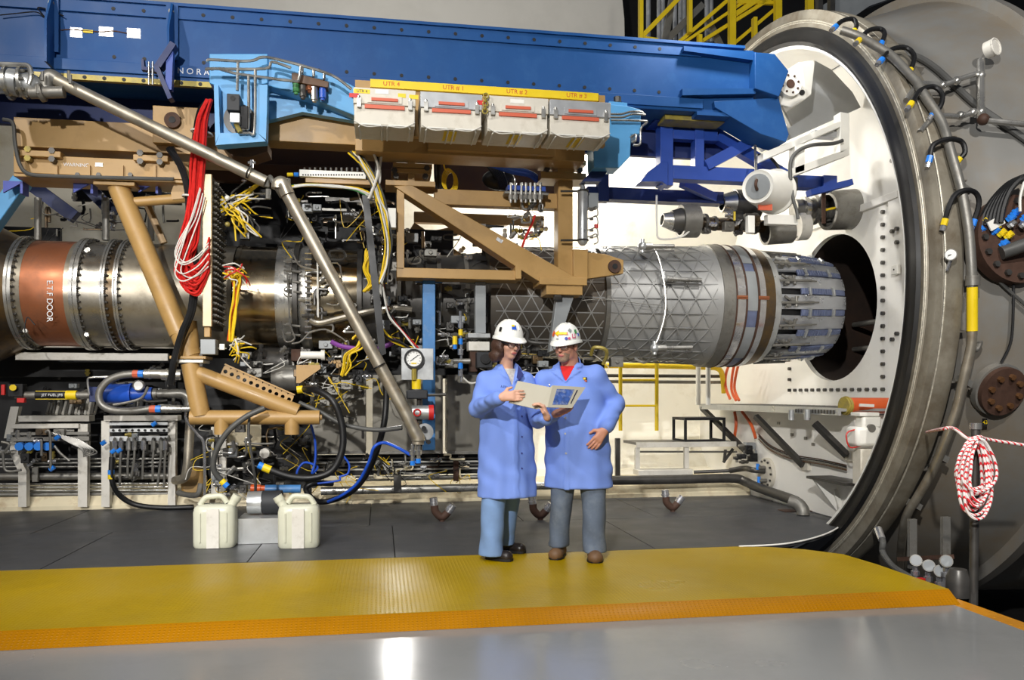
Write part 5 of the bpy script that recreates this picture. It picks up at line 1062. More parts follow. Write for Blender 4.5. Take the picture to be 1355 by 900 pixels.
m = MB(); m.cyl(PV(548, 488, 6.88), PV(548, 503, 6.88), 0.022, n=8); m.build('brass_fitting', 'zinc', gpn)
va = thing('valve_actuator', 'black and yellow valve actuator with a red-capped cylinder below the gauge', 'valve', PV(555, 560, 6.95))
m = MB(); m.cyl(PV(551, 502, 6.92), PV(551, 515, 6.92), 0.040, n=16); m.build('yellow_indicator', 'yellow', va)
pxblock(va, 'black_body', 538, 516, 566, 528, 6.85, 0.12, 'grip', 0.01); m = MB(); m.cyl(PV(566, 523, 6.9), PV(590, 522, 6.9), 0.014, n=10); m.build('arm', 'dark_steel', va)
m = MB(); m.cyl(PV(545, 546, 6.9), PV(567, 546, 6.9), 0.062, n=20); m.build('cylinder', 'aluminium', va); m = MB(); m.cyl(PV(567, 546, 6.9), PV(573.5, 546, 6.9), 0.066, n=20); m.build('red_cap', 'red', va)
m = MB(); m.torus(PV(552, 546, 6.83), Y, 0.028, 0.007, 16, 6); m.build('hand_wheel', 'red', va); m = MB(); m.cyl(PV(555, 528, 6.92), PV(555, 562, 6.95), 0.025, n=10); m.build('stem', 'dark_steel', va)
dv = thing('drain_valves', 'pair of small drain valves with blue tips under the pipe end', 'valve', PV(550, 618, 6.72))
for a, y in ((546, 616), (553.5, 613)):
    m = MB(); m.cyl(PV(a, 588, 6.72), PV(a, y-6, 6.72), 0.018, n=10); m.cyl(PV(a, 596, 6.72), PV(a, 602, 6.72), 0.028, n=8); m.build('valve', 'steel', dv); m = MB(); m.cyl(PV(a, y-6, 6.72), PV(a, y, 6.72), 0.022, n=8); m.build('blue_tip', 'cap_blue', dv)
m = MB(); c = PV(562, 572, 6.85); m.cyl(c, c + Y*0.03, 0.075, n=24); m.build('back_flange', 'aluminium', dv)
for a, b in ((561, 567), (567, 585), (556, 588)):
    m = MB(); c = PV(a, b, 6.8); m.cyl(c - Y*0.02, c + Y*0.04, 0.02, n=10); m.build('knob', 'dark', dv)

# ================================================================ jerrycans on the deck
def jerrycan(lab, px, capside, VJ=6.0):
    p = PZ(px, 727, 0.0); t = thing('jerrycan', lab, 'jerrycan', (p.x, p.y+0.12, 0), 'jerrycans on the deck'); cx, cy = p.x, p.y+0.12; w, d, h = 0.31, 0.20, 0.33
    q = MB(); sec = [(0, 0.93), (0.015, 0.99), (0.05, 1.0), (h*0.82, 1.0), (h*0.93, 0.94), (h*0.98, 0.80)]; n = 32; vs = []
    for z, s in sec:
        for i in range(n):
            a = 2*math.pi*i/n; ex = 5.0; c_, s_ = math.cos(a), math.sin(a); rr = (abs(c_)**ex + abs(s_)**ex)**(-1/ex); vs.append((cx + rr*c_*w/2*s, cy + rr*s_*d/2*s, z + 0.002))
    fs = [(k*n+i, k*n+(i+1) % n, (k+1)*n+(i+1) % n, (k+1)*n+i) for k in range(len(sec)-1) for i in range(n)] + [tuple(range(n-1, -1, -1)), tuple(range((len(sec)-1)*n, len(sec)*n))]
    q.add(vs, fs); q.build('body', 'jerry', t, ang=50)
    q = MB(); s = capside
    q.tube([(cx - s*0.115, cy, h-0.01), (cx - s*0.075, cy, h+0.045), (cx - s*0.02, cy, h+0.055), (cx + s*0.045, cy, h+0.055), (cx + s*0.085, cy, h+0.005)], 0.021, 12, 6); q.build('handle', 'jerry', t)
    q = MB(); q.cyl((cx + s*0.115, cy, h-0.02), (cx + s*0.15, cy, h+0.035), 0.034, n=16); q.cyl((cx + s*0.142, cy, h+0.022), (cx + s*0.165, cy, h+0.06), 0.038, n=16); q.build('cap', 'jerry', t)
    q = MB(); q.span((cx-0.045, cy-d/2-0.012, 0.004), (cx+0.045, cy-d/2-0.001, 0.30)); q.build('label_strip', 'rack_grey', t)
    for sx in (-1, 1): q = MB(); q.bar((cx + sx*0.095, cy-d/2-0.002, 0.05), (cx + sx*0.095, cy-d/2-0.002, 0.27), 0.012, 0.008); q.build('rib', 'jerry', t)
jerrycan('translucent white jerrycan on the deck with its cap to the right', 281, 1); jerrycan('translucent white jerrycan on the deck with its cap to the left', 394, -1)
st = thing('drip_tray', 'scuffed metal drip tray standing between the two jerrycans', 'tray', PZ(342, 721, 0))
p0, p1 = PZ(314, 721, 0), PZ(368, 721, 0)
m = MB(); m.span((p0.x, p0.y, 0.003), (p1.x, p0.y+0.012, 0.20)); m.build('front_plate', 'aluminium', st); m = MB(); m.span((p0.x, p0.y+0.013, 0.003), (p1.x, p0.y+0.33, 0.02)); m.build('bottom_plate', 'aluminium', st); m = MB(); m.span((p0.x, p0.y+0.013, 0.185), (p1.x, p0.y+0.33, 0.2)); m.build('top_plate', 'aluminium', st)
mo = thing('drum_motor', 'grey cylindrical motor with a bright end bell behind the drip tray', 'motor', (p0.x+0.1, p0.y+0.2, 0.2))
m = MB(); m.cyl((p0.x+0.05, p0.y+0.2, 0.30), (p0.x+0.16, p0.y+0.2, 0.30), 0.09, n=24); m.build('end_bell', 'aluminium', mo); m = MB(); m.cyl((p0.x+0.165, p0.y+0.2, 0.30), (p1.x, p0.y+0.2, 0.30), 0.095, n=24); m.build('motor_body', 'grip', mo)
pxblock(mo, 'foot', 324, 690, 362, 697, p0.y+0.12, 0.14, 'dark_steel')
# pipe fittings standing on the deck
for (a, b), lab, mir in (((585, 690), 'rusty pipe elbow with chrome couplings on the deck left of the woman', 1), ((715, 688), 'rusty pipe elbow with chrome couplings between the two people', 1), ((890, 677), 'rusty pipe elbow with chrome couplings right of the man', 1)):
    p = PZ(a, b, 0); t = thing('pipe_elbow', lab, 'pipe', p, 'pipe elbows standing on the deck')
    m = MB(); m.tube([p + Vector((-0.07, 0.0, 0.15)), p + Vector((-0.06, 0, 0.09)), p + Vector((0.0, 0, 0.04)), p + Vector((0.06, 0, 0.09))], 0.036, 14); m.cyl(p, p + Z*0.03, 0.025, n=12); m.build('elbow', 'rust', t)
    m = MB(); m.cyl(p + Vector((-0.072, 0, 0.15)), p + Vector((-0.08, 0, 0.22)), 0.036, n=16); m.cyl(p + Vector((-0.075, 0, 0.165)), p + Vector((-0.077, 0, 0.18)), 0.041, n=16); m.build('coupling', 'chrome', t)
    m = MB(); m.cyl(p + Vector((0.055, 0, 0.085)), p + Vector((0.10, -0.01, 0.15)), 0.036, n=16); m.cyl(p + Vector((0.07, -0.004, 0.11)), p + Vector((0.078, -0.006, 0.12)), 0.041, n=16); m.build('coupling', 'chrome', t)

# ================================================================ right interior of the cell
yl_ = thing('wall_ladder', 'yellow ladder fixed to the cream wall behind the man', 'ladder', PV(845, 570, 9.6))
for a in (821, 869):
    m = MB(); m.cyl(PV(a, 466, 9.6), PV(a, 570, 9.6), 0.024, n=10); m.build('rail', 'yellow', yl_)
for y in (472, 503, 537):
    m = MB(); m.cyl(PV(821, y, 9.6), PV(869, y, 9.6), 0.015, n=10); m.build('rung', 'yellow', yl_)
yp = MB(); yp.tube(alongv([(780, 484, 9.9), (850, 484, 9.9), (930, 486, 9.9), (950, 488, 9.9), (956, 498, 9.95), (958, 520, 10.0)]), 0.035, 12); tag(yp.build('gas_pipe', 'yellow'), 'yellow pipe along the cream wall under the nozzle', 'pipe')
for y, lab in ((497, 'upper dark conduit along the cream wall under the yellow pipe'), (505, 'lower grey conduit along the cream wall under the yellow pipe')):
    m = MB(); m.cyl(PV(780, y, 10.0), PV(955, y+1, 10.0), 0.022, n=10); tag(m.build('wall_conduit', 'dark_steel' if y < 500 else 'dull_steel'), lab, 'conduit')
bn = thing('bench_platform', 'low work bench with a grating top behind the man', 'bench', PV(900, 628, 8.95))
pt = [PV(823, 582, 9.3), PV(845, 590, 8.85), PV(973, 586, 8.85), PV(965, 581, 9.3)]
za = PV(845, 589, 8.85).z
q0, q1 = PV(842, 590, 8.85).x, PV(974, 588, 8.85).x
m = MB(); m.span((q0, 8.86, za), (q1, 9.35, za+0.03)); m.build('top_grating', 'dark_steel', bn); m = MB(); m.span((q0, 8.84, za-0.03), (q1, 8.859, za+0.03)); m.build('edge_bar', 'rack_grey', bn)
for a, b in ((841, 628), (906, 620)):
    pxblock(bn, 'leg', a, 592, a+6, b, 8.86, 0.05, 'rack_grey')
pxblock(bn, 'leg', 815, 580, 821, 630, 8.9, 0.05, 'dark_steel'); pxblock(bn, 'step_plate', 845, 622, 917, 629, 8.72, 0.2, 'rack_grey')
m = MB(); m.cyl(PV(842, 598, 8.95), PV(975, 598, 8.95), 0.012, n=8); m.build('cross_rod', 'dull_steel', bn); m = MB(); m.bar(PV(960, 595, 8.9), PV(958, 612, 8.9), 0.03, 0.02); m.bar(PV(970, 594, 8.92), PV(957, 612, 8.92), 0.03, 0.02); m.build('brace', 'dark_steel', bn)
so = thing('step_stool', 'small black square-tube step stool on the bench', 'stool', PV(939, 583, 9.0))
zt_, zb_ = PV(925, 555, 8.9).z, za+0.032; a0, a1 = PV(907, 560, 8.9).x, PV(958, 560, 8.9).x
for x_ in (a0, a1):
    for y_ in (8.9, 9.28): m = MB(); m.span((x_-0.014, y_-0.014, zb_), (x_+0.014, y_+0.014, zt_-0.012)); m.build('leg', 'dark', so)
m = MB(); m.span((a0-0.014, 8.886, zt_-0.011), (a1+0.014, 9.294, zt_+0.02)); m.build('top', 'dark', so)
for x_ in (a0, a1): m = MB(); m.span((x_-0.012, 8.915, zb_), (x_+0.012, 9.265, zb_+0.02)); m.build('foot_rail', 'dark', so)
m = MB(); m.span((a0+0.015, 8.888, zb_), (a1-0.015, 8.91, zb_+0.02)); m.build('foot_rail', 'dark', so)
fp = thing('floor_pipe', 'fat dark pipe along the sill turning toward the front and into the deck', 'pipe', PZ(1060, 672, 0))
pts = [PV(780, 636, 8.55), PV(880, 635, 8.55), PV(965, 633, 8.55), PV(985, 637, 8.50), PV(1000, 644, 8.25), PV(1022, 652, 7.85), PV(1042, 659, 7.5), PV(1054, 664, 7.25)]
m = MB(); m.tube(pts, 0.052, 16); m.build('pipe', 'dark_steel', fp); m = MB(); c = PV(1056, 667, 7.2); m.tube([c + Vector((-0.05, 0.06, 0.02)), c, c + Vector((0.02, -0.05, -0.05)), c + Vector((0.02, -0.06, -0.10))], 0.062, 16); m.build('elbow', 'dull_steel', fp)
m = MB(); q = PZ(1056, 677, 0); m.box((q.x, q.y+0.05, 0.004), (0.3, 0.16, 0.006)); m.build('floor_plate', 'rust', fp); m = MB(); m.bar(PV(1032, 655, 7.62), PV(1036, 657, 7.55), 0.03, 0.03); m.build('yellow_tag', 'yellow', fp)
# valve run and blind flange on the lower wall
wf = thing('wall_flange', 'round white bolted flange with blue-capped taps on the lower wall', 'flange', PU(1017, 645, 4.25))
c = PU(1017, 626, 4.25); m = MB(); m.cyl(c - X*0.04, c - X*0.001, 0.17, n=32); m.build('disc', 'box_white', wf)
for k in range(12):
    t = k*math.pi/6; m = MB(); b_ = c + Vector((0, 0.14*math.cos(t), 0.14*math.sin(t))); m.cyl(b_ - X*0.055, b_ - X*0.04, 0.013, n=6); m.build('bolt', 'dark_steel', wf)
for dy, dz in ((0.0, 0.06), (-0.03, -0.08)):
    m = MB(); b_ = c + Vector((0, dy, dz)); m.cyl(b_ - X*0.13, b_ - X*0.04, 0.022, n=10); m.build('tap', 'dull_steel', wf); m = MB(); m.cyl(b_ - X*0.13 - Z*0.02, b_ - X*0.13 + Z*0.045, 0.018, n=8); m.build('blue_cap', 'cap_blue', wf)
m = MB(); m.cyl(PV(918, 625, 8.9), PV(968, 623, 8.75), 0.020, n=12); m.tube([PV(966, 623, 8.75), PV(985, 620, 8.6), c + Vector((-0.16, 0.05, 0.03)), c + Vector((-0.04, 0.02, 0.02))], 0.032, 12); m.build('feed_pipe', 'dark_steel', wf)
clutter(wf, 975, 590, 1005, 620, 8.4, 8.6, 9, ['dull_steel', 'box_white', 'steel'], ('fitting', 'unit', 'tube'), 0.4)
# grating platform with struts and posts
gr = thing('grating_platform', 'aluminium grating platform below the exhaust opening', 'platform', (4.4, 8.0, 0.99))
m = MB(); m.span((4.0, 6.45, 1.02), (4.84, 9.55, 1.045)); m.build('tread_sheet', 'aluminium', gr); m = MB(); m.span((3.97, 6.45, 0.985), (3.999, 9.55, 1.05)); m.build('edge_channel', 'aluminium', gr)
q = MB(); q.span((0, 0, 0), (0.8, 0.006, 0.004)); bar_m = q.mesh('grating_bar'); bar_m.materials.append(MATS['dull_steel'])
for k in range(30):
    o = bpy.data.objects.new('grating_bar', bar_m); COL.objects.link(o); o.parent = gr; o.location = Vector((4.01, 6.5 + k*0.104, 1.046)) - gr.location
for k in range(14):
    v = 6.5 + k*0.05; m = MB(); m.span((3.962, v, 0.995), (3.969, v+0.025, 1.03)); m.build('edge_tooth', 'dark_steel', gr)
for a, b, c_, d in ((929, 540, 987, 597), (1000, 551, 1063, 616), (1078, 560, 1121, 603)):
    A = PU(a, b, 3.99); B = PU(c_, d, 4.2); m = MB(); m.bar(A, B, 0.055, 0.05, X); m.build('strut', 'dark_steel', gr); m = MB(); m.box(B + X*0.03, (0.04, 0.12, 0.09)); m.build('strut_foot', 'box_white', gr)
for a in (1047, 1068):
    A = PU(a, 556, 3.93); m = MB(); m.cyl(A, A + Z*0.10, 0.03, n=14); m.build('socket', 'aluminium', gr)
for a, lab in ((924, 'slim white post on the platform corner, left of the pair'), (937, 'slim white post on the platform corner, right of the pair')):
    A = PU(a, 536, 3.93); m = MB(); m.cyl(A, Vector((A.x, A.y, PU(a, 482, 3.93).z)), 0.030, n=16); t = m.build('stanchion', 'white'); tag(t, lab, 'post', 'posts at the platform corner')
for k, pts in enumerate(([(972, 470), (962, 490), (960, 510), (966, 528)], [(976, 470), (970, 490), (968, 515), (974, 530)], [(981, 470), (974, 495), (972, 515), (978, 530)], [(972, 545), (974, 560), (972, 578)], [(982, 545), (994, 562), (1000, 580)])):
    m = MB(); m.tube([PU(x_, y_, 4.2 if k > 2 else 4.5) for x_, y_ in pts], 0.018, 8); tag(m.build('red_hose', 'orange'), ['leftmost orange-red hose dropping to the platform under the nozzle', 'middle orange-red hose dropping to the platform under the nozzle', 'rightmost orange-red hose dropping to the platform under the nozzle', 'short orange-red hose hanging straight below the platform edge', 'short orange-red hose slanting right below the platform edge'][k], 'hose', 'red hoses at the platform')
bundle_t = thing('cable_run', 'thin dark cables sagging along the lower white wall', 'cables', PU(1060, 600, 4.22))
for k in range(4):
    m = MB(); m.tube([PU(1004, 575 + k*2, 4.20), PU(1020, 590 + k*2, 4.20), PU(1050, 602 + k*2, 4.20), PU(1085, 608 + k*2, 4.20), PU(1120, 616 + k*2, 4.20)], 0.007, 6); m.build('cable', ('rust', 'dark', 'dull_steel', 'brown')[k], bundle_t)
# orange cylinder, camera head and pedestal, step
A = PU(1116, 537, 4.05); B = PU(1180, 537, 4.55)
oc = thing('camera_housing', 'orange cylindrical camera housing beside the tank rim', 'camera', A)
d = (B-A).normalized(); m = MB(); m.cyl(A + d*0.05, B, 0.072, n=24); m.build('barrel', 'orange', oc); m = MB(); m.cyl(A, A + d*0.05, 0.078, n=24); m.cyl(A + d*0.02, A + d*0.03, 0.085, n=24); m.build('end_ring', 'zinc', oc)
m = MB(); m.bar(PU(1141, 536, 4.16) + Vector((-0.05, -0.035, 0)), PU(1160, 537, 4.30) + Vector((-0.05, -0.035, 0)), 0.025, 0.012); m.build('white_label', 'white', oc)
pt_ = thing('pan_tilt_head', 'white pan and tilt head on a pedestal under the orange housing', 'camera mount', PU(1151, 643, 4.12))
PUV = PU(1151, 600, 4.12).y
def ublock(t, nm, x0, y0, x1, y1, V, d, m_, bev=0.006): return pxblock(t, nm, x0, y0, x1, y1, V, d, m_, bev)
ublock(pt_, 'top_plate', 1138, 546, 1164, 551, PUV-0.07, 0.14, 'white'); ublock(pt_, 'yoke', 1142, 551, 1167, 567, PUV-0.06, 0.12, 'white', 0.02); ublock(pt_, 'drum', 1134, 565, 1168, 591, PUV-0.09, 0.18, 'white', 0.03); ublock(pt_, 'pedestal', 1139, 594, 1163, 642, PUV-0.06, 0.12, 'box_white')
m = MB(); c = PV(1154, 567, PUV-0.095); m.cyl(c, c + Y*0.03, 0.035, n=16); m.build('hub', 'dull_steel', pt_); m = MB(); m.tube(along([(1140, 590), (1125, 592), (1120, 580), (1122, 572), (1134, 568)], PUV-0.05), 0.006, 6); m.build('red_lead', 'red', pt_)
sq = thing('wall_step', 'dark tread step on a white bracket beside the tank rim', 'step', PU(1120, 650, 4.2))
zs = PU(1120, 640, 4.1).z; m = MB(); m.span((3.98, 6.35, zs), (4.235, 7.0, zs+0.025)); m.build('tread', 'dark_steel', sq); m = MB(); m.prism([(4.0, 6.9, zs-0.002), (4.235, 6.9, zs-0.002), (4.235, 6.9, zs-0.3)], (0, 0.03, 0)); m.build('bracket', 'bulkhead_white', sq)
ss = thing('strut_prop', 'thin white prop leaning on the lower wall beside the rim', 'strut', PU(1117, 685, 4.2)); m = MB(); m.bar(PU(1105, 648, 4.22), PU(1117, 686, 4.2), 0.04, 0.02); m.build('prop', 'white', ss)
# clips on the lower wall
for a, b in ((1048, 575), (1066, 580), (1076, 588), (1030, 560)):
    m = MB(); c = PU(a, b, 4.245); m.box(c, (0.01, 0.05, 0.03)); m.build('clip', 'dull_steel', lw)

# ================================================================ dark blue hoist frame, white hoist and clamp row
bf = thing('hoist_frame', 'dark blue steel hoist frame hanging right of the light blue bracket', 'frame', PV(950, 245, 7.3)); HV_ = 7.3
pxblock(bf, 'post', 874, 158, 891, 245, HV_, 0.14, 'frame_blue'); pxblock(bf, 'post', 920, 160, 932, 222, HV_, 0.12, 'frame_blue'); pxblock(bf, 'upper_beam', 891, 172, 950, 185, HV_+0.02, 0.1, 'frame_blue'); pxblock(bf, 'lower_beam', 891, 222, 1048, 240, HV_+0.0, 0.14, 'frame_blue')
pxblock(bf, 'cap_plate', 866, 156, 900, 161, HV_-0.06, 0.26, 'frame_blue'); pxblock(bf, 'cap_plate', 911, 156, 943, 161, HV_-0.06, 0.26, 'frame_blue')
pxblock(bf, 'cap_block', 878, 142, 900, 155, HV_, 0.2, 'post_blue'); pxblock(bf, 'cap_block', 918, 146, 943, 155, HV_, 0.2, 'brown')
m = MB(); m.pxprism([(848, 240), (858, 227), (876, 214), (884, 214), (884, 246), (876, 240)], HV_-0.05, 0.2); m.build('foot', 'frame_blue', bf, 0.004)
m = MB(); m.bar(PV(933, 220, HV_+0.02), PV(999, 185, HV_+0.02), 0.10, 0.1); m.build('brace', 'frame_blue', bf); m = MB(); m.bar(PV(948, 180, HV_+0.1), PV(1042, 236, HV_+0.1), 0.11, 0.1); m.build('brace', 'frame_blue', bf)
m = MB(); m.bar(PV(903, 242, HV_+0.3), PV(945, 262, HV_+0.5), 0.08, 0.08); m.build('brace', 'frame_blue', bf)
ne = PV(997, 186, HV_-0.03); m = MB(); m.box(ne, (0.07, 0.08, 0.09)); m.build('end_box', 'navy', bf)
pxblock(bf, 'rear_beam', 1048, 232, 1092, 248, 7.5, 0.14, 'frame_blue'); pxblock(bf, 'end_lug', 1090, 232, 1108, 250, 7.45, 0.18, 'frame_blue'); m = MB(); m.bar(PV(1070, 256, 7.4), PV(1125, 242, 7.4), 0.06, 0.1); m.build('end_bar', 'frame_blue', bf)
nb = thing('navy_cross_beam', 'navy cross beam behind the sample cylinder, darkened with painted shade', 'beam', PV(870, 267, 7.8)); pxblock(nb, 'beam', 778, 250, 958, 266, 7.8, 0.15, 'navy'); pxblock(nb, 'drop_post', 792, 225, 806, 266, 7.75, 0.1, 'navy')  # the beam's dark navy also carries the shade it stands in
ht = thing('white_hoist', 'white bucket-shaped hoist hanging from a hook under the blue frame', 'hoist', PV(1010, 282, 7.0))
A = PV(1003, 247, 6.9); B = PV(1032, 256, 7.25); d = (B-A).normalized()
m = MB(); m.lathe([(0.0, 0.0), (0.0, 0.125), (-0.01, 0.15), (0.02, 0.155), (0.05, 0.165), (0.36, 0.195), (0.38, 0.215), (0.41, 0.215), (0.41, 0.18), (0.43, 0.0)], A, d, 32); m.build('bucket', 'white', ht)
m = MB(); m.lathe([(-0.012, 0.0), (-0.012, 0.115), (0.0, 0.118)], A, d, 28); m.build('lid', 'grey_paint', ht)
m = MB(); m.tube([A - d*0.02 - Z*0.03, A - d*0.05, A - d*0.05 + Z*0.03, A - d*0.03 + Z*0.06], 0.014, 8); m.build('hook', 'rust', ht); m = MB(); m.cyl(A - d*0.04 + Z*0.05, PV(999, 190, HV_-0.05), 0.012, n=8); m.build('chain_rod', 'steel', ht)
pxblock(ht, 'red_label', 1004, 270, 1022, 278, 6.94, 0.02, 'stripe_red', 0); pxblock(ht, 'mount_bar', 1016, 284, 1056, 297, 7.05, 0.08, 'white'); pxblock(ht, 'gear_box', 1043, 234, 1056, 252, 7.0, 0.1, 'dark'); m = MB(); m.tube(along([(1048, 252), (1050, 266), (1054, 278), (1056, 290)], 7.0), 0.016, 8); m.build('conduit', 'hose_grey', ht); pxblock(ht, 'filter_bowl', 990, 285, 999, 308, 7.0, 0.06, 'white')
m = MB(); m.tube(along([(1002, 205), (1018, 208), (1030, 222), (1031, 236)], 7.2), 0.014, 8); m.build('black_lead', 'black_rubber', ht)
def drum(t, nm, x0, y0, x1, y1, V, r0, r1, m_, V1=None, rim=True):
    A, B = PV(x0, y0, V), PV(x1, y1, V1 or V); d = (B-A); L_ = d.length; q = MB(); q.lathe([(0, r0*0.82), (0, r0), (L_, r1), (L_, r1*0.82), (L_*0.4, r0*0.75), (L_*0.4, 0)], A, d, 28); return q.build(nm, m_, t)
cr = thing('coupling_row', 'row of steel pipe couplings and clamps above the exhaust nozzle', 'couplings', PV(980, 320, 7.6)); CV = 7.7
drum(cr, 'cone', 876, 291, 892, 293, CV, 0.065, 0.10, 'steel'); drum(cr, 'clamp_drum', 900, 293, 922, 293, CV, 0.165, 0.165, 'dull_steel'); drum(cr, 'collar', 888, 292, 901, 292, CV, 0.10, 0.13, 'dark_steel')
m = MB(); m.cyl(PV(922, 295, CV), PV(1010, 300, CV), 0.065, n=18); m.build('pipe', 'duct_brown', cr)
for a, r in ((930, 0.10), (943, 0.075), (975, 0.10), (985, 0.085), (996, 0.11)):
    m = MB(); m.cyl(PV(a, 296, CV), PV(a+4, 296, CV), r, n=18); m.build('flange', 'dark_steel', cr)
drum(cr, 'clamp_drum', 1012, 308, 1046, 305, 7.6, 0.125, 0.13, 'dull_steel'); drum(cr, 'cone', 955, 269, 970, 269, 7.9, 0.09, 0.13, 'steel'); drum(cr, 'collar', 970, 270, 1002, 272, 7.9, 0.15, 0.16, 'dark_steel')
m = MB(); m.cyl(PV(1050, 276, 7.9), PV(1098, 278, 7.9), 0.10, n=18); m.build('pipe', 'dull_steel', cr); drum(cr, 'clamp_drum', 1094, 279, 1130, 277, 7.7, 0.20, 0.21, 'dull_steel')
for a, r in ((1060, 0.14), (1072, 0.16), (1082, 0.13)):
    m = MB(); m.cyl(PV(a, 278, 7.9), PV(a+6, 278, 7.9), r, n=18); m.build('flange', 'steel', cr)
drum(cr, 'ring', 1052, 300, 1066, 299, 7.9, 0.15, 0.15, 'rack_grey'); m = MB(); m.cyl(PV(972, 280, 7.5), PV(972, 292, 7.5), 0.012, n=8); m.build('yellow_pin', 'yellow', cr)
pxblock(cr, 'rust_strap', 1088, 244, 1093, 296, 7.5, 0.02, 'rust'); m = MB(); m.cyl(PV(1092, 278, 7.55), PV(1106, 275, 7.55), 0.012, n=8); m.build('yellow_pin', 'yellow', cr)
clutter(cr, 925, 285, 1000, 310, 7.55, 7.7, 14, ['dark_steel', 'dull_steel'], ('fitting', 'unit'), 0.3)
m = MB(); m.tube(along([(869, 258), (869, 300), (873, 316), (900, 314), (912, 306)], 7.6), 0.010, 6, 4); m.build('pull_wire', 'cable_white', cr)
# white trunnion bracket and shelf on the bulkhead
wt = thing('trunnion_mount', 'white casting with a round bolted flange beside the beam end', 'bracket', PV(1050, 150, 7.2))
m = MB(); m.pxprism([(1030, 105), (1042, 92), (1057, 82), (1079, 79), (1074, 125), (1066, 131), (1047, 142), (1032, 138)], 7.1, 0.30); m.build('casting', 'white', wt, 0.008)
c = PV(1046, 111, 7.04); m = MB(); m.cyl(c, c + Y*0.06, 0.115, n=32); fl_ = m.build('flange', 'white', wt)
m = MB(); m.cyl(c - Y*0.006, c + Y*0.002, 0.042, n=20); m.build('red_plug', 'rust', fl_)
for k in range(8):
    t = k*math.pi/4 + 0.3; b_ = c + Vector((0.083*math.cos(t), -0.001, 0.083*math.sin(t))); m = MB(); m.cyl(b_ - Y*0.008, b_, 0.011, n=6); m.build('bolt', 'rust', fl_)
m = MB(); m.bar(PV(1029, 135, 7.15), PV(1046, 168, 7.15), 0.02, 0.05); m.build('latch_bar', 'dull_steel', wt); m = MB(); c2 = PV(1062, 122, 7.08); m.cyl(c2, c2 + Y*0.03, 0.025, n=12); m.build('plug', 'dark', wt)
wp = thing('gusset_panel', 'broad pale grey panel behind the white trunnion casting', 'panel', PV(1090, 160, 7.6)); m = MB(); m.pxprism([(1035, 100), (1078, 80), (1100, 92), (1128, 122), (1139, 142), (1010, 200), (1000, 188), (1042, 178)], 7.5, 0.04); m.build('plate', 'box_grey', wp)
wsh = thing('white_rack', 'white slotted steel rack bolted high on the bulkhead', 'rack', PV(1090, 230, 7.0))
for pts, nm in (([(1112, 148), (1124, 150), (1124, 196), (1112, 203)], 'end_plate'), ([(1050, 222), (1124, 196), (1124, 205), (1050, 233)], 'lower_rail'), ([(1010, 202), (1112, 160), (1112, 168), (1010, 212)], 'upper_rail'), ([(1052, 192), (1065, 190), (1065, 226), (1052, 230)], 'mid_plate')):
    m = MB(); m.pxprism(pts, 7.02, 0.12); m.build(nm, 'white', wsh, 0.004)
pxblock(wsh, 'tray', 1078, 173, 1118, 181, 7.08, 0.1, 'box_grey'); m = MB(); m.tube(along([(1046, 238), (1046, 215), (1056, 200), (1075, 192), (1102, 190), (1115, 186)], 6.98), 0.018, 10); m.build('silver_conduit', 'hose_grey', wsh)
# junction box on the bulkhead
t = thing('wall_box', 'tiny white square box on the bulkhead near the rim', 'box', PU(1188, 362, 4.86)); c = PU(1188, 357, 4.86); m = MB(); m.box(c - X*0.02, (0.04, 0.09, 0.09)); m.build('case', 'white', t, 0.005); m = MB(); m.cyl(c - X*0.045, c - X*0.04, 0.008, n=8); m.build('key_hole', 'dark', t)

# ================================================================ yellow stair in the hall, upper right
ys = thing('yellow_stair', 'yellow steel stair and handrail behind the blue beam', 'stair', PV(940, 70, 10.5)); SV = 10.5
for a, y0, y1 in ((849, -8, 52), (914, -8, 42), (970, -8, 70), (1031, -8, 38), (1073, -8, 14), (1000, 22, 52), (927, 45, 60)):
    w = 4 if a in (970, 1031, 1073) else 2.4; m = MB(); m.pxprism([(a-w, y0), (a+w, y0), (a+w, y1), (a-w, y1)], SV, 0.08); m.build('post', 'yellow', ys)
for a, b, c, d, w in ((849, 49, 900, -4, 0.06), (896, 58, 968, -4, 0.05), (900, 60, 1000, -8, 0.04), (930, 54, 1020, -2, 0.05), (966, 62, 1030, 8, 0.045), (900, 59, 946, 61, 0.05), (849, 52, 870, 55, 0.07), (975, 3, 1027, 4, 0.05), (972, 20, 1005, -2, 0.07)):
    m = MB(); m.bar(PV(a, b, SV+0.15), PV(c, d, SV+0.15), w, w); m.build('rail', 'yellow', ys)
for a, b, c, d in ((878, 57, 930, 6), (936, 25, 955, 64), (880, 54, 890, -6)):
    m = MB(); m.bar(PV(a, b, SV+0.3), PV(c, d, SV+0.3), 0.09, 0.05); m.build('stringer', 'dull_steel', ys)
for a in (858, 872, 877, 893, 900, 905, 935, 941):
    m = MB(); m.cyl(PV(a, -8, 12.0), PV(a, 56, 12.0), 0.035, n=10); m.build('pipe_riser', 'aluminium', ys)
cw = thing('catwalk_stringer', 'grey catwalk plate rising above the tank rim', 'catwalk', PV(1110, 30, 9.5)); m = MB(); m.pxprism([(1040, 36), (1100, 0), (1150, -30), (1260, -30), (1150, 8), (1130, 22), (1118, 40)], 9.6, 0.08); m.build('plate', 'grey_paint', cw)
for a in (1086, 1102): m = MB(); m.pxprism([(a-3, -10), (a+3, -10), (a+3, 38), (a-3, 38)], 9.4, 0.08); m.build('post', 'dark_steel', cw)
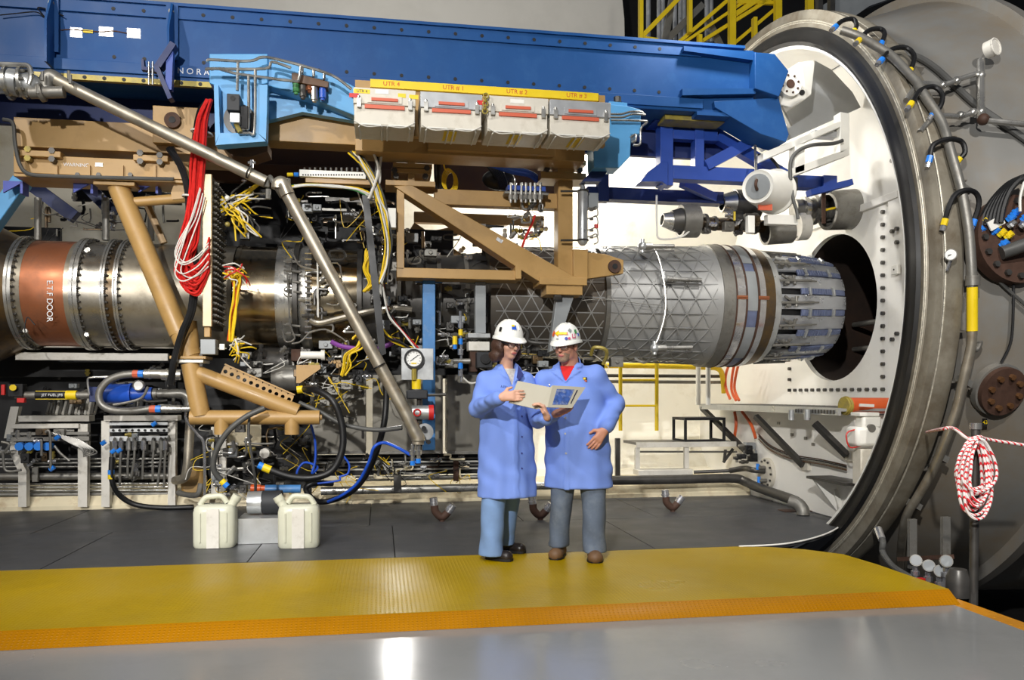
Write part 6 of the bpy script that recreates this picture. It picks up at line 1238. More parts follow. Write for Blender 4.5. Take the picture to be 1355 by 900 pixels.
# ================================================================ pipes, hoses and hatches on the outside of the tank
def shell_r(u): return 2.80 if u < 4.34 else 2.80 + (u-4.34)*0.08/0.26 if u < 4.6 else 2.88 + (min(u, 5.25)-4.6)*0.22/0.65
def TKS(px, py, off):                     # point standing off the conical tank shell by "off"
    p = TK(px, py, 2.9 + off)
    for _ in range(12): p = TK(px, py, shell_r(p.x) + off)
    return p
def tks(pts, off): return [TKS(x, y, off) for x, y in pts]
def tk(pts, R): return [TK(x, y, R) for x, y in pts]
rp = thing('rim_pipe', 'long steel pipe curving round the outside of the tank rim', 'pipe', TK(1192, 755, 3.0)); RP = 2.99
m = MB(); m.tube(tk([(1113, 40), (1136, 48), (1159, 61), (1176, 71), (1190, 84), (1214, 110)], RP), 0.034, 12, 5); m.build('upper_pipe', 'dull_steel', rp)
m = MB(); m.tube(tk([(1212, 106), (1224, 128), (1246, 162), (1260, 208), (1272, 251), (1281, 300), (1285, 345), (1286.5, 380)], RP), 0.035, 14, 5); m.build('side_pipe', 'dull_steel', rp)
m = MB(); m.tube(tk([(1286.5, 380), (1286.5, 438)], RP), 0.037, 14, 0); m.build('yellow_sleeve', 'yellow', rp)
m = MB(); m.tube(tk([(1286.5, 438), (1285, 458), (1275, 502), (1266, 540), (1255, 571), (1237, 617), (1214, 658), (1200, 682), (1194, 710), (1190, 757)], RP), 0.034, 14, 5); m.build('lower_pipe', 'pipe_steel', rp)
m = MB(); m.tube(tk([(1287, 365), (1287, 378)], RP), 0.05, 12, 0); m.build('union', 'dull_steel', rp)
for y, y2 in ((398, 414),):
    a, b = TK(1286.5, y, RP-0.04), TK(1286.5, y2, RP-0.04); m = MB(); m.bar(b, a, 0.008, 0.004); m.bar(a, a + (b-a)*0.35 + X*0.018, 0.008, 0.004); m.bar(a, a + (b-a)*0.35 - X*0.018, 0.008, 0.004); m.build('arrow_mark', 'text_dark', rp)
for a, b in ((1276, 505), (1245, 605), (1210, 668), (1274, 250)):
    c = TK(a, b, RP-0.02); m = MB(); m.box(c, (0.10, 0.06, 0.05), Matrix.Rotation(0.5, 3, 'Y')); m.build('pipe_clamp', 'dull_steel', rp)
m = MB(); m.tube(tk([(1284, 463), (1292, 462), (1296, 455), (1296, 452)], RP-0.05), 0.022, 10); m.build('side_tap', 'dull_steel', rp)
HL = [([(1105, 36), (1112, 30), (1124, 29), (1130, 36), (1130, 42)], 'short black jumper hose at the top of the tank rim'),
      ([(1136, 54), (1146, 43), (1160, 42), (1167, 48), (1166, 58)], 'black jumper hose below the topmost one on the rim'),
      ([(1166, 80), (1176, 68), (1194, 67), (1206, 78), (1204, 94)], 'black jumper hose with a yellow band on the upper rim'),
      ([(1205, 138), (1214, 122), (1230, 118), (1241, 128), (1241, 142), (1236, 150)], 'black jumper hose beside the standpipe branch'),
      ([(1230, 210), (1231, 194), (1248, 187), (1266, 190), (1273, 203), (1268, 212)], 'black jumper hose on the rim above the cable bundle'),
      ([(1250, 293), (1252, 276), (1258, 260), (1272, 254), (1286, 258), (1292, 272), (1288, 294)], 'black jumper hose on the rim level with the upper hatch')]
for k, (pts, lab) in enumerate(HL):
    t = thing('jumper_hose', lab, 'hose', TK(*pts[-1], 2.95), 'jumper hoses round the tank rim'); R_ = 2.98
    P_ = tk(pts, R_); P_ = [p - Y*(0.05*math.sin(math.pi*i/(len(P_)-1))) for i, p in enumerate(P_)]
    m = MB(); m.tube(P_, 0.019, 10); m.build('hose_body', 'black_rubber', t)
    for e, n_ in ((0, 1), (-1, -2)):
        d = (P_[e]-P_[n_]).normalized(); m = MB(); m.cyl(P_[e] - d*0.02, P_[e] + d*0.03, 0.024, n=8); m.build('band', 'yellow' if (k + e) % 2 else 'cap_blue', t); m = MB(); m.cyl(P_[e] + d*0.03, P_[e] + d*0.07, 0.02, n=8); m.build('fitting', 'chrome', t)
sp_ = thing('standpipe', 'steel standpipe with a drum gauge branching off the rim pipe', 'pipe', TK(1298, 158, 2.75)); R_ = 0.14
for pts, r in (([(1214, 110), (1230, 111), (1246, 113), (1256, 110)], 0.022), ([(1256, 110), (1275, 103), (1295, 97)], 0.020), ([(1298, 80), (1298, 158)], 0.028), ([(1235, 153), (1252, 153), (1270, 154), (1284, 150), (1296, 147)], 0.020), ([(1300, 159), (1330, 162), (1362, 165)], 0.022), ([(1214, 112), (1205, 124), (1199, 133)], 0.022), ([(1236, 155), (1225, 165), (1217, 175)], 0.022)):
    m = MB(); m.tube(tks(pts, R_), r, 10, 5); m.build('pipe', 'steel', sp_)
for a, b in ((1214, 110), (1247, 113), (1266, 107), (1236, 152), (1271, 153), (1287, 149), (1298, 100), (1298, 148)):
    m = MB(); c = TKS(a, b, R_); m.sphere(c, 0.034, 10, 7); m.build('coupling', 'steel', sp_)
m = MB(); c = TKS(1301, 158, R_); m.sphere(c, 0.045, 10, 7); m.build('elbow', 'rust', sp_)
c = TKS(1306, 67, R_); m = MB(); d = Vector((0.35, -0.9, 0.1)).normalized(); m.cyl(c - d*0.0 , c + d*0.07, 0.068, n=20); m.torus(c + d*0.07, d, 0.065, 0.008, 20, 6); m.build('drum_gauge', 'rack_grey', sp_)
cb = thing('shell_conduit', 'thick dark cable running down across the tank shell', 'cable', TK(1355, 185, 3.1)); m = MB(); m.tube(tks([(1186, 72), (1210, 74), (1235, 88), (1262, 112), (1292, 139), (1325, 162), (1365, 190)], 0.035), 0.026, 10); m.build('cable', 'hose_grey', cb)
# small gauge on the rim
rg = thing('rim_gauge', 'small round pressure gauge mounted on the tank rim', 'gauge', TK(1255, 350, 2.95)); c = TK(1258, 337, 3.0); d = (ORG - c).normalized()
m = MB(); m.cyl(c, c + d*0.03, 0.042, n=20); m.build('case', 'dull_steel', rg); m = MB(); m.cyl(c + d*0.03, c + d*0.032, 0.036, n=20); m.build('dial', 'dial', rg); m = MB(); m.bar(c + d*0.034 - RT*0.02 - Z*0.006, c + d*0.034 + RT*0.02 + Z*0.006, 0.005, 0.002); m.build('needle', 'dark', rg); m = MB(); m.cyl(c - Z*0.04, TK(1253, 358, 2.97), 0.012, n=8); m.build('stem', 'chrome', rg)
# bolted hatches
def on_shell(px, py, R):
    p = TKS(px, py, R); n = Vector((0, p.y-TV, p.z-TZ)).normalized(); return p, n
uh = thing('cable_hatch', 'dark round hatch plate crowded with blue hose fittings', 'hatch', TK(1340, 375, 2.9)); p, n = on_shell(1340, 318, 0.04)
m = MB(); m.cyl(p - n*0.05, p + n*0.05, 0.33, n=40); m.build('plate', 'rust', uh); a_, b_ = frame_of(n)
for k in range(16):
    t = 2*math.pi*k/16; q = p + a_*(0.28*math.cos(t)) + b_*(0.28*math.sin(t)); m = MB(); m.cyl(q + n*0.05, q + n*0.075, 0.024, n=6); m.build('bolt', 'dark_steel', uh)
for x_, y_, mm in ((1293, 308, 'cap_blue'), (1312, 309, 'cap_blue'), (1324, 326, 'cap_blue'), (1339, 285, 'cap_blue'), (1333, 292, 'cap_blue'), (1352, 292, 'cap_blue'), (1306, 296, 'yellow'), (1297, 296, 'yellow'), (1321, 312, 'yellow'), (1330, 315, 'yellow'), (1313, 305, 'yellow'), (1334, 300, 'chrome'), (1350, 300, 'chrome')):
    c = TKS(x_, y_, 0.14); m = MB(); d = Vector((0.3, -0.5, 0.4)).normalized(); m.cyl(c, c + d*0.06, 0.024, n=8); m.cyl(c + d*0.02, c + d*0.035, 0.03, n=6); m.build('hose_fitting', mm, uh)
m = MB(); m.tube(tks([(1325, 335), (1340, 330), (1362, 322)], 0.17), 0.05, 12); m.build('grey_hose', 'hose_grey', uh); m = MB(); c = TKS(1318, 295, 0.2); m.box(c, (0.13, 0.01, 0.07), Matrix.Rotation(-0.5, 3, 'Y')); m.build('paper_tag', 'white', uh)
for k in range(6):
    m = MB(); m.tube(tks([(1298 + k*5, 300 - k), (1302 + k*5, 284 - k*2), (1316 + k*4, 262 - k*2), (1336 + k*3, 243 - k), (1362, 232 + k*3)], 0.16 + 0.01*k), 0.024, 8); m.build('black_hose', 'black_rubber', uh)
m = MB(); m.tube(tks([(1350, 280), (1350, 262), (1354, 245), (1360, 225)], 0.22), 0.010, 6); m.build('white_lead', 'cable_white', uh)
m = MB(); m.tube(tks([(1288, 335), (1300, 345), (1322, 372), (1362, 408)], 0.05), 0.012, 6); m.build('green_lead', 'hose_grey', uh); m = MB(); m.tube(tks([(1341, 368), (1341, 400), (1338, 450), (1325, 480)], 0.05), 0.010, 6); m.build('thin_lead', 'dark', uh)
bf2 = thing('blind_flange', 'rusty round blind flange with eight bolts on the tank shell', 'hatch', TK(1322, 550, 2.9)); p, n = on_shell(1322, 516, 0.03)
m = MB(); m.cyl(p - n*0.04, p + n*0.055, 0.188, n=40); m.build('plate', 'rust', bf2); m = MB(); m.cyl(p - n*0.05, p + n*0.012, 0.205, n=40); m.build('neck', 'tank_grey', bf2); a_, b_ = frame_of(n)
for k in range(8):
    t = 2*math.pi*k/8 + 0.2; q = p + a_*(0.125*math.cos(t)) + b_*(0.125*math.sin(t)); m = MB(); m.cyl(q + n*0.055, q + n*0.085, 0.022, n=6); m.build('bolt', 'brown', bf2)
m = MB(); c = TKS(1303, 559, 0.06); m.box(c, (0.04, 0.006, 0.06)); bt = m.build('number_tag', 'dark', bf2); text('43', 'lettering', c - Y*0.004, X, Z, 0.03, 'yellow', bt)
# red and white safety rope, coil and line
MATS['rope_white'] = mat('rope_white', (236, 230, 226), 0.8, 0, 0.05)
nt = MATS['rope_white'].node_tree; N = nt.nodes; Lk = nt.links
wv = N.new('ShaderNodeTexWave'); tc = N.new('ShaderNodeTexCoord'); wv.inputs['Scale'].default_value = 17; wv.inputs['Distortion'].default_value = 0.6; wv.bands_direction = 'DIAGONAL'; Lk.new(tc.outputs['Object'], wv.inputs['Vector'])
cr_ = N.new('ShaderNodeValToRGB'); cr_.color_ramp.interpolation = 'CONSTANT'; cr_.color_ramp.elements[0].color = lin((226, 40, 50)) + (1,); cr_.color_ramp.elements[1].color = lin((238, 232, 228)) + (1,); cr_.color_ramp.elements[1].position = 0.30
Lk.new(wv.outputs[0], cr_.inputs[0]); Lk.new(cr_.outputs[0], N['Principled BSDF'].inputs['Base Color'])
RU = PU(1291, 600, 3.62); RVv = RU.y
sd = thing('rope_post', 'steel pipe post carrying the coiled rope', 'post', PV(1291, 784, RVv)); m = MB(); m.cyl(PV(1291, 566, RVv), PV(1288, 784, RVv), 0.026, n=14); m.build('post', 'dark_steel', sd); m = MB(); m.cyl(PV(1291, 560, RVv), PV(1291, 568, RVv), 0.034, n=14); m.build('cap', 'steel', sd)
m = MB(); q_ = PV(1288, 784, RVv); m.cyl(Vector((q_.x, q_.y, -1.22)), q_, 0.026, n=10); m.build('post_base', 'dark_steel', sd)
rc_ = thing('rope_coil', 'coiled red and white rope hanging on the steel post', 'rope', PV(1284, 680, RVv-0.06))
for k in range(13):
    w0 = RND.uniform(0.075, 0.150); h0 = RND.uniform(0.30, 0.50); cx_ = RND.uniform(-0.01, 0.02); top_ = PV(1286, 580, RVv-0.06-0.004*k); n = 20
    pts = []
    for i in range(n+1):
        a = 2*math.pi*i/n; pts.append(top_ + Vector((cx_ + w0*math.sin(a)*(0.75 + 0.25*math.cos(a+math.pi)), -0.004*k + RND.uniform(-0.004, 0.004), -h0/2*(1-math.cos(a)))))
    m = MB(); m.tube(pts, 0.0085, 6, 2, False); m.build('loop', 'rope_white', rc_)
rl = thing('safety_rope', 'red and white rope tied off from the tank rim past the post', 'rope', PV(1291, 580, RVv-0.04))
m = MB(); m.tube([TK(1226, 572, 3.0), PV(1245, 568, RVv), PV(1262, 567, RVv-0.03), PV(1280, 580, RVv-0.05), PV(1296, 578, RVv-0.04), PV(1310, 582, RVv), PV(1362, 590, RVv)], 0.010, 8); m.build('line', 'rope_white', rl)
# gauges, posts and hoses in the sunken corner
gc = thing('gauge_cluster', 'cluster of small dull gauges and valves in the sunken corner', 'gauges', PU(1232, 790, 3.62)); 
for a, b in ((1211, 742), (1228, 749), (1243, 756), (1251, 743)):
    c = PU(a, b, 3.62); d = Vector((-0.45, -0.85, 0.25)).normalized(); m = MB(); m.cyl(c, c + d*0.035, 0.040, n=18); gb = m.build('gauge', 'dull_steel', gc); m = MB(); m.cyl(c + d*0.035, c + d*0.037, 0.034, n=18); m.build('dial', 'grey_paint', gb); m = MB(); m.cyl(c - Z*0.04, c - Z*0.19, 0.018, n=8); m.cyl(c - Z*0.07, c - Z*0.10, 0.028, n=6); m.build('stem', 'chrome', gc)
pb = PU(1228, 776, 3.64); m = MB(); m.box(pb + Vector((0, 0, -0.15)), (0.25, 0.5, 0.10)); m.build('base', 'dark_steel', gc); c = PU(1268, 768, 3.55); m = MB(); m.lathe([(0, 0), (0, 0.07), (0.12, 0.07), (0.17, 0.05), (0.18, 0)], c - Z*0.10, Z, 20); m.build('bottle', 'dark_steel', gc); c = PU(1218, 768, 3.56); m = MB(); m.box(c, (0.05, 0.03, 0.03)); m.build('red_tag', 'red', gc)
m = MB(); m.tube([TK(1158, 703, 2.98), PU(1168, 715, 3.72), PU(1168, 731, 3.68), PU(1182, 750, 3.62), PU(1208, 766, 3.6)], 0.022, 10); m.build('hose', 'hose_grey', gc); m = MB(); m.cyl(PU(1162, 700, 3.75), PU(1167, 714, 3.72), 0.028, n=10); m.build('hose_end', 'chrome', gc)
fr = thing('corner_frame', 'rusty bar on two steel posts beside the tank foot', 'frame', PU(1225, 747, 3.9))
for a, y0, y1 in ((1207, 687, 752), (1251, 684, 750)):
    A, B = PU(a, y0, 3.95), PU(a, y1, 3.95); m = MB(); m.bar(B, A, 0.06, 0.03); m.build('post', 'dull_steel', fr)
m = MB(); m.bar(PU(1195, 740, 3.9), PU(1254, 737, 3.9), 0.10, 0.03); m.build('bar', 'rust', fr)
# ================================================================ two people (smooth blended volumes meshed with surface nets)
V3 = lambda *a: np.array(a, dtype=np.float32)
class Vol:
    def __init__(s, lo, hi, h):
        s.lo = np.array(lo, np.float32); s.h = h; s.n = np.ceil((np.array(hi)-s.lo)/h).astype(int)+1
        s.ax = [s.lo[i] + h*np.arange(s.n[i], dtype=np.float32) for i in range(3)]; s.F = np.full(s.n, 0.3, np.float32)
    def _slice(s, lo, hi):
        a = np.clip(np.floor((np.array(lo)-s.lo)/s.h).astype(int), 0, s.n-1); b = np.clip(np.ceil((np.array(hi)-s.lo)/s.h).astype(int)+1, 1, s.n)
        sl = tuple(slice(i, max(j, i+1)) for i, j in zip(a, b)); return sl, s.ax[0][sl[0]][:, None, None], s.ax[1][sl[1]][None, :, None], s.ax[2][sl[2]][None, None, :]
    def put(s, f, lo, hi, k=0.0, mode='add'):
        m_ = 0.05 + k; sl, x, y, z = s._slice(np.array(lo)-m_, np.array(hi)+m_); d = f(x, y, z).astype(np.float32); A = s.F[sl]
        if mode == 'sub':
            d = -d
            if k > 0: h_ = np.clip(0.5 - 0.5*(A-d)/k, 0, 1); r = A*(1-h_) + d*h_ + k*h_*(1-h_)
            else: r = np.maximum(A, d)
        elif k > 0: h_ = np.clip(0.5 + 0.5*(A-d)/k, 0, 1); r = A*(1-h_) + d*h_ - k*h_*(1-h_)
        else: r = np.minimum(A, d)
        s.F[sl] = r
    def cone(s, a, b, ra, rb, k=0.02, mode='add'):
        a, b = np.array(a, np.float32), np.array(b, np.float32); ba = b-a; L2 = float(ba@ba) + 1e-9; R = max(ra, rb)
        def f(x, y, z):
            t = np.clip(((x-a[0])*ba[0] + (y-a[1])*ba[1] + (z-a[2])*ba[2])/L2, 0, 1)
            return np.sqrt((x-a[0]-t*ba[0])**2 + (y-a[1]-t*ba[1])**2 + (z-a[2]-t*ba[2])**2) - (ra + (rb-ra)*t)
        s.put(f, np.minimum(a, b)-R, np.maximum(a, b)+R, k, mode)
    def ell(s, c, r, k=0.02, rot=None, mode='add'):
        c = np.array(c, np.float32); r = np.array(r, np.float32); Rm = np.array(rot, np.float32).T if rot is not None else np.eye(3, dtype=np.float32); mr = float(r.max())
        def f(x, y, z):
            dx, dy, dz = x-c[0], y-c[1], z-c[2]
            u, v, w = [Rm[i, 0]*dx + Rm[i, 1]*dy + Rm[i, 2]*dz for i in range(3)]
            k0 = np.sqrt((u/r[0])**2 + (v/r[1])**2 + (w/r[2])**2) + 1e-6; k1 = np.sqrt((u/r[0]**2)**2 + (v/r[1]**2)**2 + (w/r[2]**2)**2) + 1e-6
            return k0*(k0-1)/k1
        s.put(f, c-mr, c+mr, k, mode)
    def loft(s, secs, yaw, k=0.02, mode='add', disp=None, p=2.0):
        # secs: (z, cx, cy, a, b) from bottom to top, elliptical sections turned by yaw
        zs = [q[0] for q in secs]; cy_, sy_ = math.cos(yaw), math.sin(yaw); R = max(max(q[3], q[4]) for q in secs)
        def f(x, y, z):
            g = [np.interp(z, zs, [q[i] for q in secs]).astype(np.float32) for i in range(1, 5)]
            dx, dy = x-g[0], y-g[1]; u = dx*cy_ + dy*sy_; v = -dx*sy_ + dy*cy_
            d = ((np.abs(u)/g[2])**p + (np.abs(v)/g[3])**p + 1e-9)**(1/p); d = (d-1)*np.minimum(g[2], g[3])
            if disp is not None: d = d + disp(u, v, z)
            return np.maximum(d, np.maximum(zs[0]-z, z-zs[-1]))
        lo = [min(q[1]-R for q in secs), min(q[2]-R for q in secs), zs[0]]; hi = [max(q[1]+R for q in secs), max(q[2]+R for q in secs), zs[-1]]
        s.put(f, lo, hi, k, mode)
    def mesh(s, smooth=1):
        F = s.F; S_ = F < 0; nx, ny, nz = F.shape
        C = np.zeros((nx-1, ny-1, nz-1), np.int8); cs = [(i, j, k) for i in (0, 1) for j in (0, 1) for k in (0, 1)]
        for i, j, k in cs: C += S_[i:nx-1+i, j:ny-1+j, k:nz-1+k]
        cells = np.argwhere((C > 0) & (C < 8)); idx = np.full(C.shape, -1, np.int32); idx[tuple(cells.T)] = np.arange(len(cells))
        P = np.zeros((len(cells), 3)); W_ = np.zeros(len(cells)); ci, cj, ck = cells.T
        for a in cs:
            for ax in range(3):
                if a[ax]: continue
                b = list(a); b[ax] = 1
                fa = F[ci+a[0], cj+a[1], ck+a[2]]; fb = F[ci+b[0], cj+b[1], ck+b[2]]; m_ = (fa < 0) != (fb < 0)
                t = np.where(m_, fa/np.where(m_, fa-fb, 1), 0)
                p = np.tile(np.array(a, float), (len(cells), 1)); p[:, ax] += t; P += p*m_[:, None]; W_ += m_
        P = P/W_[:, None] + cells; faces = []
        for ax in range(3):
            o1, o2 = [i for i in range(3) if i != ax]
            sl0 = [slice(None)]*3; sl1 = [slice(None)]*3; sl0[ax] = slice(0, -1); sl1[ax] = slice(1, None)
            a, b = S_[tuple(sl0)], S_[tuple(sl1)]; e = np.argwhere(a != b)
            e = e[(e[:, o1] > 0) & (e[:, o2] > 0) & (e[:, o1] < F.shape[o1]-1) & (e[:, o2] < F.shape[o2]-1)]
            if not len(e): continue
            q = []
            for d1, d2 in ((0, 0), (-1, 0), (-1, -1), (0, -1)):
                c = e.copy(); c[:, o1] += d1; c[:, o2] += d2; q.append(idx[tuple(c.T)])
            q = np.stack(q, 1); fl = a[tuple(e.T)]
            if ax == 1: fl = ~fl
            q[~fl] = q[~fl][:, ::-1]; faces.append(q)
        Fc = np.concatenate(faces); Fc = Fc[(Fc >= 0).all(1)]
        for _ in range(smooth):
            acc = np.zeros_like(P); n_ = np.zeros(len(P))
            for a in range(4):
                b = (a+1) % 4; np.add.at(acc, Fc[:, a], P[Fc[:, b]]); np.add.at(n_, Fc[:, a], 1); np.add.at(acc, Fc[:, b], P[Fc[:, a]]); np.add.at(n_, Fc[:, b], 1)
            P = 0.5*P + 0.5*acc/np.maximum(n_, 1)[:, None]
        return P*s.h + s.lo, Fc
def part(vol, name, m_, parent, smooth=1, label=None):
    P, Fc = vol.mesh(smooth); me = bpy.data.meshes.new(name); me.from_pydata(P.tolist(), [], Fc.tolist()); me.polygons.foreach_set('use_smooth', [True]*len(me.polygons)); me.materials.append(MATS[m_])
    o = bpy.data.objects.new(name, me); COL.objects.link(o); o.parent = parent
    if label: o['label'] = label
    return o
def lpart(mb, name, m_, parent, **kw):     # mesh builder content given in the person's own space
    me = mb.mesh(name, ang=kw.get('ang', 40)); me.materials.append(MATS[m_]); o = bpy.data.objects.new(name, me); COL.objects.link(o); o.parent = parent; return o
def rotm(yaw, pitch=0.0, roll=0.0):
    return np.array(Matrix.Rotation(yaw, 3, 'Z') @ Matrix.Rotation(pitch, 3, 'X') @ Matrix.Rotation(roll, 3, 'Y'))
def head(vol, c, R, female, k=0.014):
    w = lambda p: c + R @ np.array(p)
    f = 0.95 if female else 1.0
    vol.ell(w((0, 0.014, 0.035)), (0.072*f, 0.093*f, 0.085*f), k, R); vol.ell(w((0, -0.020, -0.03)), (0.059*f, 0.068*f, 0.084*f), k, R)
    if female: vol.ell(w((0, -0.056, -0.086)), (0.027, 0.024, 0.021), k, R); vol.ell(w((0.034, -0.022, -0.062)), (0.018, 0.028, 0.026), k, R); vol.ell(w((-0.034, -0.022, -0.062)), (0.018, 0.028, 0.026), k, R)
    else: vol.ell(w((0, -0.056, -0.086)), (0.036, 0.030, 0.026), k, R); vol.ell(w((0.04, -0.02, -0.06)), (0.022, 0.03, 0.03), k, R); vol.ell(w((-0.04, -0.02, -0.06)), (0.022, 0.03, 0.03), k, R)
    for s_ in (-1, 1):
        vol.ell(w((s_*0.034, -0.054, -0.024)), (0.024, 0.026, 0.024), k, R); vol.ell(w((s_*0.072*f, 0.008, -0.008)), (0.011, 0.020, 0.033), 0.006, R)
        vol.ell(w((s_*0.031, -0.094, 0.002)), (0.017, 0.013, 0.011), 0.010, R, 'sub')
    vol.cone(w((-0.034, -0.080, 0.020)), w((0.034, -0.080, 0.020)), 0.010, 0.010, 0.012)
    vol.cone(w((0, -0.086, 0.010)), w((0, -0.107, -0.024)), 0.007, 0.0115, 0.008)
    for s_ in (-1, 1): vol.ell(w((s_*0.010, -0.098, -0.027)), (0.008, 0.009, 0.007), 0.005, R)
    vol.ell(w((0, -0.085, -0.058)), (0.024, 0.010, 0.010), 0.008, R)
def hand(vol, wrist, d, n, thumb, curl=(0.25, 0.4, 0.4), spread=0.0, scale=1.0, k=0.007, tk_=0.35):
    d = np.array(d, float); d /= np.linalg.norm(d); n = np.array(n, float); n -= d*(n@d); n /= np.linalg.norm(n); t = np.array(thumb, float); t -= d*(t@d); t -= n*(t@n); t /= np.linalg.norm(t); w = np.array(wrist, float); s = scale
    for o in (0.024, 0.008, -0.008, -0.022): vol.cone(w + d*0.012*s + t*o*0.6*s, w + d*0.078*s + t*o*s, 0.016*s, 0.0125*s, 0.014)
    for o, L_ in ((0.030, 0.070), (0.010, 0.080), (-0.010, 0.074), (-0.029, 0.058)):
        p = w + d*0.082*s + t*o*s; dd = d + t*(o*spread*12); dd /= np.linalg.norm(dd); ang = 0; r = 0.0092*s
        for f, c_ in zip((0.45, 0.31, 0.24), curl):
            ang += c_; q = p + (dd*math.cos(ang) + n*math.sin(ang))*L_*f*s; vol.cone(p, q, r, r*0.92, 0.004); p = q; r *= 0.92
    p = w + d*0.022*s + t*0.022*s; q = p + (d*0.55 + t*0.72 + n*tk_)*0.042*s; vol.cone(p, q, 0.0135*s, 0.011*s, 0.010); q2 = q + (d*0.88 + t*0.25 + n*tk_*0.9)*0.032*s; vol.cone(q, q2, 0.0108*s, 0.009*s, 0.005)
def hat(parent, c, R, r, peak):
    # hard hat: ribbed dome with a brim that widens to a peak; children: ridge, suspension band
    c = Vector(c); Rm = Matrix(R.tolist()); q = MB(); n, mm = 40, 12; vs = []
    for i in range(mm+1):
        ph = math.pi/2*i/mm
        for j in range(n):
            a = 2*math.pi*j/n; rib = 1.0 + 0.018*math.exp(-((math.atan2(math.sin(a), abs(math.cos(a)) + 1e-6))**2)*0)*math.cos(ph)*0
            sp_e = math.sin(ph)**0.85; vs.append(Vector((r[0]*sp_e*math.sin(a), -r[1]*sp_e*math.cos(a), r[2]*math.cos(ph))))
    base = len(vs)
    for (ex, dz, off) in ((0.010, 0.004, 0), (1.0, -0.004, 1), (1.0, -0.010, 1), (0.0, -0.006, 0)):
        for j in range(n):
            a = 2*math.pi*j/n; fr = max(0, math.cos(a))**2.0; e_ = (0.014 + peak*fr) if off else ex; dip = -0.016*fr*off - 0.004*off
            vs.append(Vector(((r[0]+e_*0.8)*math.sin(a), -(r[1]+e_)*math.cos(a), dz + dip)))
    fs = []
    for i in range(mm + 4):
        for j in range(n): fs.append((i*n+j, (i+1)*n+j, (i+1)*n+(j+1) % n, i*n+(j+1) % n))
    q.add([c + Rm @ v for v in vs], fs); h = lpart(q, 'shell', 'hat_white', parent)
    q = MB()
    for sx in (-0.022, 0.0, 0.022):
        pts = []
        for i in range(15):
            a = math.radians(-62 + 124*i/14); pts.append(c + Rm @ Vector((sx, r[1]*math.sin(a)*1.0, r[2]*math.cos(a)*(1.0 if sx == 0 else 0.985))))
        q = MB(); q.tube(pts, 0.0045, 6, 0); lpart(q, 'ridge', 'hat_white', h)
    return h
def sticker(parent, c, R, r, az, el, poly, m_, lift=0.0022):
    lift += 0.0045
    # flat print wrapped on the dome at azimuth az, elevation el; poly in metres
    Rm = Matrix(R.tolist()); c = Vector(c); vs = []
    for x, z in poly:
        a = az + x/r[0]; e_ = el + z/r[2]; ce = math.cos(e_)**0.85; vs.append(c + Rm @ Vector(((r[0]+lift)*ce*math.sin(a), -(r[1]+lift)*ce*math.cos(a), (r[2]+lift)*math.sin(e_))))
    cen = sum(vs, Vector())/len(vs); cen += (cen-c).normalized()*0.001; q = MB(); nn = len(vs); q.add(vs + [cen], [(i, (i+1) % nn, nn) for i in range(nn)]); return lpart(q, 'sticker', m_, parent)
def disc(r, n=14, sx=1.0): return [(r*sx*math.cos(2*math.pi*i/n), r*math.sin(2*math.pi*i/n)) for i in range(n)]
def rect(w, h, x=0, z=0): return [(x-w/2, z-h/2), (x+w/2, z-h/2), (x+w/2, z+h/2), (x-w/2, z+h/2)]
def glasses(parent, c, R, m_, wide=False, k=0):
    Rm = Matrix(R.tolist()); c = Vector(c); w = lambda p: c + Rm @ Vector(p); f = MB()
    g = MB(); 
    for s_ in (-1, 1):
        pts = [w((s_*0.033 + 0.025*math.cos(a)*(1 if abs(math.cos(a)) < 2 else 1), -0.104 + 0.010*abs(s_*0.033 + 0.025*math.cos(a))/0.058, 0.000 + 0.017*math.copysign(abs(math.sin(a))**0.7, math.sin(a)))) for a in [2*math.pi*i/20 for i in range(21)]]
        g = MB(); g.tube(pts, 0.0028 if not wide else 0.0018, 6, 0, False); lpart(g, 'rim', m_, parent)
        g = MB(); n = 20; g.add(pts[:n] + [w((s_*0.033, -0.1005, 0))], [(i, (i+1) % n, n) for i in range(n)]); lpart(g, 'lens', 'lens', parent)
        g = MB(); g.tube([w((s_*0.058, -0.094, 0.006)), w((s_*0.074, -0.06, 0.008)), w((s_*0.080, 0.0, 0.006)), w((s_*0.078, 0.015, -0.004))], 0.0035 if not wide else 0.006, 6, 4); lpart(g, 'temple', m_, parent)
    g = MB(); g.tube([w((-0.009, -0.105, 0.003)), w((0, -0.108, 0.006)), w((0.009, -0.105, 0.003))], 0.003, 6, 3); lpart(g, 'bridge', m_, parent)
def eyes(parent, c, R, skin, tilt, half):
    Rm = Matrix(R.tolist()); c = Vector(c)
    for s_ in (-1, 1):
        p = c + Rm @ Vector((s_*0.031, -0.0760, 0.000)); q = MB(); q.sphere(p, 0.0108, 14, 9); e = lpart(q, 'eye', 'eye_white', parent); q = MB(); q.sphere(p + Rm @ Vector((0, -0.0072, -0.003)), 0.0050, 10, 6); lpart(q, 'iris', 'eye_dark', e)
        for t_, h_ in ((tilt, half), (math.pi - 0.35, 1.0)):     # upper and lower lid as caps round the eyeball
            ax = Rm @ Vector((0, -math.sin(t_), math.cos(t_))); q = MB(); q.lathe([(0.0122*math.cos(h_*i/6), 0.0122*math.sin(h_*i/6)) for i in range(7)], p, ax, 16); lpart(q, 'eyelid', skin, parent)
        q = MB(); q.tube([c + Rm @ Vector((s_*0.014, -0.088, 0.020)), c + Rm @ Vector((s_*0.031, -0.090, 0.025)), c + Rm @ Vector((s_*0.049, -0.080, 0.020))], 0.0035, 6, 3); lpart(q, 'eyebrow', 'hair_brown', parent)
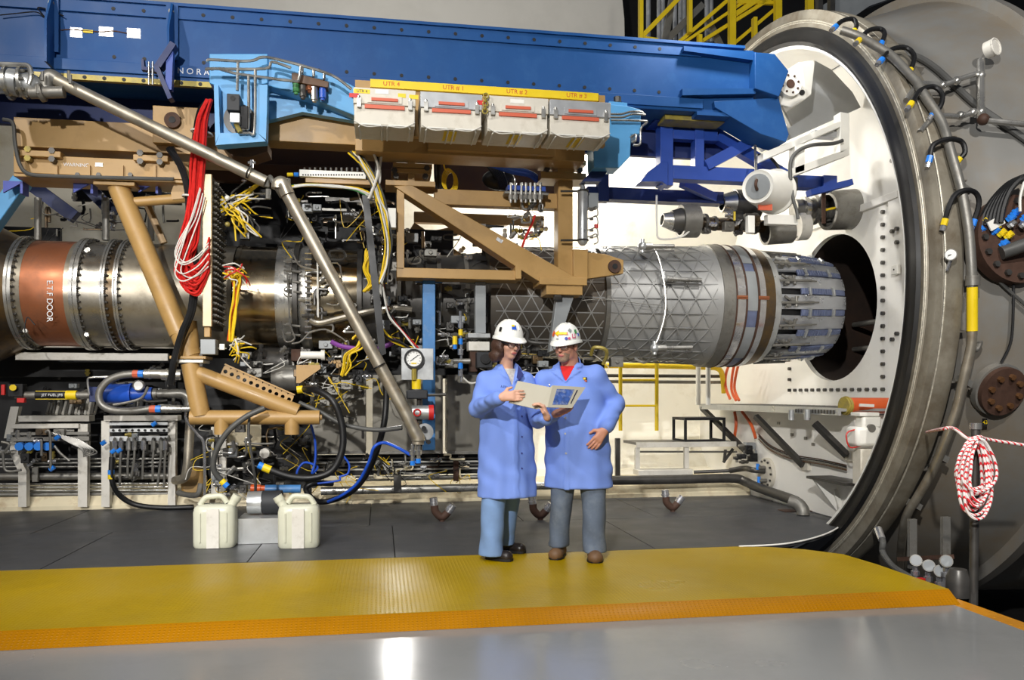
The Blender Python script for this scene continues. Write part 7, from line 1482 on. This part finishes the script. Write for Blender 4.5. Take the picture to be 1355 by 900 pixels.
def folds(A, f1, f2, ph):
    def g(u, v, z):
        th = np.arctan2(v, u); ramp = np.clip((1.25-z)/0.8, 0.1, 1.0)
        return A*ramp*(np.sin(f1*th + 3*z + ph) + 0.6*np.sin(f2*th - 5*z + 2*ph)) + A*0.5*np.sin(9*z + 2.3*th + ph)*np.exp(-((z-1.0)/0.22)**2)
    return g
def wrinkle(V_, A=0.0042):
    x, y, z = V_.ax[0][:, None, None], V_.ax[1][None, :, None], V_.ax[2][None, None, :]
    w = np.sin(31*x + 13*z + 2.2*np.sin(11*z + 5*y)) * np.sin(17*y - 9*z + 1.5*np.sin(13*x)) + 0.8*np.sin(44*z - 27*x + 2.0*np.sin(9*y + 6*x)) * np.clip(np.abs(x)*6 - 0.5, 0.15, 1)
    V_.F = V_.F + (A*w*np.clip((z - V_.ax[2][0] - 0.03)*8, 0.2, 1)).astype(np.float32)
from mathutils.bvhtree import BVHTree
def on_coat(coat, who, px, py, fallback):      # point of the coat surface seen at a pixel, in the person's own space
    bv = BVHTree.FromPolygons([v.co for v in coat.data.vertices], [tuple(f.vertices) for f in coat.data.polygons])
    L = lambda w: Vector((w.dot(RT), w.dot(AW), w.z)); hit = bv.ray_cast(L(ORG - who.location), L(ray(px, py)).normalized())
    return hit[0] if hit[0] is not None else fallback
def person(label, px, T):
    p = ORG + ray(px, HZ)*T; p.z = 0.0; o = thing('person', label, 'person', p); o.rotation_euler = (0, 0, -YAW); return o

# ---------------------------------------------------------------- woman, left
wm = person('person in light blue lab coat and pale jeans holding an open binder', 664, 5.62)
hc_ = np.array((0.050, -0.015, 1.532)); HR_ = rotm(math.radians(30), math.radians(12))     # turned to the viewer's right, looking down
B = Vol((-0.30, -0.60, 0.0), (0.42, 0.48, 1.68), 0.0062)
head(B, hc_, HR_, True); B.cone((0.035, 0.0, 1.46), (0.03, 0.03, 1.33), 0.045, 0.052, 0.02)
B.loft([(0.72, 0.03, 0.08, 0.12, 0.085), (1.0, 0.03, 0.07, 0.11, 0.08), (1.2, 0.03, 0.05, 0.13, 0.085), (1.33, 0.03, 0.04, 0.12, 0.06)], 0.3, 0.03)
sR, eR, wR = (-0.112, 0.02, 1.265), (-0.165, -0.03, 1.075), (0.002, -0.375, 1.152)
sL, eL, wL = (0.172, 0.03, 1.255), (0.255, -0.06, 1.00), (0.300, -0.435, 1.020)
for a, b, c in ((sR, eR, wR), (sL, eL, wL)): B.cone(a, b, 0.045, 0.038, 0.02); B.cone(b, c, 0.036, 0.024, 0.015); B.cone((0.03, 0.04, 1.28), a, 0.05, 0.045, 0.03)
hand(B, wR, (0.97, -0.05, 0.10), (0.05, 0.9, -0.1), (0.0, 0.3, 1), (0.12, 0.25, 0.25), 0.0, 1.0)
hand(B, wL, (-0.30, -0.06, 0.92), (-0.90, 0.10, -0.30), (0.1, -0.9, 0.2), (0.75, 0.55, 0.35), 0.02, 0.95, tk_=0.25)
for a, b, c in (((-0.03, 0.05, 0.75), (-0.06, 0.0, 0.42), (-0.07, 0.02, 0.08)), ((0.07, 0.12, 0.75), (0.05, 0.20, 0.42), (0.02, 0.30, 0.08))): B.cone(a, b, 0.065, 0.05, 0.03); B.cone(b, c, 0.05, 0.035, 0.02)
part(B, 'body', 'skin_light', wm)
def vcut(cx, cy, yaw, zV, zT, w):
    c_, s_ = math.cos(yaw), math.sin(yaw)
    def f(x, y, z):
        u = (x-cx)*c_ + (y-cy)*s_; v = -(x-cx)*s_ + (y-cy)*c_
        return np.maximum(np.maximum(np.abs(u) - w*(z-zV)/(zT-zV), zV-z), v - 0.0)
    return f
YW = math.radians(22)
Cw = Vol((-0.36, -0.52, 0.42), (0.48, 0.42, 1.45), 0.0085)
Cw.loft([(0.445, 0.040, 0.065, 0.215, 0.178), (0.60, 0.040, 0.068, 0.212, 0.168), (0.85, 0.035, 0.070, 0.200, 0.152), (1.05, 0.032, 0.065, 0.190, 0.140), (1.20, 0.032, 0.05, 0.185, 0.130), (1.29, 0.032, 0.045, 0.155, 0.105), (1.35, 0.032, 0.045, 0.085, 0.075)], YW, 0.01, disp=folds(0.0045, 7, 11, 0.6))
for a, b, c, wr in ((sR, eR, (-0.014, -0.345, 1.144), 0.046), (sL, eL, (0.292, -0.385, 1.008), 0.046)):
    Cw.cone((0.03, 0.045, 1.285), a, 0.062, 0.060, 0.05); Cw.cone(a, b, 0.064, 0.060, 0.035); Cw.cone(b, c, 0.062, wr, 0.03)
    for t in (0.25, 0.5, 0.78): p_ = [b[i] + (c[i]-b[i])*t for i in range(3)]; Cw.ell(p_, (0.066, 0.066, 0.030), 0.02)
Cw.cone((0.035, 0.05, 1.37), (0.03, 0.055, 1.33), 0.072, 0.085, 0.02)
L0 = Cw.F.copy()
Cw.put(vcut(0.032, 0.05, YW, 1.235, 1.40, 0.055), (-0.1, -0.3, 1.22), (0.2, 0.1, 1.45), 0.0, 'sub')
Cw.cone((0.033, -0.005, 1.46), (0.03, 0.045, 1.34), 0.050, 0.062, 0.0, 'sub')
# lapels: raised flaps either side of the V
x_, y_, z_ = Cw.ax[0][:, None, None], Cw.ax[1][None, :, None], Cw.ax[2][None, None, :]
def lapel(Vv, L0, cx, cy, yaw, zV, zT, w, lw, th):
    c_, s_ = math.cos(yaw), math.sin(yaw); u = (x_-cx)*c_ + (y_-cy)*s_; v = -(x_-cx)*s_ + (y_-cy)*c_; ww = w*(z_-zV)/(zT-zV); f = (z_-zV)/(zT-zV)
    flap = lw*np.clip(np.where(f < 0.62, f/0.62, np.where(f < 0.70, 0.45, 0.75)), 0, 1)
    reg = np.maximum(np.maximum(np.maximum(ww - np.abs(u), np.abs(u)-ww-flap), np.maximum(zV-z_, z_-zT)), v)
    Vv.F = np.minimum(Vv.F, np.maximum(L0-th, reg))
    plk = np.maximum(np.maximum(np.abs(u-0.012)-0.020, np.maximum(z_-zV+0.02, Vv.ax[2][0]+0.03-z_)), v); Vv.F = np.minimum(Vv.F, np.maximum(L0-0.005, plk))
lapel(Cw, L0, 0.032, 0.05, YW, 1.235, 1.385, 0.055, 0.062, 0.011)
wrinkle(Cw)
cw_ = part(Cw, 'lab_coat', 'coat_blue', wm, 1)
# shirt under the coat
Sh = Vol((-0.10, -0.14, 1.16), (0.18, 0.16, 1.40), 0.0075); Sh.loft([(1.17, 0.032, 0.05, 0.150, 0.112), (1.29, 0.032, 0.045, 0.13, 0.092), (1.352, 0.032, 0.035, 0.075, 0.075)], YW, 0.0); part(Sh, 'shirt', 'shirt_grey', wm)
# jeans
Jw = Vol((-0.24, -0.16, 0.02), (0.26, 0.50, 0.80), 0.0085)
def crease(A, ph): return lambda u, v, z: A*np.sin(26*z + 3*np.arctan2(v, u) + ph)*np.clip((0.45-z)/0.4, 0.15, 1)
Jw.loft([(0.035, -0.075, 0.02, 0.088, 0.105), (0.14, -0.072, 0.015, 0.080, 0.098), (0.40, -0.060, 0.0, 0.085, 0.092), (0.76, -0.02, 0.05, 0.10, 0.10)], 0.25, 0.01, disp=crease(0.004, 0.3)); Jw.loft([(0.06, 0.020, 0.30, 0.070, 0.095), (0.14, 0.022, 0.28, 0.066, 0.088), (0.40, 0.05, 0.20, 0.080, 0.090), (0.76, 0.075, 0.12, 0.10, 0.10)], 0.25, 0.01, disp=crease(0.004, 2.0))
jw = part(Jw, 'jeans', 'jean_light', wm)
def shoe(name, parent, heel, toe, h, w, m_):
    heel, toe = np.array(heel, float), np.array(toe, float); d = toe-heel; L_ = np.linalg.norm(d); d /= L_; q = Vol(np.minimum(heel, toe)-0.09, np.maximum(heel, toe)+0.16, 0.006)
    q.cone(heel + d*0.035 + V3(0, 0, 0.04), heel + d*0.05 + V3(0, 0, h), w*0.85, w*0.72, 0.02); q.cone(heel + d*0.05 + V3(0, 0, 0.045), toe - d*0.05 + V3(0, 0, 0.032), w*0.86, w*0.92, 0.03); q.ell(toe - d*0.055 + V3(0, 0, 0.032), (w*1.0, w*1.0, 0.036), 0.02)
    q.put(lambda x, y, z: z - heel[2] - 0.004 + 0*x + 0*y, np.minimum(heel, toe)-0.2, np.maximum(heel, toe)+V3(0.2, 0.2, 0.01), 0, 'sub'); s_ = part(q, name, m_, parent)
    b = MB(); a_, p_ = Vector(heel + d*0.01), Vector(toe - d*0.01); sd = Vector((-d[1], d[0], 0)); pts = []
    for f, ww in ((0, 0.55), (0.08, 0.9), (0.35, 0.92), (0.7, 1.12), (0.9, 0.92), (1.0, 0.5)): pts.append(a_ + (p_-a_)*f + sd*(w*ww))
    for f, ww in ((1.0, 0.5), (0.9, 0.92), (0.7, 1.12), (0.35, 0.92), (0.08, 0.9), (0, 0.55)): pts.append(a_ + (p_-a_)*f - sd*(w*ww))
    b.prism([p + Z*0.002 for p in pts], Z*0.018); lpart(b, 'sole', 'dark', s_)
shoe('shoe', wm, (-0.115, 0.055, 0), (0.080, -0.055, 0), 0.08, 0.042, 'shoe_black'); shoe('shoe', wm, (0.0, 0.335, 0), (0.175, 0.23, 0), 0.08, 0.042, 'shoe_black')
# hair, face details
Hh = Vol((-0.12, -0.16, 1.34), (0.20, 0.20, 1.70), 0.006); w_ = lambda p: hc_ + HR_ @ np.array(p)
Hh.ell(w_((0, 0.022, 0.030)), (0.085, 0.098, 0.092), 0.0, HR_); Hh.ell(w_((-0.070, 0.02, -0.045)), (0.044, 0.070, 0.088), 0.03, HR_); Hh.ell(w_((0.068, 0.02, -0.045)), (0.030, 0.058, 0.078), 0.03, HR_); Hh.ell(w_((0, 0.075, -0.05)), (0.080, 0.045, 0.080), 0.03, HR_); Hh.ell(w_((-0.088, 0.02, -0.095)), (0.036, 0.055, 0.044), 0.02, HR_); Hh.ell(w_((0.075, 0.01, -0.09)), (0.028, 0.045, 0.04), 0.02, HR_)
Hh.ell(w_((0, -0.070, -0.045)), (0.064, 0.085, 0.086), 0.008, HR_, 'sub')
def strands(x, y, z): return 0
hx, hy, hz = Hh.ax[0][:, None, None], Hh.ax[1][None, :, None], Hh.ax[2][None, None, :]; Hh.F = Hh.F + (0.005*np.sin(70*hx + 40*hy + 3*np.sin(30*hz)) + 0.003*np.sin(55*hz + 60*hx)).astype(np.float32)
hb = part(Hh, 'hair', 'hair_brown', wm)
Lp = Vol(hc_-0.14, hc_+0.14, 0.0035); Lp.ell(w_((0, -0.0918, -0.0545)), (0.022, 0.0065, 0.0040), 0.0, HR_); Lp.ell(w_((0, -0.0912, -0.0615)), (0.019, 0.0068, 0.0045), 0.001, HR_); part(Lp, 'lips', 'lips', wm)
eyes(wm, hc_, HR_, 'skin_light', 0.75, 1.25)
gl = thing('safety_glasses', 'dark-framed clear safety glasses worn by the woman', 'glasses', wm.location); gl.rotation_euler = wm.rotation_euler; glasses(gl, hc_, HR_, 'dark', True)
ht_ = thing('hard_hat', 'plain white hard hat with one blue and yellow emblem, on the woman', 'hard hat', wm.location, 'hard hats'); ht_.rotation_euler = wm.rotation_euler
HRh = rotm(math.radians(30), math.radians(8)); hcc = hc_ + HR_ @ np.array((0, 0.012, 0.038)); rr_ = (0.098, 0.118, 0.125)
sh_ = hat(ht_, hcc, HRh, rr_, 0.035)
sticker(sh_, hcc, HRh, rr_, -0.22, 0.62, rect(0.036, 0.034), 'cable_blue'); sticker(sh_, hcc, HRh, rr_, -0.22, 0.62, [(-0.020, 0.004), (0.006, 0.004), (0.002, 0.019), (-0.020, 0.019)], 'yellow', 0.005); sticker(sh_, hcc, HRh, rr_, -1.25, 0.45, rect(0.02, 0.03), 'dark')
q = MB(); Rv = Matrix(HRh.tolist()); cv = Vector(hcc); q.tube([cv + Rv @ Vector((0.094, 0.03, 0.06)), cv + Rv @ Vector((0.112, 0.02, 0.03)), cv + Rv @ Vector((0.110, 0.0, -0.03)), cv + Rv @ Vector((0.098, -0.01, -0.055))], 0.007, 8); lpart(q, 'ear_muff_arm', 'rack_grey', sh_); q = MB(); q.box(cv + Rv @ Vector((0.100, -0.01, -0.058)), (0.02, 0.02, 0.035)); lpart(q, 'clip', 'yellow', sh_)
# embroidered name, dark lining of the collar, buttons
def ontorso(px, py, T0):   # local point seen at a pixel at local depth y
    T = 5.62 + T0; w = ORG + ray(px, py)*T - wm.location; return Vector((w.dot(RT), w.dot(AW), w.z))
def ltext(s, parent, p, right, up, h, m_, depth=0.001):
    t = text(s, 'embroidery', p, right, up, h, m_, None, depth); t.parent = parent; return t
ltext('A.Ellis', cw_, on_coat(cw_, wm, 667, 512, ontorso(668, 512.5, -0.093)), (0.94, 0.30, -0.10), (0, 0.12, 1), 0.016, 'navy_thread', 0.005)
for py in (551, 578, 600, 620):
    p = on_coat(cw_, wm, 690.5, py, ontorso(690.5, py, -0.100)); q = MB(); q.cyl(p + Y*0.002, p - Y*0.003, 0.007, n=12); lpart(q, 'button', 'navy_thread', cw_)
q = MB(); q.prism([ontorso(686, 484, -0.09), ontorso(693, 496, -0.10), ontorso(687, 503, -0.115), ontorso(683.5, 500, -0.115)], -Y*0.006); lpart(q, 'collar_facing', 'navy_thread', cw_)

# ---------------------------------------------------------------- man, right
mn = person('person in light blue lab coat over red shirt, one hand on hip', 765, 5.66)
hm_c = np.array((-0.088, -0.03, 1.512)); HM = rotm(math.radians(-30), math.radians(8))
B = Vol((-0.42, -0.46, 0.0), (0.40, 0.40, 1.68), 0.0062); head(B, hm_c, HM, False); B.cone((-0.06, 0.0, 1.44), (-0.055, 0.03, 1.33), 0.058, 0.066, 0.02)
B.loft([(0.74, 0.0, 0.06, 0.15, 0.11), (1.0, 0.0, 0.05, 0.16, 0.12), (1.2, -0.03, 0.05, 0.16, 0.11), (1.34, -0.05, 0.045, 0.13, 0.07)], -0.1, 0.03)
sA, eA, wA = (0.125, 0.03, 1.305), (0.275, 0.10, 1.10), (0.175, -0.125, 0.925)
sB, eB, wB = (-0.235, 0.02, 1.270), (-0.265, 0.0, 1.02), (-0.185, -0.235, 1.035)
for a, b, c in ((sA, eA, wA), (sB, eB, wB)): B.cone(a, b, 0.052, 0.044, 0.02); B.cone(b, c, 0.042, 0.028, 0.015); B.cone((-0.05, 0.04, 1.30), a, 0.06, 0.05, 0.03)
hand(B, wA, (-0.52, -0.12, -0.72), (-0.30, 0.95, 0.05), (-0.8, -0.1, 0.5), (0.12, 0.28, 0.25), 0.10, 1.08)
hand(B, wB, (0.75, -0.2, 0.30), (0.2, -0.6, 0.8), (0.1, -0.6, 0.5), (0.2, 0.3, 0.3), 0.0, 1.05)
for a, b, c in (((-0.09, 0.05, 0.78), (-0.115, 0.03, 0.42), (-0.13, 0.09, 0.09)), ((0.10, 0.05, 0.78), (0.115, 0.0, 0.42), (0.115, 0.0, 0.09))): B.cone(a, b, 0.075, 0.055, 0.03); B.cone(b, c, 0.055, 0.04, 0.02)
part(B, 'body', 'skin_ruddy', mn)
YM = math.radians(-8)
Cm = Vol((-0.44, -0.42, 0.46), (0.44, 0.40, 1.47), 0.0085)
Cm.loft([(0.505, 0.010, 0.06, 0.245, 0.175), (0.65, 0.006, 0.06, 0.238, 0.175), (0.85, 0.0, 0.055, 0.228, 0.175), (1.05, -0.015, 0.05, 0.222, 0.165), (1.20, -0.04, 0.045, 0.215, 0.145), (1.29, -0.052, 0.045, 0.185, 0.12), (1.36, -0.055, 0.045, 0.10, 0.085)], YM, 0.01, disp=folds(0.004, 6, 10, 2.1))
for a, b, c, wr in ((sA, eA, (0.188, -0.098, 0.950), 0.056), (sB, eB, (-0.200, -0.205, 1.034), 0.056)):
    Cm.cone((-0.05, 0.045, 1.305), a, 0.070, 0.068, 0.05); Cm.cone(a, b, 0.072, 0.068, 0.035); Cm.cone(b, c, 0.070, wr, 0.03)
    for t in (0.3, 0.6): p_ = [b[i] + (c[i]-b[i])*t for i in range(3)]; Cm.ell(p_, (0.071, 0.071, 0.032), 0.02)
Cm.cone((-0.055, 0.055, 1.385), (-0.055, 0.06, 1.34), 0.082, 0.098, 0.02)
L0 = Cm.F.copy()
Cm.put(vcut(-0.063, 0.05, math.radians(-14), 1.255, 1.40, 0.062), (-0.25, -0.3, 1.24), (0.15, 0.12, 1.47), 0.0, 'sub'); Cm.cone((-0.06, -0.005, 1.47), (-0.055, 0.045, 1.35), 0.064, 0.076, 0.0, 'sub')
x_, y_, z_ = Cm.ax[0][:, None, None], Cm.ax[1][None, :, None], Cm.ax[2][None, None, :]
lapel(Cm, L0, -0.063, 0.05, math.radians(-14), 1.255, 1.395, 0.062, 0.075, 0.011)
wrinkle(Cm)
cm_ = part(Cm, 'lab_coat', 'coat_blue', mn)
Sh = Vol((-0.22, -0.16, 1.18), (0.10, 0.18, 1.42), 0.0075); Sh.loft([(1.19, -0.045, 0.05, 0.180, 0.132), (1.29, -0.052, 0.045, 0.16, 0.110), (1.372, -0.055, 0.035, 0.09, 0.085)], YM, 0.0); part(Sh, 'shirt', 'shirt_red', mn)
Jm = Vol((-0.28, -0.16, 0.03), (0.28, 0.24, 0.82), 0.0085)
Jm.loft([(0.075, -0.135, 0.09, 0.076, 0.092), (0.16, -0.130, 0.08, 0.070, 0.088), (0.40, -0.115, 0.04, 0.078, 0.090), (0.80, -0.08, 0.05, 0.11, 0.12)], -0.2, 0.01, disp=crease(0.005, 0.9)); Jm.loft([(0.055, 0.115, 0.0, 0.086, 0.100), (0.16, 0.113, 0.0, 0.080, 0.094), (0.40, 0.112, 0.0, 0.084, 0.092), (0.80, 0.09, 0.05, 0.12, 0.12)], 0.0, 0.01, disp=crease(0.005, 3.3))
part(Jm, 'jeans', 'jean_grey', mn)
shoe('shoe', mn, (-0.110, 0.165, 0), (-0.175, -0.055, 0), 0.085, 0.050, 'shoe_brown'); shoe('shoe', mn, (0.118, 0.07, 0), (0.108, -0.165, 0), 0.085, 0.052, 'shoe_brown')
w_ = lambda p: hm_c + HM @ np.array(p)
Hh = Vol(hm_c-0.16, hm_c+0.16, 0.006); Hh.ell(w_((0, 0.020, 0.028)), (0.078, 0.095, 0.088), 0.0, HM); Hh.ell(w_((0, -0.075, -0.03)), (0.09, 0.085, 0.09), 0.006, HM, 'sub'); Hh.ell(w_((0.0, 0.0, -0.10)), (0.2, 0.2, 0.085), 0.004, HM, 'sub'); part(Hh, 'hair', 'hair_brown', mn)
Bd = Vol(hm_c-0.16, hm_c+0.16, 0.0045)
Bd.ell(w_((0, -0.057, -0.087)), (0.0375, 0.0315, 0.0275), 0.012, HM); Bd.ell(w_((0, -0.022, -0.033)), (0.060, 0.0685, 0.0845), 0.01, HM); 
# keep only the lower face as stubble
X__, Y__, Z__ = Bd.ax[0][:, None, None]-hm_c[0], Bd.ax[1][None, :, None]-hm_c[1], Bd.ax[2][None, None, :]-hm_c[2]; lz = X__*HM[0, 2] + Y__*HM[1, 2] + Z__*HM[2, 2]; lyy = X__*HM[0, 1] + Y__*HM[1, 1] + Z__*HM[2, 1]; lx = X__*HM[0, 0] + Y__*HM[1, 0] + Z__*HM[2, 0]
Bd.F = np.maximum(Bd.F, np.maximum(lz + 0.046 - 0.25*np.abs(lx), lyy + 0.035)); Bd.F = np.maximum(Bd.F, -(np.sqrt((lx/0.022)**2 + ((lz+0.060)/0.010)**2)-1)*0.012); part(Bd, 'stubble', 'beard', mn)
Lp = Vol(hm_c-0.14, hm_c+0.14, 0.0035); Lp.ell(w_((0, -0.0915, -0.0565)), (0.021, 0.0065, 0.0030), 0.0, HM); Lp.ell(w_((0, -0.0912, -0.0620)), (0.019, 0.0068, 0.0036), 0.001, HM); part(Lp, 'lips', 'lips', mn)
eyes(mn, hm_c, HM, 'skin_ruddy', 0.45, 1.2)
gl = thing('safety_glasses', 'brown-framed spectacles worn by the man', 'glasses', mn.location); gl.rotation_euler = mn.rotation_euler; glasses(gl, hm_c, HM, 'brown')
ht_ = thing('hard_hat', 'white hard hat covered in stickers with a yellow arrow, on the man', 'hard hat', mn.location, 'hard hats'); ht_.rotation_euler = mn.rotation_euler
HMh = rotm(math.radians(-28), math.radians(6)); hcm = hm_c + HM @ np.array((0, 0.012, 0.034)); rm_ = (0.098, 0.118, 0.128); sh_ = hat(ht_, hcm, HMh, rm_, 0.018)
for sc_, mm_, lf_ in ((1.16, 'orange', 0.0022), (1.0, 'yellow', 0.0036)):
    sticker(sh_, hcm, HMh, rm_, 0.12, 0.46, [(-0.052*sc_, 0.0), (-0.020, -0.021*sc_), (-0.020, 0.021*sc_)], mm_, lf_); sticker(sh_, hcm, HMh, rm_, 0.12, 0.46, [(-0.021, -0.009*sc_), (0.005, -0.010*sc_), (0.040*sc_, -0.012*sc_), (0.040*sc_, 0.005*sc_), (0.005, 0.007*sc_), (-0.021, 0.008*sc_)], mm_, lf_)
sticker(sh_, hcm, HMh, rm_, -0.62, 0.45, disc(0.022, 16, 0.8), 'stripe_red'); sticker(sh_, hcm, HMh, rm_, -0.62, 0.45, disc(0.012, 12, 0.8), 'orange', 0.0034)
sticker(sh_, hcm, HMh, rm_, 0.78, 0.60, [(0, -0.018), (0.016, 0), (0, 0.018), (-0.016, 0)], 'grey_paint'); sticker(sh_, hcm, HMh, rm_, 1.25, 0.52, rect(0.022, 0.03), 'green'); [sticker(sh_, hcm, HMh, rm_, 1.02, 0.28, rect(w_x, h_x, x_x, z_x), 'pink') for w_x, h_x, x_x, z_x in ((0.006, 0.030, -0.010, 0.0), (0.006, 0.030, 0.010, 0.0), (0.026, 0.007, 0.0, -0.013))]
sticker(sh_, hcm, HMh, rm_, 0.48, 0.16, disc(0.011), 'purple_blue'); sticker(sh_, hcm, HMh, rm_, 0.68, 0.16, disc(0.009), 'pink'); sticker(sh_, hcm, HMh, rm_, 1.45, 0.34, rect(0.014, 0.02), 'cable_blue'); sticker(sh_, hcm, HMh, rm_, -0.15, 0.16, rect(0.018, 0.008), 'box_grey')
def onm(px, py, dT): w = ORG + ray(px, py)*(5.66 + dT) - mn.location; return Vector((w.dot(RT), w.dot(AW), w.z))
p = on_coat(cm_, mn, 774, 502.5, onm(774, 502.5, -0.097)) - Y*0.002; q = MB(); q.box(p, (0.030, 0.004, 0.034)); em = lpart(q, 'emblem', 'grip', cm_); q = MB(); q.box(p + Vector((-0.004, -0.003, 0.008)), (0.016, 0.003, 0.014)); lpart(q, 'emblem_mark', 'yellow', em); q = MB(); q.box(p + Vector((0.005, -0.003, -0.009)), (0.015, 0.003, 0.010)); lpart(q, 'emblem_mark', 'stripe_red', em)
for py, px in ((553, 748), (574, 748), (600, 749)):
    p = on_coat(cm_, mn, px, py, onm(px, py, -0.122)); q = MB(); q.cyl(p + Y*0.002, p - Y*0.003, 0.0075, n=12); lpart(q, 'button', 'box_grey', cm_)

# ---------------------------------------------------------------- open binder held between them
def PD(px, py, T): return ORG + ray(px, py)*T
bd = thing('binder', 'open white ring binder with a blue photograph on its right cover', 'binder', PD(728, 541, 5.25))
Lq = [PD(685, 504, 5.34), PD(728.5, 512.5, 5.26), PD(710.5, 541.5, 5.18), PD(673, 533, 5.26)]; Rq = [PD(731, 510, 5.26), PD(775, 512.5, 5.36), PD(757, 540, 5.28), PD(724.5, 539, 5.18)]
def planar(q, px, py):
    n = (q[1]-q[0]).cross(q[3]-q[0]); r = ray(px, py); q[2] = ORG + r*(n.dot(q[0]-ORG)/n.dot(r))
planar(Lq, 710.5, 541.5); planar(Rq, 757, 540)
def nrm(q): n = (q[1]-q[0]).cross(q[3]-q[0]).normalized(); return n if n.y > 0 else -n
for q_, nm in ((Lq, 'left_cover'), (Rq, 'right_cover')):
    n = nrm(q_); m = MB(); m.prism(q_, n*0.004); m.build(nm, 'cover', bd); c = sum(q_, Vector())/4; m = MB(); m.prism([c + (p-c)*0.94 + n*0.0045 for p in q_], n*0.010); m.build('pages', 'page', bd)
m = MB(); m.prism([Lq[1], Rq[0], Rq[3], Lq[2]], Y*0.004); m.build('spine', 'cover', bd)
def bil(q, u, v): return q[0]*(1-u)*(1-v) + q[1]*u*(1-v) + q[2]*u*v + q[3]*(1-u)*v
n = nrm(Rq); m = MB(); m.prism([bil(Rq, u, v) - n*0.0022 for u, v in ((0.16, 0.16), (0.70, 0.14), (0.74, 0.86), (0.16, 0.88))], n*0.0018); m.build('cover_photo', 'photo_blue', bd)
m = MB(); m.prism([bil(Rq, u, v) - n*0.0022 for u, v in ((0.78, 0.16), (0.82, 0.16), (0.86, 0.80), (0.82, 0.80))], n*0.0018); m.build('cover_caption', 'text_dark', bd)
m = MB(); c = PD(727, 510, 5.30); m.torus(c, RT, 0.012, 0.003, 14, 6); m.build('ring', 'chrome', bd)
